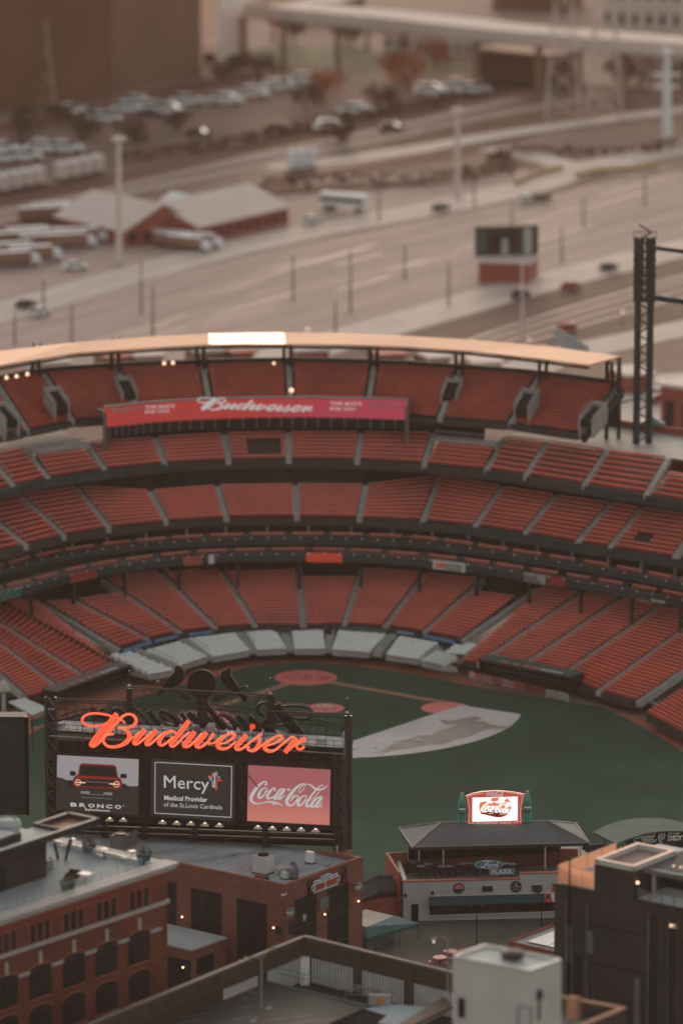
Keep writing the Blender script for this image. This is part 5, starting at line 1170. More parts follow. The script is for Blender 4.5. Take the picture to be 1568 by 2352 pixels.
# glass rail of the roof terrace
MM('glass_rail', (.55, .65, .64), .08, trans=.08, var=.02, spec=.02); MM('glass_sunlit', (.85, .42, .22), .35, trans=.62, var=.05, emit=(.9, .38, .18), es=.14) if False else None
def glass_rail(lab, a, b, z, h, nseg, mt='glass_rail', post='rail_metal', inset=0):
    t = thing('glass_railing', lab, 'railing', zof(a, z)); m = MB(); d = (b-a); L = d.length; d.normalize(); n = V((-d.y, d.x, 0))
    m.prism([zof(a, z+.1), zof(b, z+.1), zof(b+n*.02, z+.1), zof(a+n*.02, z+.1)], (0, 0, h-.15)); m.build('glass_panel', mt, t)
    for k in range(nseg+1): q = MB(); c = lerp(a, b, k/nseg); q.tube(zof(c-n*.05, z), zof(c-n*.05, z+h), .035, n=5); q.build('post', post, t)
    m = MB(); m.tube(zof(a, z+h), zof(b, z+h), .035, n=5); m.build('top_rail', post, t); return t
g0 = R0-nF*1.3-wv*2.5; glass_rail('long glass railing along the front edge of the warehouse roof terrace', g0-wv*40, g0, 32.45, 1.15, 30)
glass_rail('short glass railing along the back edge of the warehouse roof terrace', g0, g0-wu*15, 32.45, 1.15, 8)
m = MB(); a = g0+wv*1.2; m.prism([zof(a, 32.45), zof(a-wu*16, 32.45), zof(a-wu*16+wv*.4, 32.45), zof(a+wv*.4, 32.45)], (0, 0, .5)); m.build('kerb', 'white_paint', hw)
# raised roof house with overhanging pergola roof on slanted legs
T0 = az(229, 1880, 37.6)
rh = thing('roof_house', 'rooftop house with pale flat roof, dark fascia and open slatted pergola on slanted legs', 'roof house', zof(T0, 32.45))
f4 = lambda x, y, z=37.6: az(x/3.9014, 1854.5+y/3.9014, z)
t1 = f4(610, 45); t2 = f4(320, 125); 
vW = (T0-f4(0, 397)); vW.z = 0; Lh = vW.length; vW.normalize(); vU = (T0-t1); vU.z = 0; Dp = vU.length; vU.normalize()
wid = .35; z0 = 36.85
A_, B_ = T0-vW*30, T0
c0 = f4(600, 205); Lp = (c0-T0).dot(-vW)           # pergola length
m = MB()
for a, b in ((T0-vW*36, T0), (T0, t1), (t1, t1-vW*Lp), (T0-vW*Lp, t1-vW*Lp)):
    d = (b-a).normalized(); n = V((-d.y, d.x, 0)); n = n if n.dot((T0-vW*Lp/2-vU*Dp/2)-a) > 0 else -n
    m.prism([zof(a, z0), zof(b, z0), zof(b+n*wid, z0), zof(a+n*wid, z0)], (0, 0, .75))
m.build('fascia', 'steel_dark', rh)
m = MB()
for a, b in ((T0-vW*36, T0), (T0, t1), (t1, t1-vW*Lp)):
    d = (b-a).normalized(); n = V((-d.y, d.x, 0)); n = n if n.dot((T0-vW*Lp/2-vU*Dp/2)-a) > 0 else -n
    m.prism([zof(a-n*.03, z0+.75), zof(b-n*.03, z0+.75), zof(b+n*(wid+.03), z0+.75), zof(a+n*(wid+.03), z0+.75)], (0, 0, .06))
m.build('fascia_cap', 'trim_pale', rh)
m = MB()
for k in range(18):
    a = T0-vW*(wid+.2)-vU*(Dp*(k+1)/19.5) if False else T0-vU*Dp*.1-vW*(.6+k*(Lp-1.0)/18)
    m.bx(zof(a, 36.9), -vU*(Dp*.8), vW*.14, V((0, 0, .22)))
m.build('pergola_slat', 'wood', rh)
m = MB(); a = T0-vW*Lp; m.prism([zof(a-vU*wid, 37.0), zof(a-vW*32-vU*wid, 37.0), zof(a-vW*32-vU*Dp, 37.0), zof(a-vU*Dp, 37.0)], (0, 0, .2)); m.build('roof', 'roof_pale', rh)
m = MB(); a = T0-vW*(Lp+1.2)-vU*1.6; m.prism([zof(a, 32.45), zof(a-vW*30, 32.45), zof(a-vW*30-vU*10, 32.45), zof(a-vU*10, 32.45)], (0, 0, 4.45)); m.build('wall', 'brick_dark', rh)
m = MB(); a = T0-vW*(Lp+8)-vU*1.55; m.bx(zof(a, 32.5), -vW*5, NW*.1, V((0, 0, 2.6))); m.build('glass_door', 'glass_dark', rh)
for x0, y0, x1, y1 in ((490,330,517,455),(632,290,588,470)):
    a, b = f4(x0, y0, 36.85), f4(x1, y1, 32.45); m = MB(); m.tube(a, b, .2, .16, 6); m.build('slanted_leg', 'steel_dark', rh)
# raised panel and round vent on that roof
p = f4(190, 262, 37.7); m = MB()
m.prism([zof(p, 37.2), zof(p-vW*14, 37.2), zof(p-vW*14-vU*9, 37.2), zof(p-vU*9, 37.2)], (0, 0, .9)); m.build('raised_curb', 'steel_dark', rh)
m = MB(); p2 = p-vW*.3-vU*.3; m.prism([zof(p2, 38.1), zof(p2-vW*13.4, 38.1), zof(p2-vW*13.4-vU*8.4, 38.1), zof(p2-vU*8.4, 38.1)], (0, 0, .05)); m.build('raised_roof', 'roof_pale', rh)
p = f4(60, 165, 38.0); m = MB(); m.lathe(p-Z1*.6, [(1.3, 0), (1.5, .3), (1.55, .9), (1.3, 1.3), (1.15, 1.35), (1.1, 1.15), (.4, 1.3)], 20); tag(m.build('round_vent', 'roof_pale', smooth=False), 'large round white roof vent at the left edge above the roof house', 'vent')
# terrace furniture
f5 = lambda x, y, z=32.45: az(x/3.9014, 1854.5+y/3.9014, z)
def planter(x, y, lab, h=1.1):
    p = f5(x, y); t = thing('planter', lab, 'planter', p, 'teal planters on the roof terrace'); m = MB(); m.lathe(p, [(.62, 0), (.85, h), (.75, h), (.7, h-.1)], 4 if False else 10); m.build('pot', 'teal_pot', t)
    m = MB(); rnd = random.Random(int(x))
    for k in range(70):
        a = rnd.uniform(0, 6.28); r = rnd.uniform(0, .85); c = p+V((r*cos(a), r*sin(a), h+rnd.uniform(-.05, .75)*(1-.4*r))); s_ = rnd.uniform(.1, .22); d1 = V((rnd.uniform(-1, 1), rnd.uniform(-1, 1), rnd.uniform(-.3, 1)))*s_; d2 = V((rnd.uniform(-1, 1), rnd.uniform(-1, 1), rnd.uniform(-.5, .5)))*s_*.5
        m.q(c-d1-d2, c+d1-d2, c+d1+d2, c-d1+d2)
    m.build('plant', 'plant_dry', t)
planter(800, 405, 'teal planter with dry bush beside the back glass railing of the terrace'); planter(1288, 510, 'teal planter with dry bush at the far corner of the terrace', 1.2); planter(605, 755, 'teal planter with dry bush behind the front glass railing of the terrace')
def table(x, y, lab, r=.42, h=1.05, round_=True):
    p = f5(x, y); t = thing('terrace_table', lab, 'table', p, 'terrace tables'); m = MB()
    m.lathe(p+Z1*h, [(r, 0), (r, .05)], 12); m.build('tabletop', 'white_paint', t); m = MB(); m.tube(p, p+Z1*h, .05); m.lathe(p, [(.32, 0), (.32, .04)], 8); m.build('leg', 'black', t)
table(935, 458, 'tall white table in the middle by the back railing'); table(1184, 480, 'tall white table near the far corner of the terrace'); table(645, 372, 'tall white table under the pergola leg')
def chair(x, y, ang, lab, mt='rail_metal', s_=1.0, dark=False):
    p = f5(x, y); t = thing('terrace_chair', lab, 'chair', p, 'metal terrace chairs'); a = V((cos(ang), sin(ang), 0)); b = V((-a.y, a.x, 0)); m = MB()
    m.bx(p-a*.22-b*.22+Z1*.45, a*.44, b*.44, V((0, 0, .04))); m.build('seat', mt, t)
    m = MB(); m.path([p-a*.2-b*.2+Z1*.45, p-a*.2-b*.26+Z1*.95, p+a*.2-b*.26+Z1*.95, p+a*.2-b*.2+Z1*.45], .02, 4); m.build('backrest', mt, t)
    for sa in (-1, 1):
        for sb2 in (-1, 1): m = MB(); m.tube(p+a*.2*sa+b*.2*sb2+Z1*.45, p+a*.23*sa+b*.25*sb2, .02, n=4); m.build('leg', mt, t)
for i, (x, y, a) in enumerate(((870,455,.4),(968,440,2),(905,470,3.5),(1130,475,1),(1112,490,2.5),(775,680,.5),(805,655,1.7),(738,690,3),(20,700,1),(50,690,2.2),(570,378,1.2))):
    chair(x, y, a, ['metal chair left of the middle tall table','metal chair right of the middle tall table','metal chair in front of the middle tall table','metal chair left of the corner tall table','metal chair in front of the corner tall table','metal chair before the square white table','metal chair behind the square white table','metal chair left of the square white table','metal chair at the left edge of the terrace','second metal chair near the left edge of the terrace','metal chair under the pergola'][i])
p = f5(765, 655); t = thing('square_table', 'low square white table near the front railing of the terrace', 'table', p); m = MB(); m.bx(p-uU*.7-uW*.6+Z1*.7, uU*1.4, uW*1.2, V((0, 0, .06))); m.build('tabletop', 'white_paint', t); m = MB()
for a in (-.6, .6):
    for b in (-.5, .5): m.tube(p+uU*a+uW*b, p+uU*a+uW*b+Z1*.7, .03, n=4)
m.build('leg_frame', 'rail_metal', t)
def lounge(x, y, ang, lab, mt='interior', w_=1.3):
    p = f5(x, y); t = thing('lounge_chair', lab, 'armchair', p); a = V((cos(ang), sin(ang), 0)); b = V((-a.y, a.x, 0)); m = MB(); m.bx(p-a*w_/2-b*.6+Z1*.15, a*w_, b*1.2, V((0, 0, .3))); m.build('seat', mt, t)
    m = MB(); m.bx(p-a*w_/2+b*.45+Z1*.3, a*w_, b*.2, V((0, 0, .55))); m.build('backrest', mt, t)
    for s_ in (-1, 1): m = MB(); m.bx(p+a*(w_/2-.12)*s_-a*.06-b*.6+Z1*.2, a*.14, b*1.2, V((0, 0, .42))); m.build('armrest', mt, t)
lounge(650, 640, -.4, 'dark square lounge chair near the front railing of the terrace'); lounge(110, 668, -.3, 'dark flat lounge chair at the left of the terrace')
def tub(x, y, r, a0, a1, lab, cush=True):
    p = f5(x, y); t = thing('curved_sofa', lab, 'sofa', p, 'curved wicker sofas on the terrace'); m = MB(); N = 10
    for k in range(N):
        t0, t1 = lerp(a0, a1, k/N), lerp(a0, a1, (k+1)/N); q = [p+V((cos(t)*rr, sin(t)*rr, 0)) for rr, t in ((r, t0), (r, t1), (r-.16, t1), (r-.16, t0))]; m.prism(q, (0, 0, .95))
    m.build('wicker_back', 'wicker', t); m = MB(); m.prism([p+V((cos(lerp(a0, a1, k/8))*(r-.17), sin(lerp(a0, a1, k/8))*(r-.17), 0)) for k in range(9)], (0, 0, .45)); m.build('seat', 'concrete_dark', t)
tub(285, 560, 1.7, -2.6, -.2, 'large curved wicker sofa in front, left of the small one'); tub(400, 535, 1.0, -1.9, 1.0, 'small curved wicker armchair at the right of the sofa group'); tub(225, 530, 1.3, 2.2, 4.4, 'curved wicker sofa behind the large one')
m = MB(); p = f5(285, 500); m.ball(p+Z1*1.0, 1.25, 12, (1, .8, .55), .06); tag(m.build('covered_table', 'interior'), 'dark covered round table in the middle of the sofa group', 'table')
# bare shrub on the annex roof corner
p = az(388, 2165, 5); t = thing('bare_tree', 'small leafless grey tree between the warehouse and the low annex', 'tree', zof(p, ZG)); m = MB(); rnd = random.Random(4)
m.tube(zof(p, ZG), zof(p, ZG+3.5), .14, .09)
m.build('trunk', 'plant_dry', t); m = MB()
for k in range(60):
    a = rnd.uniform(0, 6.28); e = rnd.uniform(.5, 1.4); L = rnd.uniform(1.0, 3.2); q0 = zof(p, ZG+rnd.uniform(2.2, 4)); d = V((cos(a)*cos(e), sin(a)*cos(e), sin(e))); q1 = q0+d*L; m.tube(q0, q1, .035, .015, 3)
    for _ in range(2): m.tube(lerp(q0, q1, rnd.random()), q1+V((rnd.uniform(-.6, .6), rnd.uniform(-.6, .6), rnd.uniform(0, .6))), .02, .01, 3)
m.build('crown', 'concrete', t)
# ---------- white brick outfield restaurant
G0 = az(926, 2117, ZG); G1 = az(1273, 2109, ZG); gu = (G1-G0); gu.z = 0; gu.normalize(); gn = V((gu.y, -gu.x, 0)); gb = -gn
def og(x, y, off=0.0): return ap(x, y, G0+gn*off, gn)
gk = mpd(640, 6)
ot = thing('outfield_restaurant', 'white painted brick restaurant with long serving window and roof deck beyond the plaza', 'building', G0)
zt0 = og(1060, 2024).z; zt1 = og(1245, 2007.5).z
s1_ = (og(1194, 2020)-G0).dot(gu)
m = MB(); m.bx(G0, gu*s1_, gb*.5, V((0, 0, zt0-ZG))); m.bx(G0+gu*(s1_+.002), gu*26, gb*.5, V((0, 0, zt1-ZG))); m.bx(G0+gb*.5, gb*9, gu*.5, V((0, 0, zt0-ZG))); m.build('wall', 'brick_white', ot)
m = MB(); m.bx(G0-gn*-.08+V((0, 0, zt0-ZG))-gu*.08, gu*(s1_+.1), gb*.65, V((0, 0, .14))); m.bx(G0+gn*.08+V((0, 0, zt1-ZG))+gu*s1_, gu*26, gb*.65, V((0, 0, .14))); m.build('coping', 'brick_wall', ot)
m = MB(); m.bx(G0+gb*.5+gu*.5+V((0, 0, zt0-ZG-1.2)), gu*44, gb*9, V((0, 0, .2))); m.build('deck_floor', 'concrete_dark', ot)
a = og(945, 2045, .03); b = og(960, 2045, .03)
m = MB(); a = og(944.5, 2078, .04); b = og(960.5, 2078, .04); m.prism([zof(a, ZG), zof(b, ZG), zof(b+gn*.04, ZG), zof(a+gn*.04, ZG)], (0, 0, a.z-ZG)); dr = m.build('door', 'black', ot); m = MB(); m.ball(og(958, 2098, .12), .06, 5); m.build('handle', 'rail_metal', dr)
m = MB(); P = [og(987, 2080, .03), og(1274, 2070, .03), og(1274, 2093, .03), og(987, 2103, .03)]; m.prism(P, gn*.03); m.build('serving_window', 'interior', ot)
m = MB()
for k in range(9): q = og(987+k*35.5, 2080-k*1.2, .08); q2 = og(987+k*35.5, 2103-k*1.2, .08); m.tube(q, q2, .04, n=4)
m.build('window_mullion', 'steel_dark', ot)
aw = MB(); a, b = og(985, 2060, .05), og(1248, 2053, .05); c, d = og(1252, 2073.5, 1.4), og(986, 2081, 1.4)
aw.prism([a, b, c, d], gn*.0+Z1*.06); aw.bx(d-Z1*.1, c-d, gn*.03, V((0, 0, .1))); aw.build('awning', 'blue_awning', ot)
aw = MB(); e_, f_ = og(1264, 2052.5, .05), og(1268.5, 2073, 1.4); aw.prism([b, e_, f_, c], Z1*.06); aw.build('awning_end', 'red_paint', ot); aw = MB(); e2, f2 = og(1290, 2052, .05), og(1300, 2072, 1.4); aw.prism([e_, e2, f2, f_], Z1*.06); aw.build('awning_end', 'white_paint', ot)
m = MB(); m.tube(og(984, 2059.5, .12), og(1265, 2052, .12), .07, n=4); m.build('awning_rail', 'white_paint', ot)
m = MB(); a = og(985, 2104.5, .02); b = og(1273, 2095, .02); m.prism([a, b, b+gn*.25, a+gn*.25], (0, 0, .12)); m.build('counter_ledge', 'white_paint', ot)
for x, y in ((992, 2052), (930, 2058)): m = MB(); m.bx(og(x-2, y+3, .0), gu*.3, gn*.25, V((0, 0, .4))); m.build('lamp_box', 'black', ot)
def roundsign(x, y, r, lab, k):
    c = og(x, y, .08); t = thing('round_sign', lab, 'sign', c-Z1*r)
    def dsk(name, rr, o, mt, a0=0, a1=2*pi):
        m = MB(); P = [c+gn*o+(gu*cos(a0+(a1-a0)*q/28)+Z1*sin(a0+(a1-a0)*q/28))*rr for q in range(29 if a1-a0 < 6 else 28)]; m.prism([p_-gn*.01 for p_ in P], gn*.02); m.build(name, mt, t)
    dsk('rim', r, 0, 'concrete_pale'); dsk('black_face', r*.94, .03, 'black_gloss'); 
    if k == 0:
        dsk('inner_ring', r*.68, .05, 'concrete_pale'); dsk('red_field', r*.62, .07, 'ad_red', 0, pi); dsk('black_field', r*.62, .071, 'black_gloss', pi, 2*pi)
        m = MB()
        for q, ch in enumerate('BUDWEISER'):
            an = pi*(.98-.12*q); p_ = c+gn*.06+(gu*cos(an)+Z1*sin(an))*r*.72; text_mesh(m, ch, p_, gu*sin(an)-Z1*cos(an), gu*cos(an)+Z1*sin(an), r*.16, depth=.02, center=True)
        text_mesh(m, 'AVO', c+gn*.1-gu*r*.45-Z1*r*.1, gu, Z1, r*.22, width=r*.8, depth=.02, bold=.02); m.build('lettering', 'trim_pale', t)
    else:
        dsk('inner_face', r*.86, .05, 'ad_dark'); m = MB(); text_mesh(m, 'OUTFIELD', c+gn*.08-gu*r*.92-Z1*r*.08, gu, Z1, r*.24, width=r*1.84, depth=.02, bold=.015); text_mesh(m, 'GRILL', c+gn*.08-gu*r*.42-Z1*r*.5, gu, Z1, r*.2, width=r*.84, depth=.02)
        m.lathe(c+gn*.1+Z1*r*.3, [(.12*r, 0), (.14*r, .2*r), (.04*r, .42*r)], 8); m.build('lettering', 'trim_pale', t)
roundsign(1053.5, 2041, 13.5*gk, 'round black and red sign ringed with letters on the white brick wall', 0)
roundsign(1184.5, 2037.5, 14*gk, 'round dark sign reading OUTFIELD GRILL on the white brick wall', 1)
m = MB(); m.prism([og(1107,2036.5,.05), og(1131,2035.8,.05), og(1131,2048,.05), og(1107,2048.7,.05)], gn*.12); tag(m.build('wall_screen', 'black_gloss'), 'black rectangular television between the two round signs', 'television')
m = MB(); m.prism([og(1221,2034.5,.05), og(1244,2033.5,.05), og(1244,2046,.05), og(1238,2051,.05), og(1231,2052,.05), og(1222,2048,.05)], gn*.12); tag(m.build('shield_sign', 'board_dark'), 'dark shield shaped sign on the white wall right of the round signs', 'sign')
m = MB(); P = [og(1270,2025,.05), og(1280,2024,.05), og(1283,2032,.05), og(1278,2040,.05), og(1280,2050,.05), og(1268,2046,.05)]; m.prism(P, gn*.3); tag(m.build('red_figure_sign', 'red_paint'), 'small red cut out sign at the right end of the white wall', 'sign')
# deck house and hipped roof behind the parapet
zE = 11.4
e1, e2_, e3, e4 = az(946,1947,zE), az(1352,1936.5,zE), az(1322,1892,zE), az(916,1902,zE)
r1 = az(1012,1889.5,zE+1.7); r2 = az(1258,1886,zE+1.7)
rf = thing('deck_roof', 'large grey hipped canopy roof with pale ridges over the restaurant deck', 'roof', (e1+e2_+e3+e4)/4)
m = MB(); m.q(e1, e2_, r2, r1); m.q(e2_, e3, r2); m.q(e3, e4, r1, r2); m.q(e4, e1, r1); m.q(e4, e3, e2_, e1); m.build('roof_sheet', 'roof_metal', rf)
m = MB()
for a, b in ((e1, r1), (e4, r1), (e4, e1), (e2_, r2), (e3, r2), (e3, e2_), (r1, r2), (e1, e2_)): m.tube(a+Z1*.03, b+Z1*.03, .11 if (a, b) != (e1, e2_) else .05, n=5)
m.build('ridge_trim', 'concrete_pale', rf)
m = MB()
for k in range(1, 40):
    a = lerp(e1, e2_, k/40); tt = (lerp(r1, r2, min(1, max(0, (k/40-.16)/.6)))); m.tube(a+Z1*.02, tt+Z1*.02, .025, n=3)
m.build('standing_seam', 'steel_grey', rf)
m = MB()
for a, b in ((e1, e2_), (e4, e1), (e2_, e3)): m.prism([a-Z1*.4, b-Z1*.4, b-Z1*.4+V((0, .1, 0)), a-Z1*.4+V((0, .1, 0))], (0, 0, .38))
m.build('fascia', 'steel_dark', rf)
for x, y0, y1 in ((1016,1948,1977),(1250,1942,1970),(960,1950,1985),(1330,1945,1975)):
    p = az(x, y0, zE-.4); m = MB(); m.bx(zof(p, zt0-1.2), V((.22, 0, 0)), V((0, .22, 0)), V((0, 0, zE-.4-zt0+1.2))); m.build('post', 'trim_pale', rf)
hb = [ay(938, 1990, 651), ay(1287, 1982, 655)]
m = MB(); m.prism([zof(hb[0], 4), zof(hb[1], 4), zof(hb[1]+V((0, .3, 0)), 4), zof(hb[0]+V((0, .3, 0)), 4)], (0, 0, zE-4.1)); m.build('deck_back_wall', 'interior', ot)
MM('bar_red', (.10, .035, .025), .9, spec=.1); hb2 = [ay(934, 1990, 644), ay(1286, 1980, 648)]; zz = ay(1000, 1974, 645).z
m = MB(); m.prism([zof(hb2[0], zt0-1), zof(hb2[1], zt0-1), zof(hb2[1]+V((0, .3, 0)), zt0-1), zof(hb2[0]+V((0, .3, 0)), zt0-1)], (0, 0, zz-zt0+1)); m.build('bar_wall', 'bar_red', ot)
# deck furniture: dark high tables and stools
rnd = random.Random(8)
for i in range(15):
    x = 950+i*16.2; p = az(x, 2024-rnd.uniform(0, 5), zt0-.95); p = V((p.x, p.y+rnd.uniform(1.0, 3.2), p.z)); t = thing('deck_table', f'{ordn(i)} dark high table from the left behind the white parapet', 'table', p, 'dark high tables on the restaurant deck')
    m = MB(); m.lathe(p+Z1*1.35, [(.55, 0), (.55, .06)], 8); m.build('tabletop', 'steel_grey' if i % 3 else 'steel_green', t); m = MB(); m.tube(p, p+Z1*1.35, .06); m.build('leg', 'black', t)
    for s_ in (-1, 1):
        m = MB(); q = p+V((.75*s_, rnd.uniform(-.3, .3), 0)); m.box(q.x-.2, q.x+.2, q.y-.2, q.y+.2, q.z+.75, q.z+.82); m.tube(q, q+Z1*.75, .12, .05, 4); m.box(q.x-.2, q.x+.2, q.y+.14, q.y+.2, q.z+.82, q.z+1.25); m.build('stool', 'steel_dark', t)
# oval and PLAZA signs on a dark screen
p0, p1 = ay(1144, 2000, 640), ay(1230, 1998, 640)
fs = thing('plaza_sign', 'blue oval script sign above a blue rectangle reading PLAZA on the restaurant deck', 'sign', p0-Z1*1.5)
def of(x, y, o=0): return ay(884.2+x/3.793, 1871.7+y/3.793, 639.6-o)
m = MB(); P = [of(903+127*cos(a*pi/20), 435+38*sin(a*pi/20)) for a in range(40)]; m.prism(list(reversed(P)), (0, -.05, 0)); m.build('oval_rim', 'white_paint', fs)
m = MB(); P = [of(903+120*cos(a*pi/20), 435+33*sin(a*pi/20), .07) for a in range(40)]; m.prism(list(reversed(P)), (0, -.03, 0)); m.build('oval_face', 'sign_blue' if 'sign_blue' in M else 'ad_blue', fs)
FORD = [([(850,412),(870,402),(905,408),(940,412)], [8,9,8,4]), ([(895,408),(880,435),(862,458),(838,460),(836,448)], [9,11,10,7,7]), ([(868,432),(900,430)], [7,7]), ([(915,432),(900,440),(898,455),(912,458),(922,445),(915,432)], [7,8,8,8,7,6]), ([(922,440),(940,436),(932,458)], [5,8,7]), ([(940,440),(955,432)], [6,8]), ([(972,432),(958,440),(955,455),(968,458),(980,440)], [7,8,8,7,6]), ([(990,405),(978,435),(972,458),(985,456)], [8,9,8,5])]
m = MB()
for i, (p_, w_) in enumerate(FORD): stroke(m, p_, w_, lambda x, y: of(x, y, .12), gk/3.793, .02, 6, 4, 1.0, .002*i, V((0, -1, 0)))
m.build('script_lettering', 'white_bright', fs)
m = MB(); m.prism([of(910,525,.1), of(1123,518,.1), of(1123,470,.1), of(910,478,.1)], (0, -.04, 0)); m.build('plate_rim', 'white_paint', fs)
m = MB(); m.prism([of(914,521,.15), of(1119,514,.15), of(1119,474,.15), of(914,482,.15)], (0, -.02, 0)); m.build('plate_face', 'sign_blue2' if 'sign_blue2' in M else 'ad_blue', fs)
a, b = of(928,516,.2), of(1105,510,.2); m = MB(); text_mesh(m, 'PLAZA', a, (b-a).normalized(), Z1, 30*gk/3.793, width=(b-a).length, depth=.03, bold=.03); m.build('lettering', 'white_bright', fs)
m = MB()
for x in (800, 1000, 1110): m.tube(of(x, 395 if x < 1100 else 470, -.2), zof(of(x, 560, -.2), zt0-1), .07)
m.tube(of(770, 392, -.2), of(1035, 386, -.2), .08); m.build('frame', 'steel_dark', fs)
# drink sign on the roof with two bottles
YS = 649.0
def cs(x, y, o=0): return ay(1022+x/6.828, 1791.3+y/6.828, YS-o)
ks = mpd(YS, 14)/6.828
ds = thing('rooftop_drink_sign', 'red framed white lit screen with drink logo and ROOFTOP DECK lettering above the hipped roof', 'sign', cs(770, 718))
def cflat(name, pts, o, mt, dpt=.05):
    m = MB(); P = [cs(x, y, o) for x, y in pts]; m.prism(P, (0, -dpt, 0)); return m.build(name, mt, ds)
cflat('frame', [(318,248),(430,208),(560,182),(680,170),(800,166),(940,172),(1060,186),(1150,200),(1245,218),(1225,300),(1205,400),(1195,500),(1198,600),(1208,676),(1100,694),(940,712),(770,718),(620,712),(480,703),(338,702),(352,600),(358,500),(348,400),(335,310)], 0, 'sign_red' if 'sign_red' in M else 'red_paint', .35)
M['sign_red'] = mat('sign_red', (.4,.05,.03), .5, emit=(.7,.10,.06), es=.22)
bpy.data.objects[ds.children[0].name].data.materials[0] = M['sign_red'] if ds.children else None
m = MB()
for P in ([(618,215),(520,226),(430,243),(345,268),(365,350),(382,450),(380,560),(368,680),(478,692)], [(950,203),(1060,214),(1150,228),(1222,247),(1205,320),(1185,430),(1178,540),(1188,655),(1072,674)]): m.path([cs(x, y, .4) for x, y in P], .035, 4)
m.build('white_line', 'sign_white', ds)
cflat('lit_screen', [(427,283),(1138,266),(1133,640),(425,660)], .4, 'scr_white')
def blotp(cx_, cy_, rx, ry, n=16, j=.2, a0=0):
    return [(cx_+rx*cos(2*pi*k/n+a0)*(1+rnd.uniform(-j, j)), cy_-ry*sin(2*pi*k/n+a0)*(1+rnd.uniform(-j, j))) for k in range(n)]
cflat('splash_shape', [(505,525),(560,530),(545,480),(530,420),(545,360),(600,345),(680,330),(760,290),(850,275),(930,270),(990,310),(1025,350),(1035,420),(1015,490),(960,560),(880,592),(800,590),(700,570),(610,545)], .47, 'scr_amber', .02)
cflat('splash_shape', [(560,535),(640,470),(760,480),(860,470),(1000,500),(950,555),(870,588),(790,585),(690,560)], .50, 'scr_cola', .02)
for q in ((700,350,60,22),(900,300,60,28),(860,350,90,24),(620,500,40,14),(985,380,40,30)): cflat('splash_shape', blotp(*q), .53, 'scr_white', .015)
for q in ((720,530,50,14),(900,540,50,16),(760,300,30,14)): cflat('splash_shape', blotp(*q), .53, 'scr_amber', .015)
m = MB()
for i, (p_, w_) in enumerate(COLA): stroke(m, p_, [v*1.5 for v in w_], lambda x, y: cs(540+x*.33, 290+(y-80)*.30*1.05+0, .60), ks*.33, .03, 5, 3, 1.0, .004*i, V((0, -1, 0)))
m.build('script_lettering', 'scr_white', ds)
m = MB()
for i, (p_, w_) in enumerate(COLA): stroke(m, p_, [v*1.35 for v in w_], lambda x, y: cs(628+x*.205, 165+(y-380)*.215+12, .45), ks*.205, .03, 5, 3, 1.0, .004*i, V((0, -1, 0)))
m.build('script_lettering', 'sign_white', ds)
m = MB(); a, b = cs(502, 703, .4), cs(1045, 691, .4); text_mesh(m, 'ROOFTOP DECK', a, (b-a).normalized(), Z1, 33*ks, width=(b-a).length, depth=.03, bold=.02); m.build('lettering', 'sign_white', ds)
m = MB(); m.box(cs(400, 0).x, cs(1150, 0).x, YS+.1, YS+.9, cs(700, 700).z-.6, cs(700, 690).z); m.build('mount', 'steel_dark', ds)
MM('bottle_green', (.012, .06, .042), .3, var=.3, emit=(.03, .30, .2), es=.02); MM('bottle_edge', (.06, .32, .23), .5, emit=(.15, .7, .5), es=.08)
for i, (cx_, yb, yt) in enumerate(((262,682,198),(1286,655,168))):
    c = cs(cx_, yb, -.2); hh = (yb-yt)*ks*1.03; r = 66*ks
    t = thing('giant_bottle', ['giant green drink bottle left of the lit rooftop screen','giant green drink bottle right of the lit rooftop screen'][i], 'bottle', c, 'giant bottles on the rooftop sign')
    m = MB(); pf = [(.75,0),(.86,.06),(.95,.18),(.9,.30),(.86,.38),(.98,.46),(1.0,.56),(.95,.64),(.72,.74),(.5,.83),(.42,.90)]; m.lathe(c, [(a*r, b*hh) for a, b in pf], 18); m.build('bottle_glass', 'bottle_green', t, smooth=True)
    m = MB(); m.lathe(c+Z1*hh*.9, [(.46*r, 0), (.48*r, hh*.05), (.38*r, hh*.09)], 12); m.build('cap', 'concrete_pale', t)
    m = MB()
    for k in range(7):
        an = -pi/2+(k-3)*.42; m.path([c+V((cos(an)*a*r*1.02, sin(an)*a*r*1.02, b*hh)) for a, b in pf[:4]], .03, 4); m.path([c+V((cos(an)*a*r*1.02, sin(an)*a*r*1.02, b*hh)) for a, b in pf[7:]], .03, 4)
    for b in (.40, .60): m.path([c+V((cos(an)*r*.99, sin(an)*r*.99, b*hh)) for an in [pi+k*pi/10 for k in range(11)]], .035, 4)
    m.build('neon_outline', 'bottle_edge', t)
    m = MB()
    for j, (p_, w_) in enumerate(COLA): stroke(m, p_, [v*1.3 for v in w_], lambda x, y: c+V(((x/1500-.5)*1.75*r, -r*1.03*math.sqrt(max(.05, 1-((x/1500-.5)*1.7)**2)), hh*.46-(y-640)/1500*1.75*r*1.1+.1)), 1.75*r/1500, .02, 5, 2, 1.0, .003*j, V((0, -1, 0)))
    m.build('label_script', 'sign_white', t)
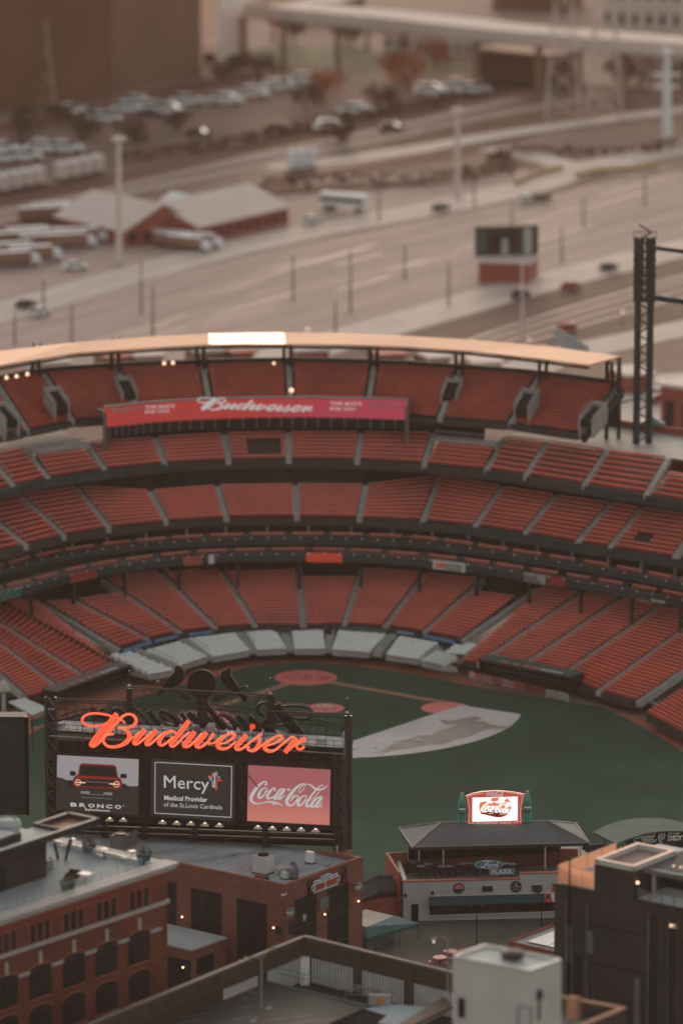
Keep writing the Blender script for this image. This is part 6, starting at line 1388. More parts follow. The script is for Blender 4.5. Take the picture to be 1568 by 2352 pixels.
# stair block and bridge between the pavilion and the restaurant
sw = thing('stair_block', 'brick stair enclosure with open top left of the white restaurant', 'building', az(905, 2050, ZG))
fr = lambda x, y, z: az(884.2+x/3.793, 1871.7+y/3.793, z)
c0, c1, c2 = fr(8, 345, 9.8), fr(115, 512, 9.8), fr(195, 335, 9.8)
for a, b in ((c0, c1), (c0, c2)): m = MB(); n = V((-(b-a).y, (b-a).x, 0)).normalized()*.3; m.prism([zof(a, ZG), zof(b, ZG), zof(b+n, ZG), zof(a+n, ZG)], (0, 0, 5.8)); m.build('wall', 'brick_wall', sw); m = MB(); m.prism([zof(a-n*.1, 9.8), zof(b-n*.1, 9.8), zof(b+n*1.1, 9.8), zof(a+n*1.1, 9.8)], (0, 0, .12)); m.build('coping', 'infield_dirt', sw)
m = MB(); m.prism([zof(c0, 6.6), zof(c1, 6.6), zof(c1+V((4, 3, 0)), 6.6), zof(c2, 6.6)], (0, 0, .2)); m.build('landing', 'concrete', sw)
m = MB(); a, b = fr(0, 740, 6.5), fr(150, 720, 6.5); m.prism([zof(a-V((3, 0, 0)), ZG), zof(b, ZG), zof(b+V((0, 3, 0)), ZG), zof(a+V((-3, 3, 0)), ZG)], (0, 0, 2.4)); m.build('lower_wall', 'brick_wall', sw)
br = thing('foot_bridge', 'steel foot bridge with glass and metal railing linking pavilion and restaurant', 'bridge', az(870, 2065, 6.5))
fp = lambda x, y, z: az(545.4+x/3.9014, 1894.6+y/3.9014, z)
A = [fp(1117, 672, 7.0), fp(1285, 610, 7.0), fp(1480, 605, 7.0)]
m = MB()
for a, b in zip(A[:-1], A[1:]): m.prism([a-Z1*.35, b-Z1*.35, b-Z1*.35+V((-.3, 2.6, 0)), a-Z1*.35+V((-.3, 2.6, 0))], (0, 0, .35))
m.build('deck', 'steel_dark', br)
for nm, o in (('railing', V((0, 0, 0))), ('railing', V((-.3, 2.6, 0)))):
    m = MB()
    for a, b in zip(A[:-1], A[1:]):
        for k in range(5): c = lerp(a, b, k/4)+o; m.tube(c, c+Z1*1.5, .05, n=4)
        m.tube(a+o+Z1*1.5, b+o+Z1*1.5, .06, n=4); m.prism([a+o+Z1*.15, b+o+Z1*.15, b+o+Z1*.15+V((0, .02, 0)), a+o+Z1*.15+V((0, .02, 0))], (0, 0, 1.2))
    m.build(nm, 'steel_grey', br)
m = MB(); a, b = fp(1125, 455, 7.2), fp(1430, 450, 7.2)
for k in range(8): c = lerp(a, b, k/7); m.tube(c-Z1*1.4, c, .05, n=4)
m.tube(a, b, .06, n=4); m.build('far_rail', 'rail_metal', br)
m = MB(); a, b = fp(1270, 655, 6.2), fp(1318, 750, 4.1); m.tube(a, b, .14, n=4); m.tube(a+V((.8, .3, 0)), b+V((.8, .3, 0)), .14, n=4)
for k in range(8): c = lerp(a, b, k/7); m.bx(c, V((.8, .3, 0)), V((0, .28, 0)), V((0, 0, .06)))
m.build('stair_flight', 'steel_grey', br)
# kiosk with green awning
k0, k1, k2, k3 = fp(885, 862, 7.0), fp(1150, 925, 7.0), fp(1412, 822, 7.0), fp(1150, 762, 7.0)
ko = thing('plaza_kiosk', 'grey container kiosk with pale roof and green awning on slim posts on the plaza', 'kiosk', zof(k0, ZG))
ka = fp(1035, 893, 7.0); m = MB(); m.prism([zof(p, ZG) for p in (k0, k1, k2, k3)], (0, 0, 2.9)); m.build('container', 'steel_grey', ko)
m = MB(); m.prism([zof(p, 6.9) for p in (k0, k1, k2, k3)], (0, 0, .12)); m.build('roof', 'concrete_pale', ko)
du, dv = (k1-k0).normalized(), (k2-k1).normalized(); out1 = V((du.y, -du.x, 0)); out2 = V((dv.y, -dv.x, 0))
s_ = lerp(k0, k1, .55); o1 = out1*.9; o2 = out2*2.4
m = MB(); e = [zof(s_, 7.05), zof(k1, 7.05), zof(k2, 7.05)]; f_ = [zof(s_+o1, 6.1), zof(k1+o1*1.0+out2*1.0, 6.1), zof(k2+o2+dv*1.6, 6.1)]
m.prism([e[0], e[1], f_[1], f_[0]], Z1*.05); m.prism([e[1], e[2], f_[2], f_[1]], Z1*.05)
for a, b in zip(f_[:-1], f_[1:]): m.prism([a-Z1*.35, b-Z1*.35, b-Z1*.35+V((.02, .02, 0)), a-Z1*.35+V((.02, .02, 0))], (0, 0, .35))
m.build('awning', 'green_awning', ko)
m = MB(); c = lerp(lerp(e[1], e[2], .5), lerp(f_[1], f_[2], .5), .6)+Z1*.12; m.tube(c-dv*.5+Z1*.3, c+dv*.1, .09, n=4); m.tube(c+dv*.1-Z1*.1, c+dv*.7+Z1*.25, .12, .03, n=4); m.tube(c+dv*.1, c+dv*.5-Z1*.2, .1, .03, n=4); m.build('bird_mark', 'trim_pale', ko)
for f in (.15, .62, .98): m = MB(); p = lerp(f_[1], f_[2], f); m.tube(zof(p, ZG), p, .05, n=5); m.build('post', 'steel_dark', ko)
m = MB()
for k in range(2):
    for j in range(3):
        a = lerp(k0, k1, .06+k*.26)+out1*.02; m.bx(zof(a, ZG+.15+j*.9), du*((k1-k0).length*.2), out1*.02, V((0, 0, .75)))
pn = m.build('graphic_panel', 'roof_pale', ko); m = MB()
for k in range(2):
    for j in range(3):
        c = zof(lerp(k0, k1, .16+k*.26)+out1*.06, ZG+.5+j*.9)
        if j == 1: m.loft([c-du*.3, c-Z1*.1, c+du*.3, c+Z1*.1], [c-du*.3+out1*.02, c-Z1*.1+out1*.02, c+du*.3+out1*.02, c+Z1*.1+out1*.02])
        elif j == 2 and k == 0: m.tube(c-du*.1-Z1*.25, c+du*.15+Z1*.25, .05, .09, 4)
        else: m.path([c+(du*cos(a*pi/5)+Z1*sin(a*pi/5))*.22 for a in range(11)], .03, 4)
m.build('graphic_mark', 'steel_dark', pn)
# plaza lamp posts
def plaza_lamp(x, y, lab, h=5.2):
    p = az(x, y, ZG); t = thing('plaza_lamp', lab, 'lamp post', p, 'dark twin lamp posts on the plaza'); m = MB(); m.tube(p, p+Z1*h, .09, .06); m.build('post', 'black', t)
    for s_ in (-1, 1):
        m = MB(); c = p+Z1*(h-.2); m.path([c, c+V((.35*s_, 0, .25)), c+V((.75*s_, 0, .1))], .04, 4); m.build('arm', 'black', t); m = MB(); m.lathe(c+V((.75*s_, 0, -.35)), [(.22, 0), (.25, .15), (.08, .4)], 8); m.build('lamp_head', 'steel_dark', t)
plaza_lamp(1094, 2172, 'dark twin lamp post standing in the middle of the plaza'); plaza_lamp(1243, 2138, 'dark twin lamp post in front of the serving window', 4.6)
def picnic(x, y, lab):
    p = az(x, y, ZG); t = thing('picnic_table', lab, 'table', p); m = MB(); m.lathe(p+Z1*.75, [(.85, 0), (.85, .06)], 12); m.build('tabletop', 'red_paint', t); m = MB(); m.tube(p, p+Z1*.75, .12); m.build('pedestal', 'red_paint', t)
    for k in range(4): c = p+V((cos(k*pi/2+.5), sin(k*pi/2+.5), 0))*1.35; m = MB(); m.lathe(c+Z1*.42, [(.24, 0), (.24, .05)], 8); m.tube(c, c+Z1*.42, .05); m.tube(c+Z1*.2, p+Z1*.3, .04, n=4); m.build('stool', 'red_paint', t)
picnic(1010, 2214, 'round red picnic table with attached stools at the edge of the plaza'); picnic(1034, 2200, 'second red picnic table half hidden behind the white penthouse')
# low building with pale roof panels right of centre
l0 = az(1168, 2158, 7.2); lo = thing('low_roof_building', 'low brick kiosk building with pale panelled flat roof beside the dark tower', 'building', zof(l0, ZG))
L_ = [l0, l0+U*14, l0+U*14+W_*9, l0+W_*9]
m = MB(); m.prism([zof(p, ZG) for p in L_], (0, 0, 2.6)); m.build('wall', 'brick_wall', lo)
m = MB(); m.prism([zof(p, 6.6) for p in L_], (0, 0, .1)); m.build('roof', 'concrete', lo)
m = MB()
for a, b in zip(L_, L_[1:]+L_[:1]): m.tube(zof(a, 6.85), zof(b, 6.85), .16, n=4)
m.build('roof_edge', 'brick_wall', lo)
for k in range(4): m = MB(); a = l0+U*(1.6+k*3)+W_*1.5; m.prism([zof(a, 6.8), zof(a+U*2.8, 6.8), zof(a+U*2.8+W_*5.5, 6.8), zof(a+W_*5.5, 6.8)], (0, 0, .08)); m.build('roof_panel', 'white_paint', lo)
# ---------- green fan roof with lettering (right)
fg = lambda x, y, z: az(1263.1+x/5.143, 1866+y/5.143, z)
gr_ = thing('fan_roof', 'pale green fan shaped canopy roof right of the hipped roof', 'canopy', fg(780, 385, 10))
P = [fg(x, y, 10.3) for x, y in ((505,250),(640,178),(780,128),(900,100),(1050,84),(1180,80),(1320,88),(1430,102),(1568,142),(1700,190),(1760,330),(1568,238),(1400,235),(1240,245),(1110,268),(985,308),(880,345),(780,387))]
m = MB(); m.prism(list(reversed(P)) if False else P, (0, 0, .15)); m.build('roof_sheet', 'roof_green', gr_)
m = MB(); Q = [fg(x, y, 10.25) for x, y in ((505,250),(780,387),(880,345),(985,308),(1110,268),(1240,245),(1400,235),(1568,238))]; m.path(Q, .09, 4); m.build('edge_trim', 'roof_metal', gr_)
for x, y in ((648,330),(860,380),(1445,330)): p = fg(x, y, 10.2); m = MB(); m.tube(zof(p, 3), p, .1); m.build('post', 'steel_dark', gr_)
m = MB(); Bq = [fg(x, y, 7.6) for x, y in ((890,385),(985,352),(1110,316),(1240,300),(1400,300),(1568,302),(1700,305))]
sg = thing('deck_sign', 'dark curved sign board with raised pale letters SCOTT CREDIT UNION MVP DECK', 'sign', Bq[3])
for a, b in zip(Bq[:-1], Bq[1:]): m.prism([a-Z1*1.6, b-Z1*1.6, b-Z1*1.6+V((0, .3, 0)), a-Z1*1.6+V((0, .3, 0))], (0, 0, 3.6))
m.build('board', 'steel_green', sg)
def sgt(s, x0, y0, x1, y1, h, it=.25, bold=.03):
    Yd = 0; a = fg(x0, y0, 7.8); Yc = min(b.y for b in Bq)-1.0; a = ay(1263.1+x0/5.143, 1866+y0/5.143, Yc); b = ay(1263.1+x1/5.143, 1866+y1/5.143, Yc); k = mpd(Yc, 7)/5.143; m = MB(); text_mesh(m, s, a, (b-a).normalized(), Z1, h*k, width=(b-a).length, depth=.2, bold=bold, italic=it); m.build('lettering', 'white_bright', sg)
sgt('S', 1055, 305, 1115, 303, 72); sgt('COTT', 1118, 300, 1250, 296, 50); sgt('C', 985, 368, 1050, 366, 68); sgt('REDIT', 1068, 335, 1225, 330, 42); sgt('UNION', 1085, 362, 1255, 357, 38); sgt('MVP', 1385, 285, 1530, 278, 52); sgt('DECK', 1385, 338, 1560, 330, 50)
m = MB(); Yc = min(b.y for b in Bq)-1.1; cc = ay(1263.1+1315/5.143, 1866+290/5.143, Yc); k = mpd(Yc, 7)/5.143
for s_ in (0, pi): m.path([cc+V((cos(t+s_)*(8+t*11)*k*.8, 0, sin(t+s_)*(8+t*11)*k*1.1)) for t in [q*.45 for q in range(12)]], .11, 5)
m.build('swirl_emblem', 'white_bright', sg)
# clutter between restaurant and green roof: brick walls and dark benches
for i, (x0, y0, x1, y1, z) in enumerate(((110,440,330,440,9.5),(215,530,270,610,8.3),(0,620,330,612,7.4),(400,515,470,670,8.3),(325,612,400,690,7.6))):
    a, b = fg(x0, y0, z), fg(x1, y1, z); n = V((0, .35, 0)) if abs(b.x-a.x) > abs(b.y-a.y)*.5 else V((.35, 0, 0)); m = MB(); m.prism([zof(a, 5), zof(b, 5), zof(b+n, 5), zof(a+n, 5)], (0, 0, z-5)); tag(m.build('brick_parapet', 'brick_wall'), ['brick parapet under the right end of the hipped roof','short slanting brick wall right of the hipped roof','long low brick parapet right of the oval sign','outer slanting brick wall nearest the green fan roof','slanting brick wall end behind the amber lit glass'][i], 'wall')
m = MB(); a = fg(0, 520, 6.8); b = fg(520, 560, 6.8); m.prism([zof(a+V((0,-3,0)), 6.6), zof(b+V((0,-3,0)), 6.6), zof(b+V((0, 7, 0)), 6.6), zof(a+V((0, 7, 0)), 6.6)], (0, 0, .15)); tag(m.build('deck_terrace', 'concrete'), 'grey concrete terrace floor right of the restaurant roof', 'terrace')
for k in range(4): m = MB(); a = fg(380+k*30, 450+k*22, 8.5-k*.4); b = fg(700, 425+k*22, 8.5-k*.4); m.prism([a, b, b+V((0, .5, 0)), a+V((0, .5, 0))], (0, 0, .5)); m.prism([a+Z1*.51, b+Z1*.51, b+Z1*.51+V((0, .2, 0)), a+Z1*.51+V((0, .2, 0))], (0, 0, .06)); tag(m.build('bench_row', 'steel_dark'), f'{ordn(k)} dark bench row from the top beside the green fan roof', 'bench')
# ---------- dark brick tower building (right)
ZT, ZM = 34.0, 30.3
D1 = az(1455.5, 1992.5, ZT)
db = thing('dark_brick_building', 'dark brick building with stair tower, glass railed terrace and pergola at the lower right', 'building', zof(D1, ZG))
D0 = az(1365.8, 1974.6, ZT); du = (D1-D0); du.z = 0; Lt = du.length; du.normalize(); dw = V((-du.y, du.x, 0)); dw = dw if dw.y > 0 else -dw; dn = -dw
def od(x, y, off=0.0): return ap(x, y, D1+dn*off, dn)
Dw = (az(1537, 1951.6, ZT)-D1); Lw = Dw.dot(dw)
c = od(1273, 2058); sL = (D1-c).dot(du)
m = MB(); m.prism([zof(D1-du*sL, ZG), zof(D1+du*30, ZG), zof(D1+du*30+dw*20, ZG), zof(D1-du*sL+dw*20, ZG)], (0, 0, ZM-ZG)); m.build('wall', 'brick_dark', db)
m = MB(); m.prism([zof(D0+dn*.01, ZM+.01), zof(D1+dn*.01, ZM+.01), zof(D1+dw*Lw, ZM+.01), zof(D0+dw*Lw, ZM+.01)], (0, 0, ZT-ZM-.5)); m.build('tower', 'brick_dark', db)
m = MB(); m.prism([zof(D0+du*.5+dw*.5, ZT-.55), zof(D1-du*.5+dw*.5, ZT-.55), zof(D1-du*.5+dw*(Lw-.5), ZT-.55), zof(D0+du*.5+dw*(Lw-.5), ZT-.55)], (0, 0, .1)); m.build('gravel_roof', 'gravel', db)
cap = MB()
for a, b, n in ((D0, D1, dw), (D1, D1+dw*Lw, -du), (D1+dw*Lw, D0+dw*Lw, -dw), (D0+dw*Lw, D0, du)):
    cap.prism([zof(a, ZT-.5), zof(b, ZT-.5), zof(b+n*.45, ZT-.5), zof(a+n*.45, ZT-.5)], (0, 0, .5))
cap.build('tower_parapet', 'white_paint', db)
cap = MB()
for i, (a, b, n) in enumerate(((D0, D1, dw), (D1, D1+dw*Lw, -du), (D1+dw*Lw, D0+dw*Lw, -dw), (D0+dw*Lw, D0, du))):
    cap.prism([zof(a-n*.06, ZT+i*.003), zof(b-n*.06, ZT+i*.003), zof(b+n*.52, ZT+i*.003), zof(a+n*.52, ZT+i*.003)], (0, 0, .08))
cap.build('tower_coping', 'coping_warm' if 'coping_warm' in M else 'trim_pale', db)
m = MB(); a = D1-du*(sL+.15); m.prism([zof(a+dn*.15, ZM+.02), zof(D0+dn*.15-du*.01, ZM+.02), zof(D0+dw*.3-du*.01, ZM+.02), zof(a+dw*.3, ZM+.02)], (0, 0, .22)); m.prism([zof(D1+du*.01+dn*.15, ZM+.02), zof(D1+du*30+dn*.15, ZM+.02), zof(D1+du*30+dw*.3, ZM+.02), zof(D1+du*.01+dw*.3, ZM+.02)], (0, 0, .22)); m.build('roof_edge', 'steel_dark', db)
m = MB(); m.prism([zof(D1-du*sL+dw*.3, ZM+.02), zof(D1+du*30+dw*.3, ZM+.02), zof(D1+du*30+dw*20, ZM+.02), zof(D1-du*sL+dw*20, ZM+.02)], (0, 0, .08)); m.build('terrace_floor', 'roof_pale', db)
MM('glass_sunlit', (.80, .42, .26), .5, var=.04, trans=.6)  # orange of the sun through frosted glass is put into this colour
_b = M['glass_sunlit'].node_tree.nodes['Principled BSDF']; _b.inputs['Subsurface Weight'].default_value = 0.0; _b.inputs['Transmission Weight'].default_value = 0.0
_nt = M['glass_sunlit'].node_tree; _tr = _nt.nodes.new('ShaderNodeBsdfTranslucent'); _tr.inputs[0].default_value = (1, .62, .42, 1); _ad = _nt.nodes.new('ShaderNodeMixShader'); _ad.inputs[0].default_value = .32
_o = _nt.nodes['Material Output']; _nt.links.new(_b.outputs[0], _ad.inputs[1]); _nt.links.new(_tr.outputs[0], _ad.inputs[2]); _nt.links.new(_ad.outputs[0], _o.inputs[0])
ga = D1-du*(sL-.35)+dw*.1
glass_rail('amber lit glass railing on the front edge of the dark building terrace', ga, D0-du*.1+dw*.1, ZM+.24, 2.0, 3, 'glass_sunlit', 'trim_pale')
glass_rail('amber lit glass railing receding along the side of the dark building terrace', ga, ga+dw*11, ZM+.24, 2.0, 4, 'glass_sunlit', 'trim_pale')
m = MB(); p = D0-du*4.2+dw*4; m.bx(zof(p, ZM+.1), du*3.4, dw*3, V((0, 0, .8))); tag(m.build('planter_box', 'roof_pale'), 'pale planter box on the glass railed terrace', 'planter'); m = MB(); p = od(1307, 2052, .2); m.tube(zof(p, ZG), zof(p, ZM+3.2), .09); m.ball(zof(p, ZM+3.3), .2, 6); tag(m.build('flag_pole', 'black'), 'thin dark pole in front of the amber lit glass railing', 'pole')
# windows on its street face
def dwin(x0, y0, x1, zb, mt='glass_dark', w_name='window', zt=None):
    a, b = od(x0, y0, .03), od(x1, y0+(x1-x0)*.2, .03); zt_ = zt or (a.z+b.z)/2; m = MB(); m.prism([zof(a, zb), zof(b, zb), zof(b+dn*.03, zb), zof(a+dn*.03, zb)], (0, 0, zt_-zb)); w_ = m.build(w_name, mt, db); m = MB(); m.bx(zof(a, zb)+dn*.05, du*.06, dn*.03, V((0, 0, zt_-zb))); m.bx(zof(b, zb)+dn*.05-du*.06, du*.06, dn*.03, V((0, 0, zt_-zb))); m.build('frame', 'steel_grey', w_); return w_
for x0, x1, y0, z in ((1299,1301,2068,10),(1347,1349,2078,10),(1488,1490,2110,10)):
    dwin(x0, y0, x1, z, 'steel_grey', 'wall_joint')
dwin(1300, 2128, 1313, 22.0, 'steel_grey'); dwin(1349, 2138, 1362, 23.5, 'steel_grey'); dwin(1315, 2190, 1340, 12)
dwin(1490, 2098, 1516, 16.0); dwin(1535, 2108, 1556, 15.5); dwin(1350, 2250, 1362, 8); dwin(1456, 2245, 1470, 8, 'steel_grey')
w_ = dwin(1537, 2122, 1555, od(1540, 2131).z, 'lamp_warm', 'lit_transom'); 
for z in (26.6, 22.4, 18.2, 14): m = MB(); m.bx(zof(D1-du*sL+dn*.0, z), du*(sL+30), dn*.05, V((0, 0, .12))); m.build('floor_line', 'black', db)
# pergola terrace right of the tower
pg = thing('terrace_pergola', 'grey metal slatted pergola over the dark building terrace at the right edge', 'pergola', D1+du*2)
zp = 33.0; a = az(1464.5, 2003, zp); b = az(1541, 1973, zp); 
a0 = a; Lq = 16
m = MB(); m.prism([a0, a0+du*Lq, a0+du*Lq+dw*.25, a0+dw*.25], (0, 0, .55)); m.prism([a0+dw*.25, a0+du*.25+dw*.25, a0+du*.25+dw*9, a0+dw*9], (0, 0, .55)); m.build('beam', 'steel_grey', pg)
m = MB()
for k in range(34): q = a0+du*(.4+k*.45)+dw*.25; m.bx(zof(q, zp+.3), du*.1, dw*8.7, V((0, 0, .22)))
m.build('slats', 'steel_grey', pg)
m = MB()
for k in (3, 6): m.bx(zof(a0+dw*k+du*.25, zp+.05), du*Lq, dw*.15, V((0, 0, .24)))
m.build('cross_bar', 'steel_grey', pg)
for k in (1.6, 8.2): m = MB(); q = a0+du*k+dw*.3; m.bx(zof(q, ZM+.1), du*.35, dw*.35, V((0, 0, zp-ZM-.1))); m.build('post', 'concrete_pale', pg)
for k in (3.2, 4.1, 5.0): m = MB(); m.ball(zof(a0+du*k+dw*2, zp+.75), .12, 6); m.build('string_bulb', 'lamp_warm', pg)
m = MB(); q = a0+dw*9.2; m.prism([zof(q, ZM+.1), zof(q+du*16, ZM+.1), zof(q+du*16+dw*.4, ZM+.1), zof(q+dw*.4, ZM+.1)], (0, 0, 4.4)); m.build('rear_wall', 'red_paint', db)
m = MB(); m.prism([zof(q+dn*.05, ZM+4.5), zof(q+du*16+dn*.05, ZM+4.5), zof(q+du*16+dw*.45, ZM+4.5), zof(q+dw*.45, ZM+4.5)], (0, 0, .12)); m.build('rear_coping', 'trim_pale', db)
m = MB(); q = a0+dw*4.5+du*.6; m.prism([zof(q, ZM+.1), zof(q+du*15, ZM+.1), zof(q+du*15+dw*4, ZM+.1), zof(q+dw*4, ZM+.1)], (0, 0, 2.7)); m.build('bar_room', 'interior', db)
glass_rail('dark framed glass railing along the pergola terrace at the right edge', D1+du*.4+dw*.15, D1+du*22+dw*.15, ZM+.24, 1.15, 14, 'glass_rail', 'steel_dark')
wall_lamp(lambda x, y, o: ap(x, y, D1+du*.3, du), du, 1464, 2028, 'glowing wall lamp on the side of the dark stair tower', r=.16)
for i in range(3):
    q = a0+du*(6.5+i*1.5)+dw*1.6; t = thing('terrace_table', f'{ordn(i)} dark dining table from the left under the pergola', 'table', zof(q, ZM+.1), 'dark dining tables under the pergola'); m = MB(); m.bx(zof(q, ZM+.8), du*.9, dw*.9, V((0, 0, .05))); m.build('tabletop', 'steel_dark', t); m = MB(); m.tube(zof(q+du*.45+dw*.45, ZM+.1), zof(q+du*.45+dw*.45, ZM+.8), .06); m.build('leg', 'black', t)
# ---------- parking garage
ZP = 24.0
K0 = az(700, 2152, ZP); pgd = thing('parking_garage', 'parking garage with brown concrete parapet, white slatted guards and curved ramp', 'garage', zof(K0, ZG))
ku = (az(1034, 2234, ZP)-K0); ku.z = 0; ku.normalize(); kw = (K0-az(215, 2351, ZP)); kw.z = 0; kw.normalize()
kn = V((-ku.y, ku.x, 0)); kn = kn if kn.y > 0 else -kn      # outward (far side)
km = V((-kw.y, kw.x, 0)); km = km if km.x < 0 else -km      # outward (left side)
LU, LK = 34, 52
def pw(name, mt, a, b, n, z0, z1, th=.35):
    m = MB(); m.prism([zof(a, z0), zof(b, z0), zof(b+n*th, z0), zof(a+n*th, z0)], (0, 0, z1-z0)); return m.build(name, mt, pgd)
MM('garage_brown', (.060, .045, .034), .9, var=.3, scale=.7); MM('garage_rim', (.115, .09, .072), .85, var=.2); MM('garage_floor', (.028, .028, .025), .85, var=.35, scale=.15); MM('line_paint', (.14, .14, .12), .8, var=.25, scale=1.5); MM('slat_white', (.72, .74, .72), .7, var=.15, scale=1)
pw('parapet', 'garage_brown', K0, K0+ku*LU, kn, ZP-2.1, ZP-.25); pw('parapet', 'garage_brown', K0-kw*LK, K0, km, ZP-2.1, ZP-.25)
pw('parapet_rim', 'garage_rim', K0-ku*.35, K0+ku*LU, kn, ZP-.25, ZP, .55); pw('parapet_rim', 'garage_rim', K0-kw*LK, K0, km, ZP-.25, ZP-.001, .55)
pw('outer_wall', 'garage_brown', K0+kn*.36-ku*.3, K0+ku*LU+kn*.36, kn, ZG, ZP-.3, .2); pw('outer_wall', 'garage_brown', K0-kw*LK+km*.36, K0+km*.36, km, ZG, ZP-.3, .2)
zf2 = ZP-5.2
# white slatted guards between brown piers (inner faces)
for (o, d, n, L, sg_) in ((K0, ku, kn, LU, 1), (K0, -kw, km, 16, 1)):
    bays = [(.9, 7.0), (8.0, 14.2), (15.2, 21.4), (22.4, 28)] if d == ku else [(.6, 7.0), (8.6, 15)]
    for i, (s0_, s1__) in enumerate(bays):
        g_ = MB(); N = int((s1__-s0_)/.42)
        for k in range(N): g_.bx(zof(o+d*(s0_+k*.42)+n*.12, zf2+.2), d*.2, n*.04, V((0, 0, ZP-2.25-zf2-.2)))
        g_.build('slatted_guard', 'slat_white', pgd)
        g_ = MB(); g_.bx(zof(o+d*s0_+n*.2, zf2+.2), d*(s1__-s0_), n*.03, V((0, 0, ZP-2.25-zf2-.2))); g_.build('guard_mesh', 'steel_dark', pgd)
        if i: g_ = MB(); g_.bx(zof(o+d*(s0_-1.0)-n*.15, zf2), d*1.0, n*.25, V((0, 0, ZP-.3-zf2))); g_.build('pier', 'garage_brown', pgd)
m = MB(); m.bx(zof(K0-kn*.5-km*.5, zf2), V((.8, 0, 0)), V((0, .8, 0)), V((0, 0, ZP-2.1-zf2))) if False else m.bx(zof(K0-V((.5, .9, 0)), zf2), V((1.0, 0, 0)), V((0, .8, 0)), V((0, 0, ZP-2.15-zf2))); m.build('corner_pier', 'slat_white', pgd)
m = MB(); m.prism([zof(p, zf2-.3) for p in (K0, K0+ku*LU, K0+ku*LU-kw*LK, K0-kw*LK)], (0, 0, .3)); m.build('lower_floor', 'garage_floor', pgd)
# upper deck slab with painted stall lines, edged in pale blue-green concrete
zu = ZP-3.4
f6 = lambda x, y, z=zu: az(551.2+x/2.905, 2124.4+y/2.905, z)
E0 = f6(0, 338); E1 = f6(860, 545); eu = (E1-E0); eu.z = 0; eu.normalize()
SL = [E0, E1, f6(1330, 700), f6(1100, 900), E0-kw*36, E0-kw*36+km*0]
m = MB(); m.prism([zof(E0, zu-.4), zof(E1, zu-.4), zof(E1-kw*30, zu-.4), zof(E0-kw*36, zu-.4)], (0, 0, .4)); m.build('upper_deck', 'garage_floor', pgd)
m = MB(); m.prism([zof(E0, zu), zof(E1, zu), zof(E1-kw*.5, zu), zof(E0-kw*.5, zu)], (0, 0, .12)); m.prism([zof(E0-kw*.5, zu), zof(E0+eu*.5-kw*.5, zu), zof(E0+eu*.5-kw*34, zu), zof(E0-kw*34, zu)], (0, 0, .12)); m.build('deck_edge', 'roof_green', pgd)
m = MB()
for P in ([(10,440),(160,455)], [(-150,395),(120,465)], [(0,490),(65,495)], [(180,640),(490,600)], [(330,655),(640,630)], [(-260,520),(-60,490)], [(-330,570),(-120,540)], [(-400,625),(-170,585)], [(-30,560),(110,545)], [(-500,680),(-250,630)], [(200,690),(420,665)], [(-60,640),(90,610)]):
    a, b = f6(*P[0], zu+.006), f6(*P[1], zu+.006); d = (b-a).normalized(); n = V((-d.y, d.x, 0))*.09; m.q(a-n, b-n, b+n, a+n)
m.build('stall_line', 'line_paint', pgd)
for o in (0, .55):
    m = MB(); Pr = [f6(-10, 300, zu), f6(200, 345, zu), f6(420, 395, zu), f6(650, 445, zu), f6(900, 500, zu)]; Pr = [p+Z1*(1.1-o) for p in Pr]; m.path(Pr, .06, 5)
    if not o:
        for p in Pr: m.tube(p-Z1*1.1, p, .05, n=4)
    m.build('pipe_rail', 'rail_metal', pgd)
# curved ramp walls
zr = zf2+.9
m = MB(); Pc = crom([f6(x, y, zr) for x, y in ((340,350),(560,335),(760,335),(940,350),(1100,385),(1220,430),(1330,500))], 5)
m.path(Pc, .16, 5); m.build('ramp_kerb', 'garage_rim', pgd)
m = MB(); Pc2 = crom([f6(x, y, zr+.4) for x, y in ((700,425),(820,425),(920,440),(955,465),(940,485),(890,490))], 5); m.path(Pc2, .08, 5); m.path([p-Z1*.7 for p in Pc2], .06, 5)
for p in Pc2[::5]: m.tube(p-Z1*1.2, p, .05, n=4)
m.build('ramp_rail', 'rail_metal', pgd)
m = MB(); a = f6(855, 540, zu); m.bx(a, V((2.4, 0, 0)), V((0, .6, 0)), V((0, 0, 1.1))); m.build('ramp_end_block', 'concrete', pgd); m = MB(); m.bx(a+V((.8, -.03, .2)), V((.8, 0, 0)), V((0, .02, 0)), V((0, 0, .7))); m.build('warning_plate', 'ad_orange', pgd)
m = MB(); m.prism([f6(830, 565, zu+.05), f6(1000, 535, zu+.05), f6(1330, 560, zu+.05), f6(1360, 600, zu+.05), f6(1150, 700, zu+.05), f6(920, 660, zu+.05), f6(980, 610, zu+.05)], (0, 0, .06)); m.build('pale_walkway', 'roof_membrane', pgd)
m = MB(); m.prism([f6(1360, 500, zu+1), f6(1000, 720, zu+1), f6(1000, 760, zu+1), f6(1420, 560, zu+1)], (0, 0, .3)); m.build('ramp_wall', 'garage_brown', pgd)
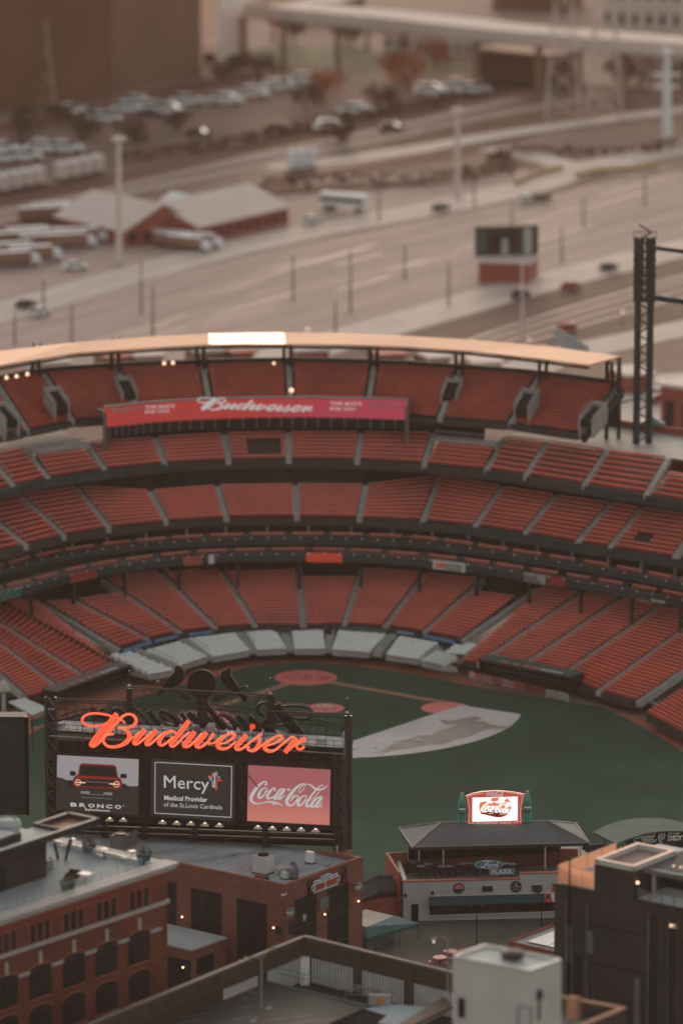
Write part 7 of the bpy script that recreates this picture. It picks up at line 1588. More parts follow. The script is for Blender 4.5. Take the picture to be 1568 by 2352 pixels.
# garage lamp posts
def glamp(x, y, x2, y2, arms, lab, Yl=552):
    p = ay(x, y, Yl); q = ay(x, y2, Yl); t = thing('garage_lamp', lab, 'lamp post', p, 'slim lamp posts on the garage deck'); m = MB(); m.tube(p, q, .13, .09); m.build('post', 'rail_metal', t)
    for ax_, ay_ in arms:
        e = ay(ax_, ay_, Yl); m = MB(); mid = (q+e)/2+Z1*.3; m.path([q, mid, e], .07, 5); m.build('arm', 'sunlit_tint', t); m = MB(); m.ball(e, .2, 6, (1.6, 1, .6)); m.build('lamp_head', 'roof_pale', t)  # orange sunlight on the arm is put into its colour
glamp(600, 2320, 0, 2205, ((633, 2176), (566, 2202)), 'slim twin lamp post with sunlit coloured arm on the garage deck', 548); glamp(1028, 2290, 0, 2160, ((996, 2157),), 'single arm lamp post in front of the garage far corner', 545); glamp(598, 2395, 0, 2345, ((618, 2316), (583, 2346)), 'nearest lamp post with sunlit coloured arm at the bottom edge', 520)
e = ay(996, 2160, 545); m = MB(); m.ball(e-Z1*.2, .12, 6); tag(m.build('lit_lamp', 'lamp_white'), 'small lit bulb hanging at the arm of the single arm lamp post', 'lamp')
# ---------- white penthouse block (near, out of focus)
ZW = 45.0
q1 = az(1216, 2230, ZW); q0_ = az(1039.5, 2195, ZW); q2 = az(1289.5, 2204, ZW); q3 = q0_+(q2-q1)
wp = thing('white_penthouse', 'plain white rendered rooftop block with a round vent nearest the camera', 'building', zof(q1, 30))
m = MB(); m.prism([zof(p, 28) for p in (q0_, q1, q2, q3)], (0, 0, ZW-28.35)); m.build('wall', 'white_paint', wp)
m = MB()
c_ = (q0_+q1+q2+q3)/4
ins = [lerp(p, c_, .06) for p in (q0_, q1, q2, q3)]
m.prism([zof(p, ZW-.35) for p in (q0_, q1, q2, q3)], (0, 0, .15)); m.build('roof', 'roof_pale', wp)
m = MB(); cr = (q0_, q1, q2, q3)
for k in range(4): a, b, c1_, d1_ = cr[k], cr[(k+1) % 4], ins[(k+1) % 4], ins[k]; m.prism([zof(p, ZW-.2+.002*k) for p in (a, b, c1_, d1_)], (0, 0, .22))
m.build('parapet_rim', 'white_paint', wp)
c = az(1176, 2200, ZW-.1); m = MB(); m.lathe(c, [(1.0, 0), (1.0, .25), (1.15, .3), (1.1, .55), (.4, .7)], 16); m.build('roof_vent', 'steel_dark', wp)
m = MB(); m.ball(q0_+V((.8, .9, .25)), .16, 6); m.build('beacon', 'red_paint', wp)
n1 = V(((q1-q0_).y, -(q1-q0_).x, 0)).normalized(); n2 = V(((q2-q1).y, -(q2-q1).x, 0)).normalized()
a = ap(1052, 2292, q0_+n1*.03, n1); m = MB(); d = (q1-q0_); d.z = 0; d.normalize(); m.bx(a-Z1*1.9, d*.75, n1*.04, V((0, 0, 1.9))); m.build('louvre', 'black', wp)
a = ap(1238, 2285, q1+n2*.05, n2); m = MB(); m.ball(a, .55, 10, (.7, .7, 1)); m.path([a, a-Z1*2.5], .12, 5); m.build('wall_fan', 'steel_green', wp)
a = ap(1190, 2310, q0_+n1*.05, n1); m = MB(); m.path([a-Z1*3, a, a+d*1.4, a+d*1.4-Z1*3], .09, 5); m.build('ladder_frame', 'rail_metal', wp)
zb_ = 36.5; b0 = az(1291, 2290, zb_); b1 = az(1441, 2318, zb_)
nb = thing('near_roof_parapet', 'blurred roof parapet with warm brown rim beside the white penthouse at the bottom right', 'parapet', b1)
m = MB(); m.prism([zof(b0, 20), zof(b1, 20), zof(b1-W_*.5, 20), zof(b0-W_*.5, 20)], (0, 0, zb_-20)); m.prism([zof(b1, 20), zof(b1-W_*20, 20), zof(b1-W_*20-U*.5, 20), zof(b1-U*.5, 20)], (0, 0, zb_-20.003)); m.build('wall', 'garage_brown', nb)
m = MB(); m.prism([zof(b0, zb_), zof(b1, zb_), zof(b1-W_*.6, zb_), zof(b0-W_*.6, zb_)], (0, 0, .15)); m.prism([zof(b1, zb_), zof(b1-W_*20, zb_), zof(b1-W_*20-U*.6, zb_), zof(b1-U*.6, zb_)], (0, 0, .147)); m.build('rim', 'infield_dirt', nb)
m = MB(); m.prism([zof(b0-W_*.7, zb_-1.2), zof(b1-W_*.7-U*.7, zb_-1.2), zof(b1-W_*20-U*.7, zb_-1.2), zof(b0-W_*20, zb_-1.2)], (0, 0, .1)); m.build('roof', 'steel_green', nb)
m = MB(); a = ay(1301, 2300, 490); m.bx(a-Z1*1.8, V((.9, -.5, 0)), V((.4, .6, 0)), V((0, 0, 2.2))); tag(m.build('chimney_box', 'infield_dirt'), 'small copper brown chimney box right of the white penthouse', 'chimney')
# ================================================================== BEYOND THE STADIUM
def bg(x, y, z=0.0): return az(x, y, z)
RA = math.atan2(bg(700,533).y-bg(400,603).y, bg(700,533).x-bg(400,603).x)
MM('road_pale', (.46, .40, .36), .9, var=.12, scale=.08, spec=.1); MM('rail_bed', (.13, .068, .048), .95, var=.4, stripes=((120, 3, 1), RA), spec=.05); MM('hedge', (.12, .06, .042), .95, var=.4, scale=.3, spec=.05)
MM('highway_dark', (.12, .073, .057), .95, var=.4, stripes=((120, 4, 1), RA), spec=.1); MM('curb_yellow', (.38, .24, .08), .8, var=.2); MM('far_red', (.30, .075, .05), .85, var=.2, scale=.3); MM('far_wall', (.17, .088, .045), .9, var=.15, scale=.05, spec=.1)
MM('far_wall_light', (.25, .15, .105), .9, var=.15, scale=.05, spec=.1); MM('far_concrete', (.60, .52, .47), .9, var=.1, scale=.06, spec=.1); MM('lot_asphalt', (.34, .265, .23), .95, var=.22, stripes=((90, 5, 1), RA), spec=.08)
MM('grass_far', (.13, .12, .07), .95, var=.2, scale=.05, spec=.05); MM('leaf_rust', (.38, .13, .06), .95, var=.4, scale=.5, spec=.05); MM('leaf_brown', (.13, .075, .05), .95, var=.4, scale=.5, spec=.05); MM('rail_line', (.26, .18, .14), .7, var=.2, scale=.5)
MM('car_white', (.72, .74, .74), .75, spec=.1, var=.04); MM('car_dark', (.06, .05, .05), .7, spec=.1, var=.1); MM('car_red', (.35, .04, .03), .7, spec=.1, var=.1); MM('tyre', (.02, .02, .02), .9)
def sheet(name, px, z, mt): m = MB(); m.q(*[zof(bg(x, y, z), z) for x, y in reversed(px)]); return struct(m.build(name, mt))
sheet('parking_lot', [(-60,760),(130,700),(400,625),(700,555),(1000,500),(1230,455),(1420,415),(1640,380),(1640,520),(1450,578),(1200,640),(1000,695),(750,765),(560,845),(-60,845)], .0, 'lot_asphalt')
sheet('gravel_yard', [(-60,520),(300,440),(700,395),(1000,400),(1220,385),(1180,430),(1000,470),(700,525),(400,595),(130,668),(-60,725)], -.02, 'lot_asphalt')
sheet('grass_field', [(560,110),(800,105),(1100,150),(1000,175),(640,150)], .0, 'grass_far')
def road(name, px, w_, z, mt): P = crom([bg(x, y, z) for x, y in px], 4); m = MB(); rib(m, P, w_, z); return struct(m.build(name, mt)), P
random.seed(11)
for i, (px, w_) in enumerate((([(-60,560),(200,500),(400,455),(640,400),(1000,345),(1300,250),(1640,180)],22),([(-60,470),(150,432),(380,388),(620,330),(900,265),(1100,212),(1300,170)],13),([(560,445),(800,428),(1000,414),(1200,372)],11),([(900,330),(1100,290),(1300,262),(1640,225)],8),([(-60,300),(200,262),(480,190),(700,150)],10),([(1100,160),(1300,200),(1640,190)],16))):
    road('rail_bed', px, w_, .03+i*.02, 'rail_bed')
for i, (px, w_) in enumerate((([(-60,520),(200,462),(400,420),(640,370),(960,300)],5),([(-60,500),(200,446),(400,402),(640,345),(960,280),(1200,222)],5),([(620,385),(900,350),(1200,300),(1640,240)],9),([(300,420),(620,360),(1000,290),(1400,215)],4))):
    road('gravel_track', px, w_, .2+i*.02, 'road_pale' if i == 2 else 'lot_asphalt')
for i, dy in enumerate((0, 7, 15, 24, 32)):
    road('rail_line', [(-60,540+dy),(200,482+dy),(400,438+dy),(640,384+dy*.8),(1000,328+dy*.5)], .8, .33+i*.01, 'rail_line')
road('highway', [(820,880),(950,830),(1100,782),(1300,722),(1500,662),(1660,612)], 40, .02, 'highway_dark')
for i, dy in enumerate((0, 16, 34, 50)): road('rail_line', [(900,850+dy),(1100,772+dy),(1300,708+dy),(1500,650+dy),(1660,606+dy)], .9, .05+i*.01, 'rail_line')
road('access_road', [(-60,735),(130,680),(400,603),(700,533),(1000,478),(1180,436),(1290,402),(1400,372),(1640,322)], 13, .06, 'road_pale')
road('ramp_road', [(1130,338),(1240,362),(1320,383),(1400,392),(1500,382)], 9, .08, 'road_pale')
road('main_road', [(560,850),(750,788),(1000,717),(1200,660),(1450,597),(1660,545)], 14, .07, 'road_pale')
road('side_street', [(1080,900),(1250,830),(1400,790),(1568,755),(1660,735)], 12, .09, 'road_pale')
sheet('plaza_street', [(1420,1030),(1420,880),(1500,860),(1640,850),(1640,1060)], .05, 'road_pale')
# faint stall stripes in the big lots
m = MB(); rnd = random.Random(5)
for k in range(26):
    x = rnd.uniform(60, 1450); y0 = 700-(x-130)*.235+rnd.uniform(20, 130)-max(0, x-1000)*.05; L = rnd.uniform(80, 260)
    if y0 > 790-(x-600)*.22 and x > 600: continue
    a, b = bg(x, y0, .03), bg(x+L, y0-L*.27, .03); rib(m, [a, b], rnd.choice((.5, .9)), .03)
struct(m.build('stall_stripes', 'rail_line'))
def kerb(px, lab, h=1.2): 
    P = crom([bg(x, y) for x, y in px], 4); m = MB(); band(m, P, 0, h, .6); tag(m.build('yellow_barrier', 'curb_yellow'), lab, 'barrier')
kerb([(1185,424),(1230,405),(1292,388)], 'faded yellow kerb barrier left of the road fork'); kerb([(1325,407),(1380,396),(1450,392),(1512,386)], 'faded yellow kerb barrier right of the road fork')
def hedge(px, lab, h, w_=3.5, mt='hedge'):
    P = resample(crom([bg(x, y) for x, y in px], 4), 1.6); t = MB(); r_ = random.Random(len(px))
    for p in P:
        for _ in range(14):
            c = p+V((r_.uniform(-1, 1)*w_/2, r_.uniform(-1, 1)*w_/2, r_.uniform(.1, 1)*h)); s_ = r_.uniform(.4, .9); d1 = V((r_.uniform(-1, 1), r_.uniform(-1, 1), r_.uniform(-1, 1)))*s_; d2 = V((r_.uniform(-1, 1), r_.uniform(-1, 1), r_.uniform(-1, 1)))*s_*.8; t.q(c-d1, c+d2, c+d1, c-d2)
    tag(t.build('hedge', mt), lab, 'hedge')
hedge([(615,432),(800,428),(1000,420),(1170,400)], 'long dark brown hedge bank behind the depot', 3.2, 5); hedge([(1130,372),(1200,352),(1420,355),(1560,340)], 'brown hedge strip beside the road fork', 2, 3); hedge([(290,372),(560,330),(800,280),(1040,235)], 'long dark hedge bank along the rail yard', 2.6, 4)
for i, (px, w_, z) in enumerate((([(-60,735),(130,680),(400,603),(700,533),(1000,478),(1180,436),(1290,402)],.35,.1),([(560,850),(750,788),(1000,717),(1200,660),(1450,597),(1660,545)],.35,.11))): road('lane_line', px, w_, z, 'curb_yellow')
# --- buildings
def house(name, lab, cat, a, b, depth, h, wall='far_wall', roof='far_concrete', kind='flat', rh=3.0, wins=0, rows=1, wz=(.3, .8), over=.6, ww=.5):
    A, B = bg(*a), bg(*b); d = (B-A); d.z = 0; L = d.length; d.normalize(); n = V((-d.y, d.x, 0)); n = n if n.y > 0 else -n
    t = thing(name, lab, cat, A); m = MB(); m.bx(A, d*L, n*depth, V((0, 0, h)))
    if kind == 'gable_front': m.loft([A+Z1*h, A+d*L/2+Z1*(h+rh), A+d*L+Z1*h], [A+n*depth+Z1*h, A+n*depth+d*L/2+Z1*(h+rh), A+n*depth+d*L+Z1*h])
    if kind == 'gable_side': m.loft([A+Z1*h, A+n*depth/2+Z1*(h+rh), A+n*depth+Z1*h], [A+d*L+Z1*h, A+d*L+n*depth/2+Z1*(h+rh), A+d*L+n*depth+Z1*h])
    m.build('wall', wall, t); m = MB()
    if kind == 'flat': m.bx(A-d*over-n*over+Z1*h, d*(L+2*over), n*(depth+2*over), V((0, 0, .6)))
    elif kind == 'gable_front':
        a0, a1, a2 = A-d*over-n*over+Z1*(h-.3), A+d*L/2-n*over+Z1*(h+rh+.1), A+d*(L+over)-n*over+Z1*(h-.3); e = n*(depth+2*over)
        m.prism([a0, a1, a1+e, a0+e], Z1*.3); m.prism([a1, a2, a2+e, a1+e], Z1*.3)
    else:
        a0, a1, a2 = A-d*over-n*over+Z1*(h-.3), A-d*over+n*depth/2+Z1*(h+rh+.1), A-d*over+n*(depth+over)+Z1*(h-.3); e = d*(L+2*over)
        m.prism([a0, a0+e, a1+e, a1], Z1*.3); m.prism([a1, a1+e, a2+e, a2], Z1*.3)
    m.build('roof', roof, t)
    for r in range(rows):
        for k in range(wins):
            z0 = h*(wz[0]+r)/rows; z1 = h*(wz[1]+r)/rows; m = MB(); m.bx(A+d*(L*(k+.5-ww/2)/wins)-n*.08+Z1*z0, d*(L*ww/wins), n*.05, V((0, 0, z1-z0))); m.build('window', 'glass_dark', t)
    return t, A, d, n, L
house('brick_depot', 'long red brick depot wing with grey gabled roof and a row of windows', 'building', (455,560), (662,512), 22, 3.8, 'far_red', 'far_concrete', 'gable_side', 4.0, 10, 1, (.25, .7))
house('gabled_depot', 'red brick depot wing with wide gable facing the camera and grey roof', 'building', (288,566), (452,546), 25, 3.6, 'far_red', 'far_concrete', 'gable_front', 4.6, 5, 1, (.2, .75), 1.0)
house('dormer_depot', 'small white topped red dormer building between the two depot wings', 'building', (415,530), (470,524), 8, 5.2, 'far_red', 'car_white', 'gable_front', 2.0, 1, 1, (.5, .8))
house('big_warehouse', 'huge dark brown warehouse block filling the top left corner', 'building', (-60,262), (255,222), 60, 70, 'far_wall', 'far_wall', 'flat')
wh2 = house('big_warehouse', 'lighter brown ribbed face of the large warehouse left of the pale tower', 'building', (257,221), (462,170), 60, 70, 'far_wall_light', 'far_wall_light', 'flat')[0]
A2, B2 = bg(258, 221), bg(461, 170)
for k in range(17): m = MB(); m.bx(A2+V((0, -.25, 2+k*2.4)), B2-A2, V((0, .2, 0)), V((0, 0, .5))); m.build('wall_rib', 'far_wall', wh2)
MM('tower_pale', (.82, .76, .72), .9, var=.05)
house('pale_tower', 'tall pale concrete tower at the top between warehouse and trees', 'building', (503,150), (570,146), 14, 60, 'tower_pale', 'tower_pale', 'flat', over=.1)
house('pale_annex', 'low pale concrete annex left of the pale tower', 'building', (462,148), (501,151), 12, 5.6, 'tower_pale', 'tower_pale', 'flat', over=.1, wins=1, wz=(.1, .6), ww=.7)
house('far_office', 'pale office block with two rows of dark windows at the top right corner', 'building', (1380,72), (1568,78), 20, 22, 'far_concrete', 'far_concrete', 'flat', wins=6, rows=3, wz=(.3, .75), ww=.4)
house('far_hall', 'dark low hall at the very top beyond the elevated road', 'building', (1130,18), (1300,24), 20, 7, 'far_wall', 'far_wall_light', 'flat')
house('white_shed', 'white roofed shed among the trees left of the elevated road', 'building', (700,42), (775,46), 20, 5, 'far_wall_light', 'far_concrete', 'flat')
house('far_terrace_row', 'low row of pale buildings under the elevated road', 'building', (880,112), (1085,128), 10, 5, 'far_concrete', 'far_concrete', 'flat', wins=9, wz=(.2, .6))
house('far_brown_row', 'dark brown low building row below the elevated road', 'building', (1090,178), (1250,196), 16, 7.5, 'far_wall', 'far_wall_light', 'flat')
house('red_street_building', 'red brick street building with pale roof at the right edge beside the light tower', 'building', (1516,1008), (1640,1026), 14, 9.6, 'far_red', 'far_concrete', 'flat', wins=3, wz=(.1, .75), over=.4)
house('street_shop', 'pale low shop roof behind the light tower', 'building', (1440,905), (1500,900), 8, 3.2, 'far_red', 'far_concrete', 'flat')
for i, (x, y, w_, hh) in enumerate(((270,862,50,3),(345,858,60,3),(480,850,60,3.4),(560,850,44,3),(130,874,60,3),(720,850,70,3.4),(900,856,60,3),(1010,862,46,3),(1120,874,60,3))):
    house('street_building', f'{ordn(i)} red and pale street building from the left seen through the gap under the canopy', 'building', (x-w_/2, y), (x+w_/2, y-3), 9, hh, 'far_red' if i % 2 else 'far_wall_light', 'far_concrete' if i % 3 else 'far_red', 'flat', wins=4, wz=(.2, .7))
# billboard on its small building
house('billboard_base', 'small red brown brick building under the roadside billboard', 'building', (1098,648), (1212,652), 12, 4.2, 'far_red', 'far_concrete', 'flat', over=.8)
p0 = ay(1090, 592, bg(1098, 640).y); k = mpd(p0.y); t = thing('roadside_billboard', 'dark roadside billboard with pale figures on posts over a small brick building', 'billboard', V((p0.x, p0.y, 0)))
m = MB(); m.bx(p0, V((146*k, 2, 0)), V((0, .6, 0)), V((0, 0, 72*k))); m.build('panel', 'board_dark', t)
for x, w_, z0, z1, mt in ((4,22,.12,.9,'roof_green'),(36,50,.25,.7,'interior'),(62,14,.1,.6,'trim_pale'),(112,20,.1,.92,'roof_pale'),(90,16,.1,.4,'steel_green')): m = MB(); m.bx(p0+V((x*k, x/146*2-.1, 72*k*z0)), V((w_*k, w_/146*2, 0)), V((0, .05, 0)), V((0, 0, 72*k*(z1-z0)))); m.build('poster_shape', mt, t)
m = MB(); m.bx(p0+V((0, -.9, -.8)), V((146*k, 2, 0)), V((0, .8, 0)), V((0, 0, .7))); m.build('walkway', 'ad_orange', t)
for f in (.15, .5, .85): m = MB(); m.tube(p0+V((146*k*f, 2*f+.4, 0)), V((p0.x+146*k*f, p0.y+.4+2*f, 0)), .35); m.build('post', 'steel_dark', t)
# elevated road
E_ = [bg(x, y, 16) for x, y in ((560,20),(690,34),(880,52),(1100,76),(1300,93),(1568,112),(1700,122))]
er = thing('elevated_road', 'pale elevated road deck on piers crossing the top right', 'bridge', E_[3]-Z1*16); m = MB(); P = crom(E_, 4); slab(m, P, 0, 24, 16, 2.2); m.build('deck', 'road_pale', er); m = MB(); band(m, offs(P, -.3), 14.4, 17.4, .3); m.build('parapet', 'far_concrete', er)
for p in resample(P, 30)[::26] if False else P[::3]: m = MB(); m.bx(V((p.x-1.2, p.y+5, 0)), V((1.5, 0, 0)), V((0, 1.5, 0)), V((0, 0, 13.7))); m.bx(V((p.x-1.2, p.y+17, 0)), V((1.5, 0, 0)), V((0, 1.5, 0)), V((0, 0, 13.7))); m.build('pier', 'far_wall_light', er)
# masts, lamp posts, pylons
def mast(x, yb, yt, lab, r=.55, head=1, mt='far_concrete', cat='light mast', name='light_mast'):
    b = bg(x, yb); tp = ay(x, yt, b.y); t = thing(name, lab, cat, b); m = MB(); m.tube(b, tp, r, r*.55, 8); m.build('pole', mt, t)
    if head: m = MB(); m.lathe(tp-Z1*.6, [(.3, 0), (1.5, .2), (1.5, 1.0), (.4, 1.3)], 10); m.build('lamp_ring', mt, t)
    if head == 2: m = MB(); m.bx(tp-Z1*9+V((-3, 0, 0)), V((6, 0, 0)), V((0, .5, 0)), V((0, 0, .7))); m.bx(tp-Z1*6+V((-3.4, 0, 0)), V((6.8, 0, 0)), V((0, .5, 0)), V((0, 0, .7))); m.build('cross_bar', mt, t)
mast(273,606,318,'tall pale light mast standing before the red depot', .8); mast(1050,448,252,'tall pale light mast right of the hedge bank', .8); mast(1531,314,118,'tall white monopole with cross bars near the right edge', 1.3, 2, 'car_white'); mast(1199,790,608,'slim grey light pole right behind the canopy', .4, 0)
for i, (x, yb, yt) in enumerate(((324,722,600),(351,772,655),(673,690,585),(805,716,575),(1089,472,388),(1232,628,530),(1030,700,600),(870,508,425),(165,795,700),(34,790,720),(770,770,690),(1175,560,470),(1290,600,520),(100,700,640),(1340,520,450),(930,640,560),(1480,470,400))):
    mast(x, yb, yt, f'{["thin dark lamp post near the left side of the big lot","darker thin lamp post just above the canopy at the left","thin lamp post in the middle of the big lot","thick dark lamp post in the centre of the big lot","thin post above the billboard","thin post right of the billboard","thin post left of the billboard","thin post behind the bus","thin post at the left near the canopy","thin post at the left edge near the canopy","short thin post above the bright canopy panel","thin post above the billboard right side","thin post right of the billboard near the main road","thin post beside the left access road","thin post in the upper right lot","thin post between bus and billboard","thin post in the far right lot"][i]}', .22, 0, 'board_dark', 'lamp post', 'lot_lamp_post')
def pylon(x, yb, w_, h, lab):
    b = bg(x, yb); t = thing('lattice_pylon', lab, 'pylon', b, 'lattice power pylons'); m = MB(); N = 9
    def q(f, sx, sy): ww = lerp(w_, w_*.22, min(1, f*1.3)); return b+V((sx*ww/2, sy*ww/2, h*f))
    for sx, sy in ((-1,-1),(1,-1),(1,1),(-1,1)): 
        for k in range(N): m.tube(q(k/N, sx, sy), q((k+1)/N, sx, sy), .17, n=4)
    for k in range(N):
        for (a, c) in (((-1,-1),(1,-1)),((1,-1),(1,1)),((-1,1),(1,1)),((-1,-1),(-1,1))): m.tube(q(k/N, *a), q((k+1)/N, *c), .10, n=4); m.tube(q(k/N, *c), q((k+1)/N, *a), .10, n=4)
    m.build('lattice', 'far_concrete', t); m = MB()
    for f in (.72, .84, .96): m.bx(b+V((-6, -.3, h*f)), V((12, 0, 0)), V((0, .6, 0)), V((0, 0, .6)))
    m.build('cross_arm', 'far_concrete', t)
pylon(75, 236, 12, 60, 'lattice pylon in front of the dark warehouse at the left'); pylon(1292, 276, 9, 60, 'left of the two lattice pylons at the top right'); pylon(1388, 270, 9, 60, 'right of the two lattice pylons at the top right')
# trees: trunk plus a crown of many leaf clumps
def tree(x, y, h, r, mt, lab, thin=1.0):
    b = bg(x, y); t = thing('autumn_tree', lab, 'tree', b, 'autumn trees beyond the rail yard'); rn = random.Random(int(x*7+y)); m = MB(); m.tube(b, b+Z1*h*.5, r*.07+.15, .12)
    for k in range(5): a = k*1.3; m.tube(b+Z1*h*.35, b+V((cos(a)*r*.6, sin(a)*r*.6, h*.7)), .12, .05, 4)
    m.build('trunk', 'leaf_brown', t); m = MB(); cl = [(rn.uniform(-.6, .6)*r, rn.uniform(-.6, .6)*r, h*rn.uniform(.38, .85), r*rn.uniform(.3, .55)) for _ in range(8)]
    for cx_, cy_, cz, cr in cl:
        for _ in range(int(42*thin)):
            u_ = V((rn.gauss(0, 1), rn.gauss(0, 1), rn.gauss(0, 1))).normalized()*cr*rn.uniform(.5, 1.05); c = b+V((cx_, cy_, cz))+u_; s_ = rn.uniform(.3, .75); d1 = V((rn.uniform(-1, 1), rn.uniform(-1, 1), rn.uniform(-1, 1)))*s_; d2 = V((rn.uniform(-1, 1), rn.uniform(-1, 1), rn.uniform(-1, 1)))*s_; m.q(c-d1, c+d2, c+d1, c-d2)
    m.build('crown', mt, t)
TR = [(628,92,11,7,'leaf_rust','tall rust tree right of the pale tower'),(672,96,10,6,'leaf_brown','brown tree second right of the pale tower'),(842,112,11,8,'leaf_brown','large brown tree below the start of the elevated road'),(800,100,8,5,'leaf_brown','smaller brown tree left of the large brown tree'),(744,240,9,6,'leaf_rust','rust tree in the car lot below the field'),(700,252,7,5,'leaf_brown','brown tree in the car lot left of the rust tree'),(940,208,9,7,'leaf_rust','bright rust tree in the middle of the far lot'),(905,180,7,5,'leaf_rust','small rust tree left of the bright rust tree'),(1000,150,7,5,'leaf_rust','rust tree above the far lot'),(555,168,6,5,'leaf_brown','brown shrub at the foot of the pale tower'),(520,182,5,4,'leaf_brown','low brown shrub left of the tower foot'),(600,178,6,5,'leaf_brown','brown shrub right of the tower foot'),(140,292,6,5,'leaf_brown','brown tree below the dark warehouse at the left'),(50,330,7,6,'leaf_brown','brown tree at the left edge below the warehouse'),(300,325,5,5,'leaf_brown','low brown tree above the tall mast'),(1130,150,8,6,'leaf_brown','brown tree beneath the elevated road'),(1200,160,7,5,'leaf_brown','dark tree beneath the elevated road near the pylons'),(1470,200,9,8,'leaf_brown','brown tree left of the white monopole'),(1420,196,8,6,'leaf_brown','brown tree beside the right pylon'),(1545,205,9,7,'leaf_brown','brown tree right of the white monopole'),(780,330,5,4,'leaf_brown','low brown tree beside the silos'),(410,300,5,4,'leaf_brown','small tree in the far car lot'),(200,318,5,5,'leaf_brown','small tree in the left far car lot'),(870,245,6,5,'leaf_brown','small tree right of the far car lot')]
for a in TR: tree(*a)
# --- vehicles
def make_car(mt):
    t = thing('parked_car', 'car', 'car', (0, 0, 0)); m = MB()
    m.loft([V((x, -.88, z)) for x, z in ((-2.2,.35),(2.2,.35),(2.25,.75),(1.3,.92),(-1.9,.95),(-2.25,.8))], [V((x, .88, z)) for x, z in ((-2.2,.35),(2.2,.35),(2.25,.75),(1.3,.92),(-1.9,.95),(-2.25,.8))]); m.build('body', mt, t)
    m = MB(); m.loft([V((x, -.8, z)) for x, z in ((-1.8,.94),(1.2,.91),(.5,1.38),(-1.3,1.4))], [V((x, .8, z)) for x, z in ((-1.8,.94),(1.2,.91),(.5,1.38),(-1.3,1.4))]); m.build('window', 'glass_dark', t)
    m = MB(); m.box(-1.25, .45, -.74, .74, 1.4, 1.46); m.build('roof', mt, t)
    for x in (-1.4, 1.4):
        for y in (-.9, .78): m = MB(); m.tube((x, y, .33), (x, y+.12, .33), .33, n=10); m.build('wheel', 'tyre', t)
    return t
def make_truck(L, name, mt='car_white', h=3.2, cab=True):
    t = thing(name, 'truck', 'truck', (0, 0, 0)); m = MB(); m.box(-L/2, L/2, -1.25, 1.25, 1.0, h+.6); m.build('cargo_box' if cab else 'body', 'far_wall_light' if cab else mt, t)
    if cab: m = MB(); m.box(-L/2-.05, L/2+.05, -1.3, 1.3, h+.6, h+.75); m.build('box_roof', mt, t)
    if cab:
        m = MB(); m.loft([V((x, -1.2, z)) for x, z in ((L/2+.3,.5),(L/2+2.6,.5),(L/2+2.6,1.6),(L/2+2.0,2.9),(L/2+.3,2.9))], [V((x, 1.2, z)) for x, z in ((L/2+.3,.5),(L/2+2.6,.5),(L/2+2.6,1.6),(L/2+2.0,2.9),(L/2+.3,2.9))]); m.build('cab', mt, t)
    m = MB(); m.box(-L/2+.2, L/2-.2, -1.28, 1.28, *((.55, 1.0) if cab else (2.0, 2.9))); m.build('chassis' if cab else 'window_band', 'tyre' if cab else 'glass_dark', t)
    for x in (-L*.36, -L*.26, L/2+1.2 if cab else L*.33): m = MB(); m.tube((x, -1.3, .5), (x, 1.3, .5), .5, n=10); m.build('wheel', 'tyre', t)
    return t
cw, cdk, crd = make_car('car_white'), make_car('car_dark'), make_car('car_red'); tr1 = make_truck(11, 'box_truck'); bus = make_truck(11.5, 'coach_bus', cab=False)
used = set()
def put(proto, x, y, rz, lab, grp, sc=1.0):
    p = bg(x, y, .12); 
    if proto.name not in used: used.add(proto.name); proto.location = p; proto.rotation_euler = (0, 0, rz); proto.scale = (sc,)*3; proto['label'] = lab; proto['group'] = grp
    else: dup(proto, p, rz, lab, sc, grp)
RB = math.atan2(bg(1200,660).y-bg(1000,717).y, bg(1200,660).x-bg(1000,717).x)
put(bus, 790, 482, -.5, 'long white coach bus parked on the access road right of the depot', 'vehicles by the depot', 1.0); bus['category'] = 'bus'
T_ = [(90,508,.35),(118,500,.35),(150,506,.35),(178,498,.35),(210,510,.35),(240,520,.35),(262,528,.35),(40,566,.35),(62,556,.35),(95,572,.35),(120,560,.35),(150,570,.35),(25,592,.35),(70,600,.35),(20,612,.35),(175,558,.35)]
for i, (x, y, r) in enumerate(T_): put(tr1, x, y, r, f'{ordn(i)} white box truck from the back left in the yard beside the gabled depot', 'white box trucks in the yard', .85)
for i, (x, y, r) in enumerate(((372,558,-.4),(398,566,-.4),(425,572,-.5),(452,565,-.5))): put(tr1, x, y, r, f'{ordn(i)} white box truck from the left before the gabled depot', 'white box trucks before the depot', .75)
C_ = [(cw,92,724,RA,'white car on the access road at the left above the canopy'),(cdk,60,706,RA,'dark car ahead of the white car at the left'),(cdk,1195,684,RB,'dark car in the middle of the main road'),(crd,1310,664,RB,'red car on the main road behind the dark one'),(cdk,1398,620,RB,'dark car farthest along the main road'),(cdk,1245,460,RA,'dark car above the billboard on the access road'),(cw,1208,462,RA,'white car above the billboard on the access road'),(cdk,1012,482,RA,'dark car on the access road before the light mast'),(cw,716,512,RA,'small white car left below the bus'),(cw,172,618,.4,'white car at the edge of the truck yard'),(crd,1300,760,RB,'red car on the dark highway'),(cw,1248,815,.2,'white car on the street behind the canopy'),(crd,1520,925,.2,'red car beside the red street building'),(cw,1515,910,.2,'white car beside the red street building'),(cw,1525,895,1.2,'white van before the red street building'),(cw,610,500,RA,'white car beside the depot end wall')]
for c in C_: put(c[0], c[1], c[2], c[3], c[4], 'cars on the roads', 1.15)
rn = random.Random(21); i = 0
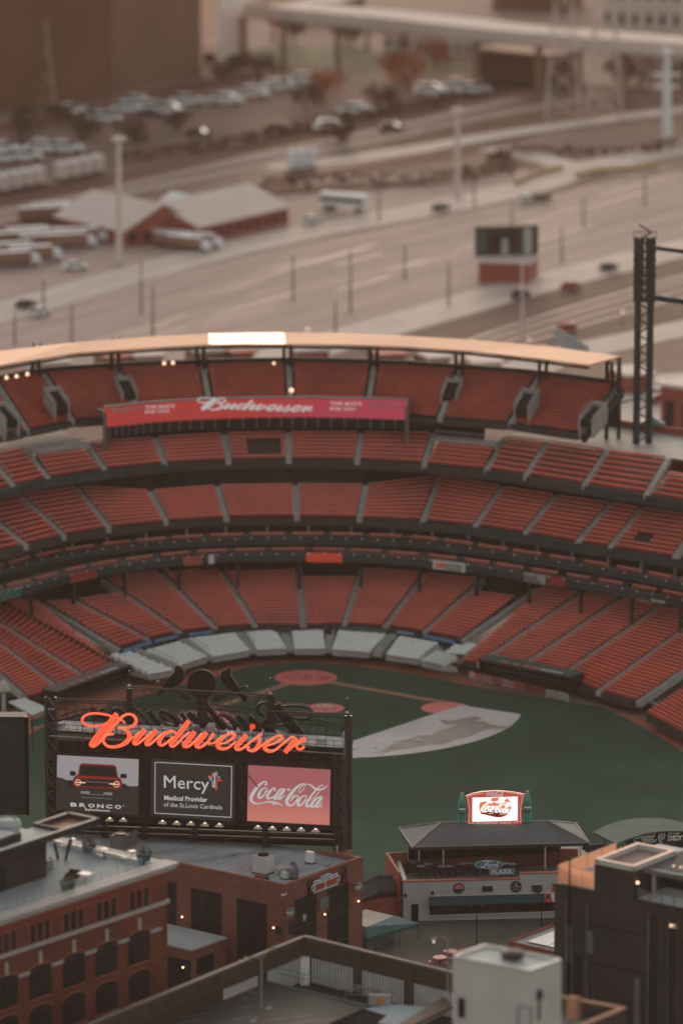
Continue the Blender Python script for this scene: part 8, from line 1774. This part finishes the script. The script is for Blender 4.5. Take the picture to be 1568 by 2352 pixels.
for (x, y) in sorted(((700,190),(520,238),(296,258),(345,268),(318,244),(356,255),(457,314),(215,272),(240,280),(160,262),(640,206),(580,222),(430,240),(390,262),(60,262),(10,372),(55,368),(5,352),(150,350),(100,348),(990,216),(1085,214),(1120,196),(820,262),(760,300),(1055,206),(640,300),(900,300))):
    mt = cw if i % 4 != 3 else cdk; put(mt, x, y, rn.uniform(-.3, .4), f'{"white" if mt is cw else "dark"} vehicle in the far car lots, {ordn(i)} from the left', 'vehicles in the far lots', 2.0 if mt is cw else 1.5); i += 1
# freight cars and silos
fr0 = None
for k in range(9):
    x, y = 5+k*27, 446-k*5.5; 
    if fr0 is None:
        fr0 = thing('freight_car', 'leftmost pale freight car on the rail yard at the left edge', 'freight car', bg(x, y, .4), 'pale freight cars'); o = bg(x, y, .4); m = MB(); m.bx(o+Z1*.9, V((1.9, 1.2, 0)), V((-1.6, 2.5, 0)), V((0, 0, 3.4))); m.build('body', 'far_concrete', fr0); m = MB(); m.bx(o+Z1*.1, V((1.9, 1.2, 0)), V((-1.6, 2.5, 0)), V((0, 0, .8))); m.build('chassis', 'tyre', fr0); m = MB(); m.bx(o+Z1*4.3, V((1.9, 1.2, 0)), V((-1.6, 2.5, 0)), V((0, 0, .2))); m.build('roof', 'car_white', fr0)
    elif k != 4: dup(fr0, bg(x, y, .4), 0, f'{ordn(k)} pale freight car from the left on the rail yard')
for i, (x, y) in enumerate(((672,384),(694,382),(716,380))):
    p = bg(x, y, .3); m = MB(); m.lathe(p, [(1.3, 0), (1.3, 3.6), (.9, 4.2), (.2, 4.5)], 12); tag(m.build('white_silo', 'car_white'), ['left white silo beside the rail yard','middle white silo beside the rail yard','right white silo beside the rail yard'][i], 'silo', 'white silos')
# ------------------------------------------------------------------ stadium light tower, umbrella, slanted panel
b = az(1475, 1018, 27.9); kk = mpd(b.y, 40); zt = ay(1475, 548, b.y).z
lt = thing('light_tower', 'tall dark green steel stadium light tower with lattice head and side arms at the right', 'light tower', b)
for x in (-.95, .95): m = MB(); m.tube(b+V((x, 0, -8)), V((b.x+x, b.y, zt)), .55, .5, 8); m.build('mast', 'steel_green', lt)
m = MB()
for k in range(14): z = 28+k*2.4; m.tube(V((b.x-.95, b.y, z)), V((b.x+.95, b.y, z+1.2)), .12, n=4); m.tube(V((b.x+.95, b.y, z+1.2)), V((b.x-.95, b.y, z+2.4)), .12, n=4)
m.build('bracing', 'steel_green', lt)
for r in range(8):
    m = MB(); z = zt-9.6+r*1.25; m.bx(V((b.x-1.75, b.y-.5, z)), V((3.5, 0, 0)), V((0, 1.0, 0)), V((0, 0, .28)))
    for c in range(4): m.box(b.x-1.65+c*.86, b.x-.95+c*.86, b.y-.4, b.y+.3, z+.28, z+1.12)
    m.build('lamp_row', 'steel_dark', lt)
m = MB()
for k in range(7): m.tube(V((b.x-1.7+k*.57, b.y, zt)), V((b.x-1.7+k*.57, b.y, zt+1.1)), .05, n=4)
m.tube(V((b.x-1.7, b.y, zt+1.1)), V((b.x+1.7, b.y, zt+1.1)), .06, n=4); m.build('top_rail', 'steel_green', lt)
for yy, yw in ((574, .6), (690, .8)):
    z = ay(1475, yy, b.y).z; m = MB(); m.bx(V((b.x+1.7, b.y, z)), V((9, -2, -.9)), V((0, .6, 0)), V((0, 0, yw))); m.build('side_arm', 'steel_green', lt)
c = az(1495, 990, 27.9); t = thing('green_umbrella', 'dark green market umbrella beside the foot of the light tower', 'umbrella', c); m = MB(); m.lathe(c+Z1*1.2, [(2.2, 0), (2.1, .15), (1.0, .7), (.1, 1.1)], 10); m.build('canopy', 'green_awning', t); m = MB(); m.tube(c, c+Z1*2.2, .08); m.build('pole', 'steel_dark', t)
Yp = 905; P = [ay(x, y, Yp) for x, y in ((1271,758),(1288,757),(1352,796),(1352,808),(1290,800),(1276,784))]; m = MB(); m.prism(P, (0, .4, 0)); t = tag(m.build('slanted_panel', 'roof_pale'), 'pale slanted panel standing behind the canopy at the right', 'panel')
# crowd rail posts at the right end of the loge deck
m = MB()
for x, y in ((1406,1035),(1536,1052)): pass
# small glowing lights seen as soft discs
for i, (x, y, z, s_, mt) in enumerate(((1215,780,3,.22,'lamp_warm'),(1430,716,3,.25,'lamp_warm'),(1312,742,1,.2,'lamp_warm'),(1503,684,3,.2,'lamp_warm'),(1520,690,3,.2,'lamp_warm'),(1392,607,1.5,.22,'lamp_warm'),(1500,602,3,.2,'lamp_warm'),(300,862,8,.2,'lamp_warm'),(180,868,8,.2,'lamp_warm'),(706,756,2,.3,'lamp_warm'),(1195,659,1.5,.2,'lamp_warm'))):
    p = bg(x, y, z); m = MB(); m.tube(zof(p, 0), p, .07, n=4); o = MB(); t = thing('street_light', ['small lit lamp behind the canopy near the dark highway','lit lamp left of the light tower','lit lamp over the red car','left lit lamp behind the tower arm','right lit lamp behind the tower arm','lit lamp at the end of the main road','lit lamp above the tower arm','lit lamp seen under the canopy','second lit lamp under the canopy at the left','orange lamp above the bright canopy panel','lit lamp above the dark car on the main road'][i], 'street lamp', zof(p, 0), 'small lit street lamps'); m.build('pole', 'steel_dark', t); o.ball(p, s_, 6); o.build('bulb', mt, t)
# ------------------------------------------------------------------ banner lettering
Ym = [p for p in BN0]
def onban(x, y):               # point on the banner face
    P = az(x, y, 32.8); i = min(range(len(BN0)-1), key=lambda i: abs((BN0[i].x+BN0[i+1].x)/2-P.x)); a, b = BN0[i], BN0[i+1]; d = (b-a); d.z = 0; d.normalize(); n = V((d.y, -d.x, 0)); n = n if n.y < 0 else -n
    return ap(x, y, a+n*.12, n)
m = MB()
for i, (p_, w_) in enumerate(BUD): stroke(m, p_, [v*1.15 for v in w_], lambda x, y: onban(452+(x-75)*.0905, 912.5+(y-95)*.062), .0905*mpd(815, 33), .05, 5, 3, 1.0, .002*i, V((0, -1, 0)))
m.build('script_lettering', 'sign_white', bn)
for s, x0, x1, y in (("THIS BUD'S", 333, 401, 937), ('FOR YOU', 333, 388, 948), ("THIS BUD'S", 758, 830, 930), ('FOR YOU', 758, 816, 942)):
    a, b = onban(x0, y+ (2 if x0 < 600 else 0)), onban(x1, y-(1 if x0 < 600 else -1)); m = MB(); text_mesh(m, s, a, (b-a).normalized(), Z1, .48, width=(b-a).length, depth=.04, bold=.02); m.build('lettering', 'sign_white', bn)
for x0 in (254, 848):
    m = MB()
    for i, (p_, w_) in enumerate(BUD): stroke(m, p_, [v*1.1 for v in w_], lambda x, y: onban(x0+(x-75)*.0252, (936 if x0 < 600 else 924)-(0 if x0 > 600 else (x-75)*.0025)+(y-95)*.026), .0252*mpd(815, 33), .04, 4, 2, 1.0, .001*i, V((0, -1, 0)))
    m.build('small_script', 'trim_pale', bn)
# ------------------------------------------------------------------ air
hz = bpy.data.materials.new('haze'); hz.use_nodes = True; n_ = hz.node_tree; n_.nodes.remove(n_.nodes['Principled BSDF']); pv_ = n_.nodes.new('ShaderNodeVolumePrincipled')
pv_.inputs['Color'].default_value = (1, .70, .56, 1); pv_.inputs['Density'].default_value = HAZE; pv_.inputs['Anisotropy'].default_value = 0.0
n_.links.new(pv_.outputs[0], n_.nodes['Material Output'].inputs['Volume'])
m = MB(); m.box(-900, 900, -30, 2600, -2, 215); M['haze'] = hz; tag(m.build('haze', 'haze'), 'thin warm evening haze over the whole district', 'haze', kind='stuff')
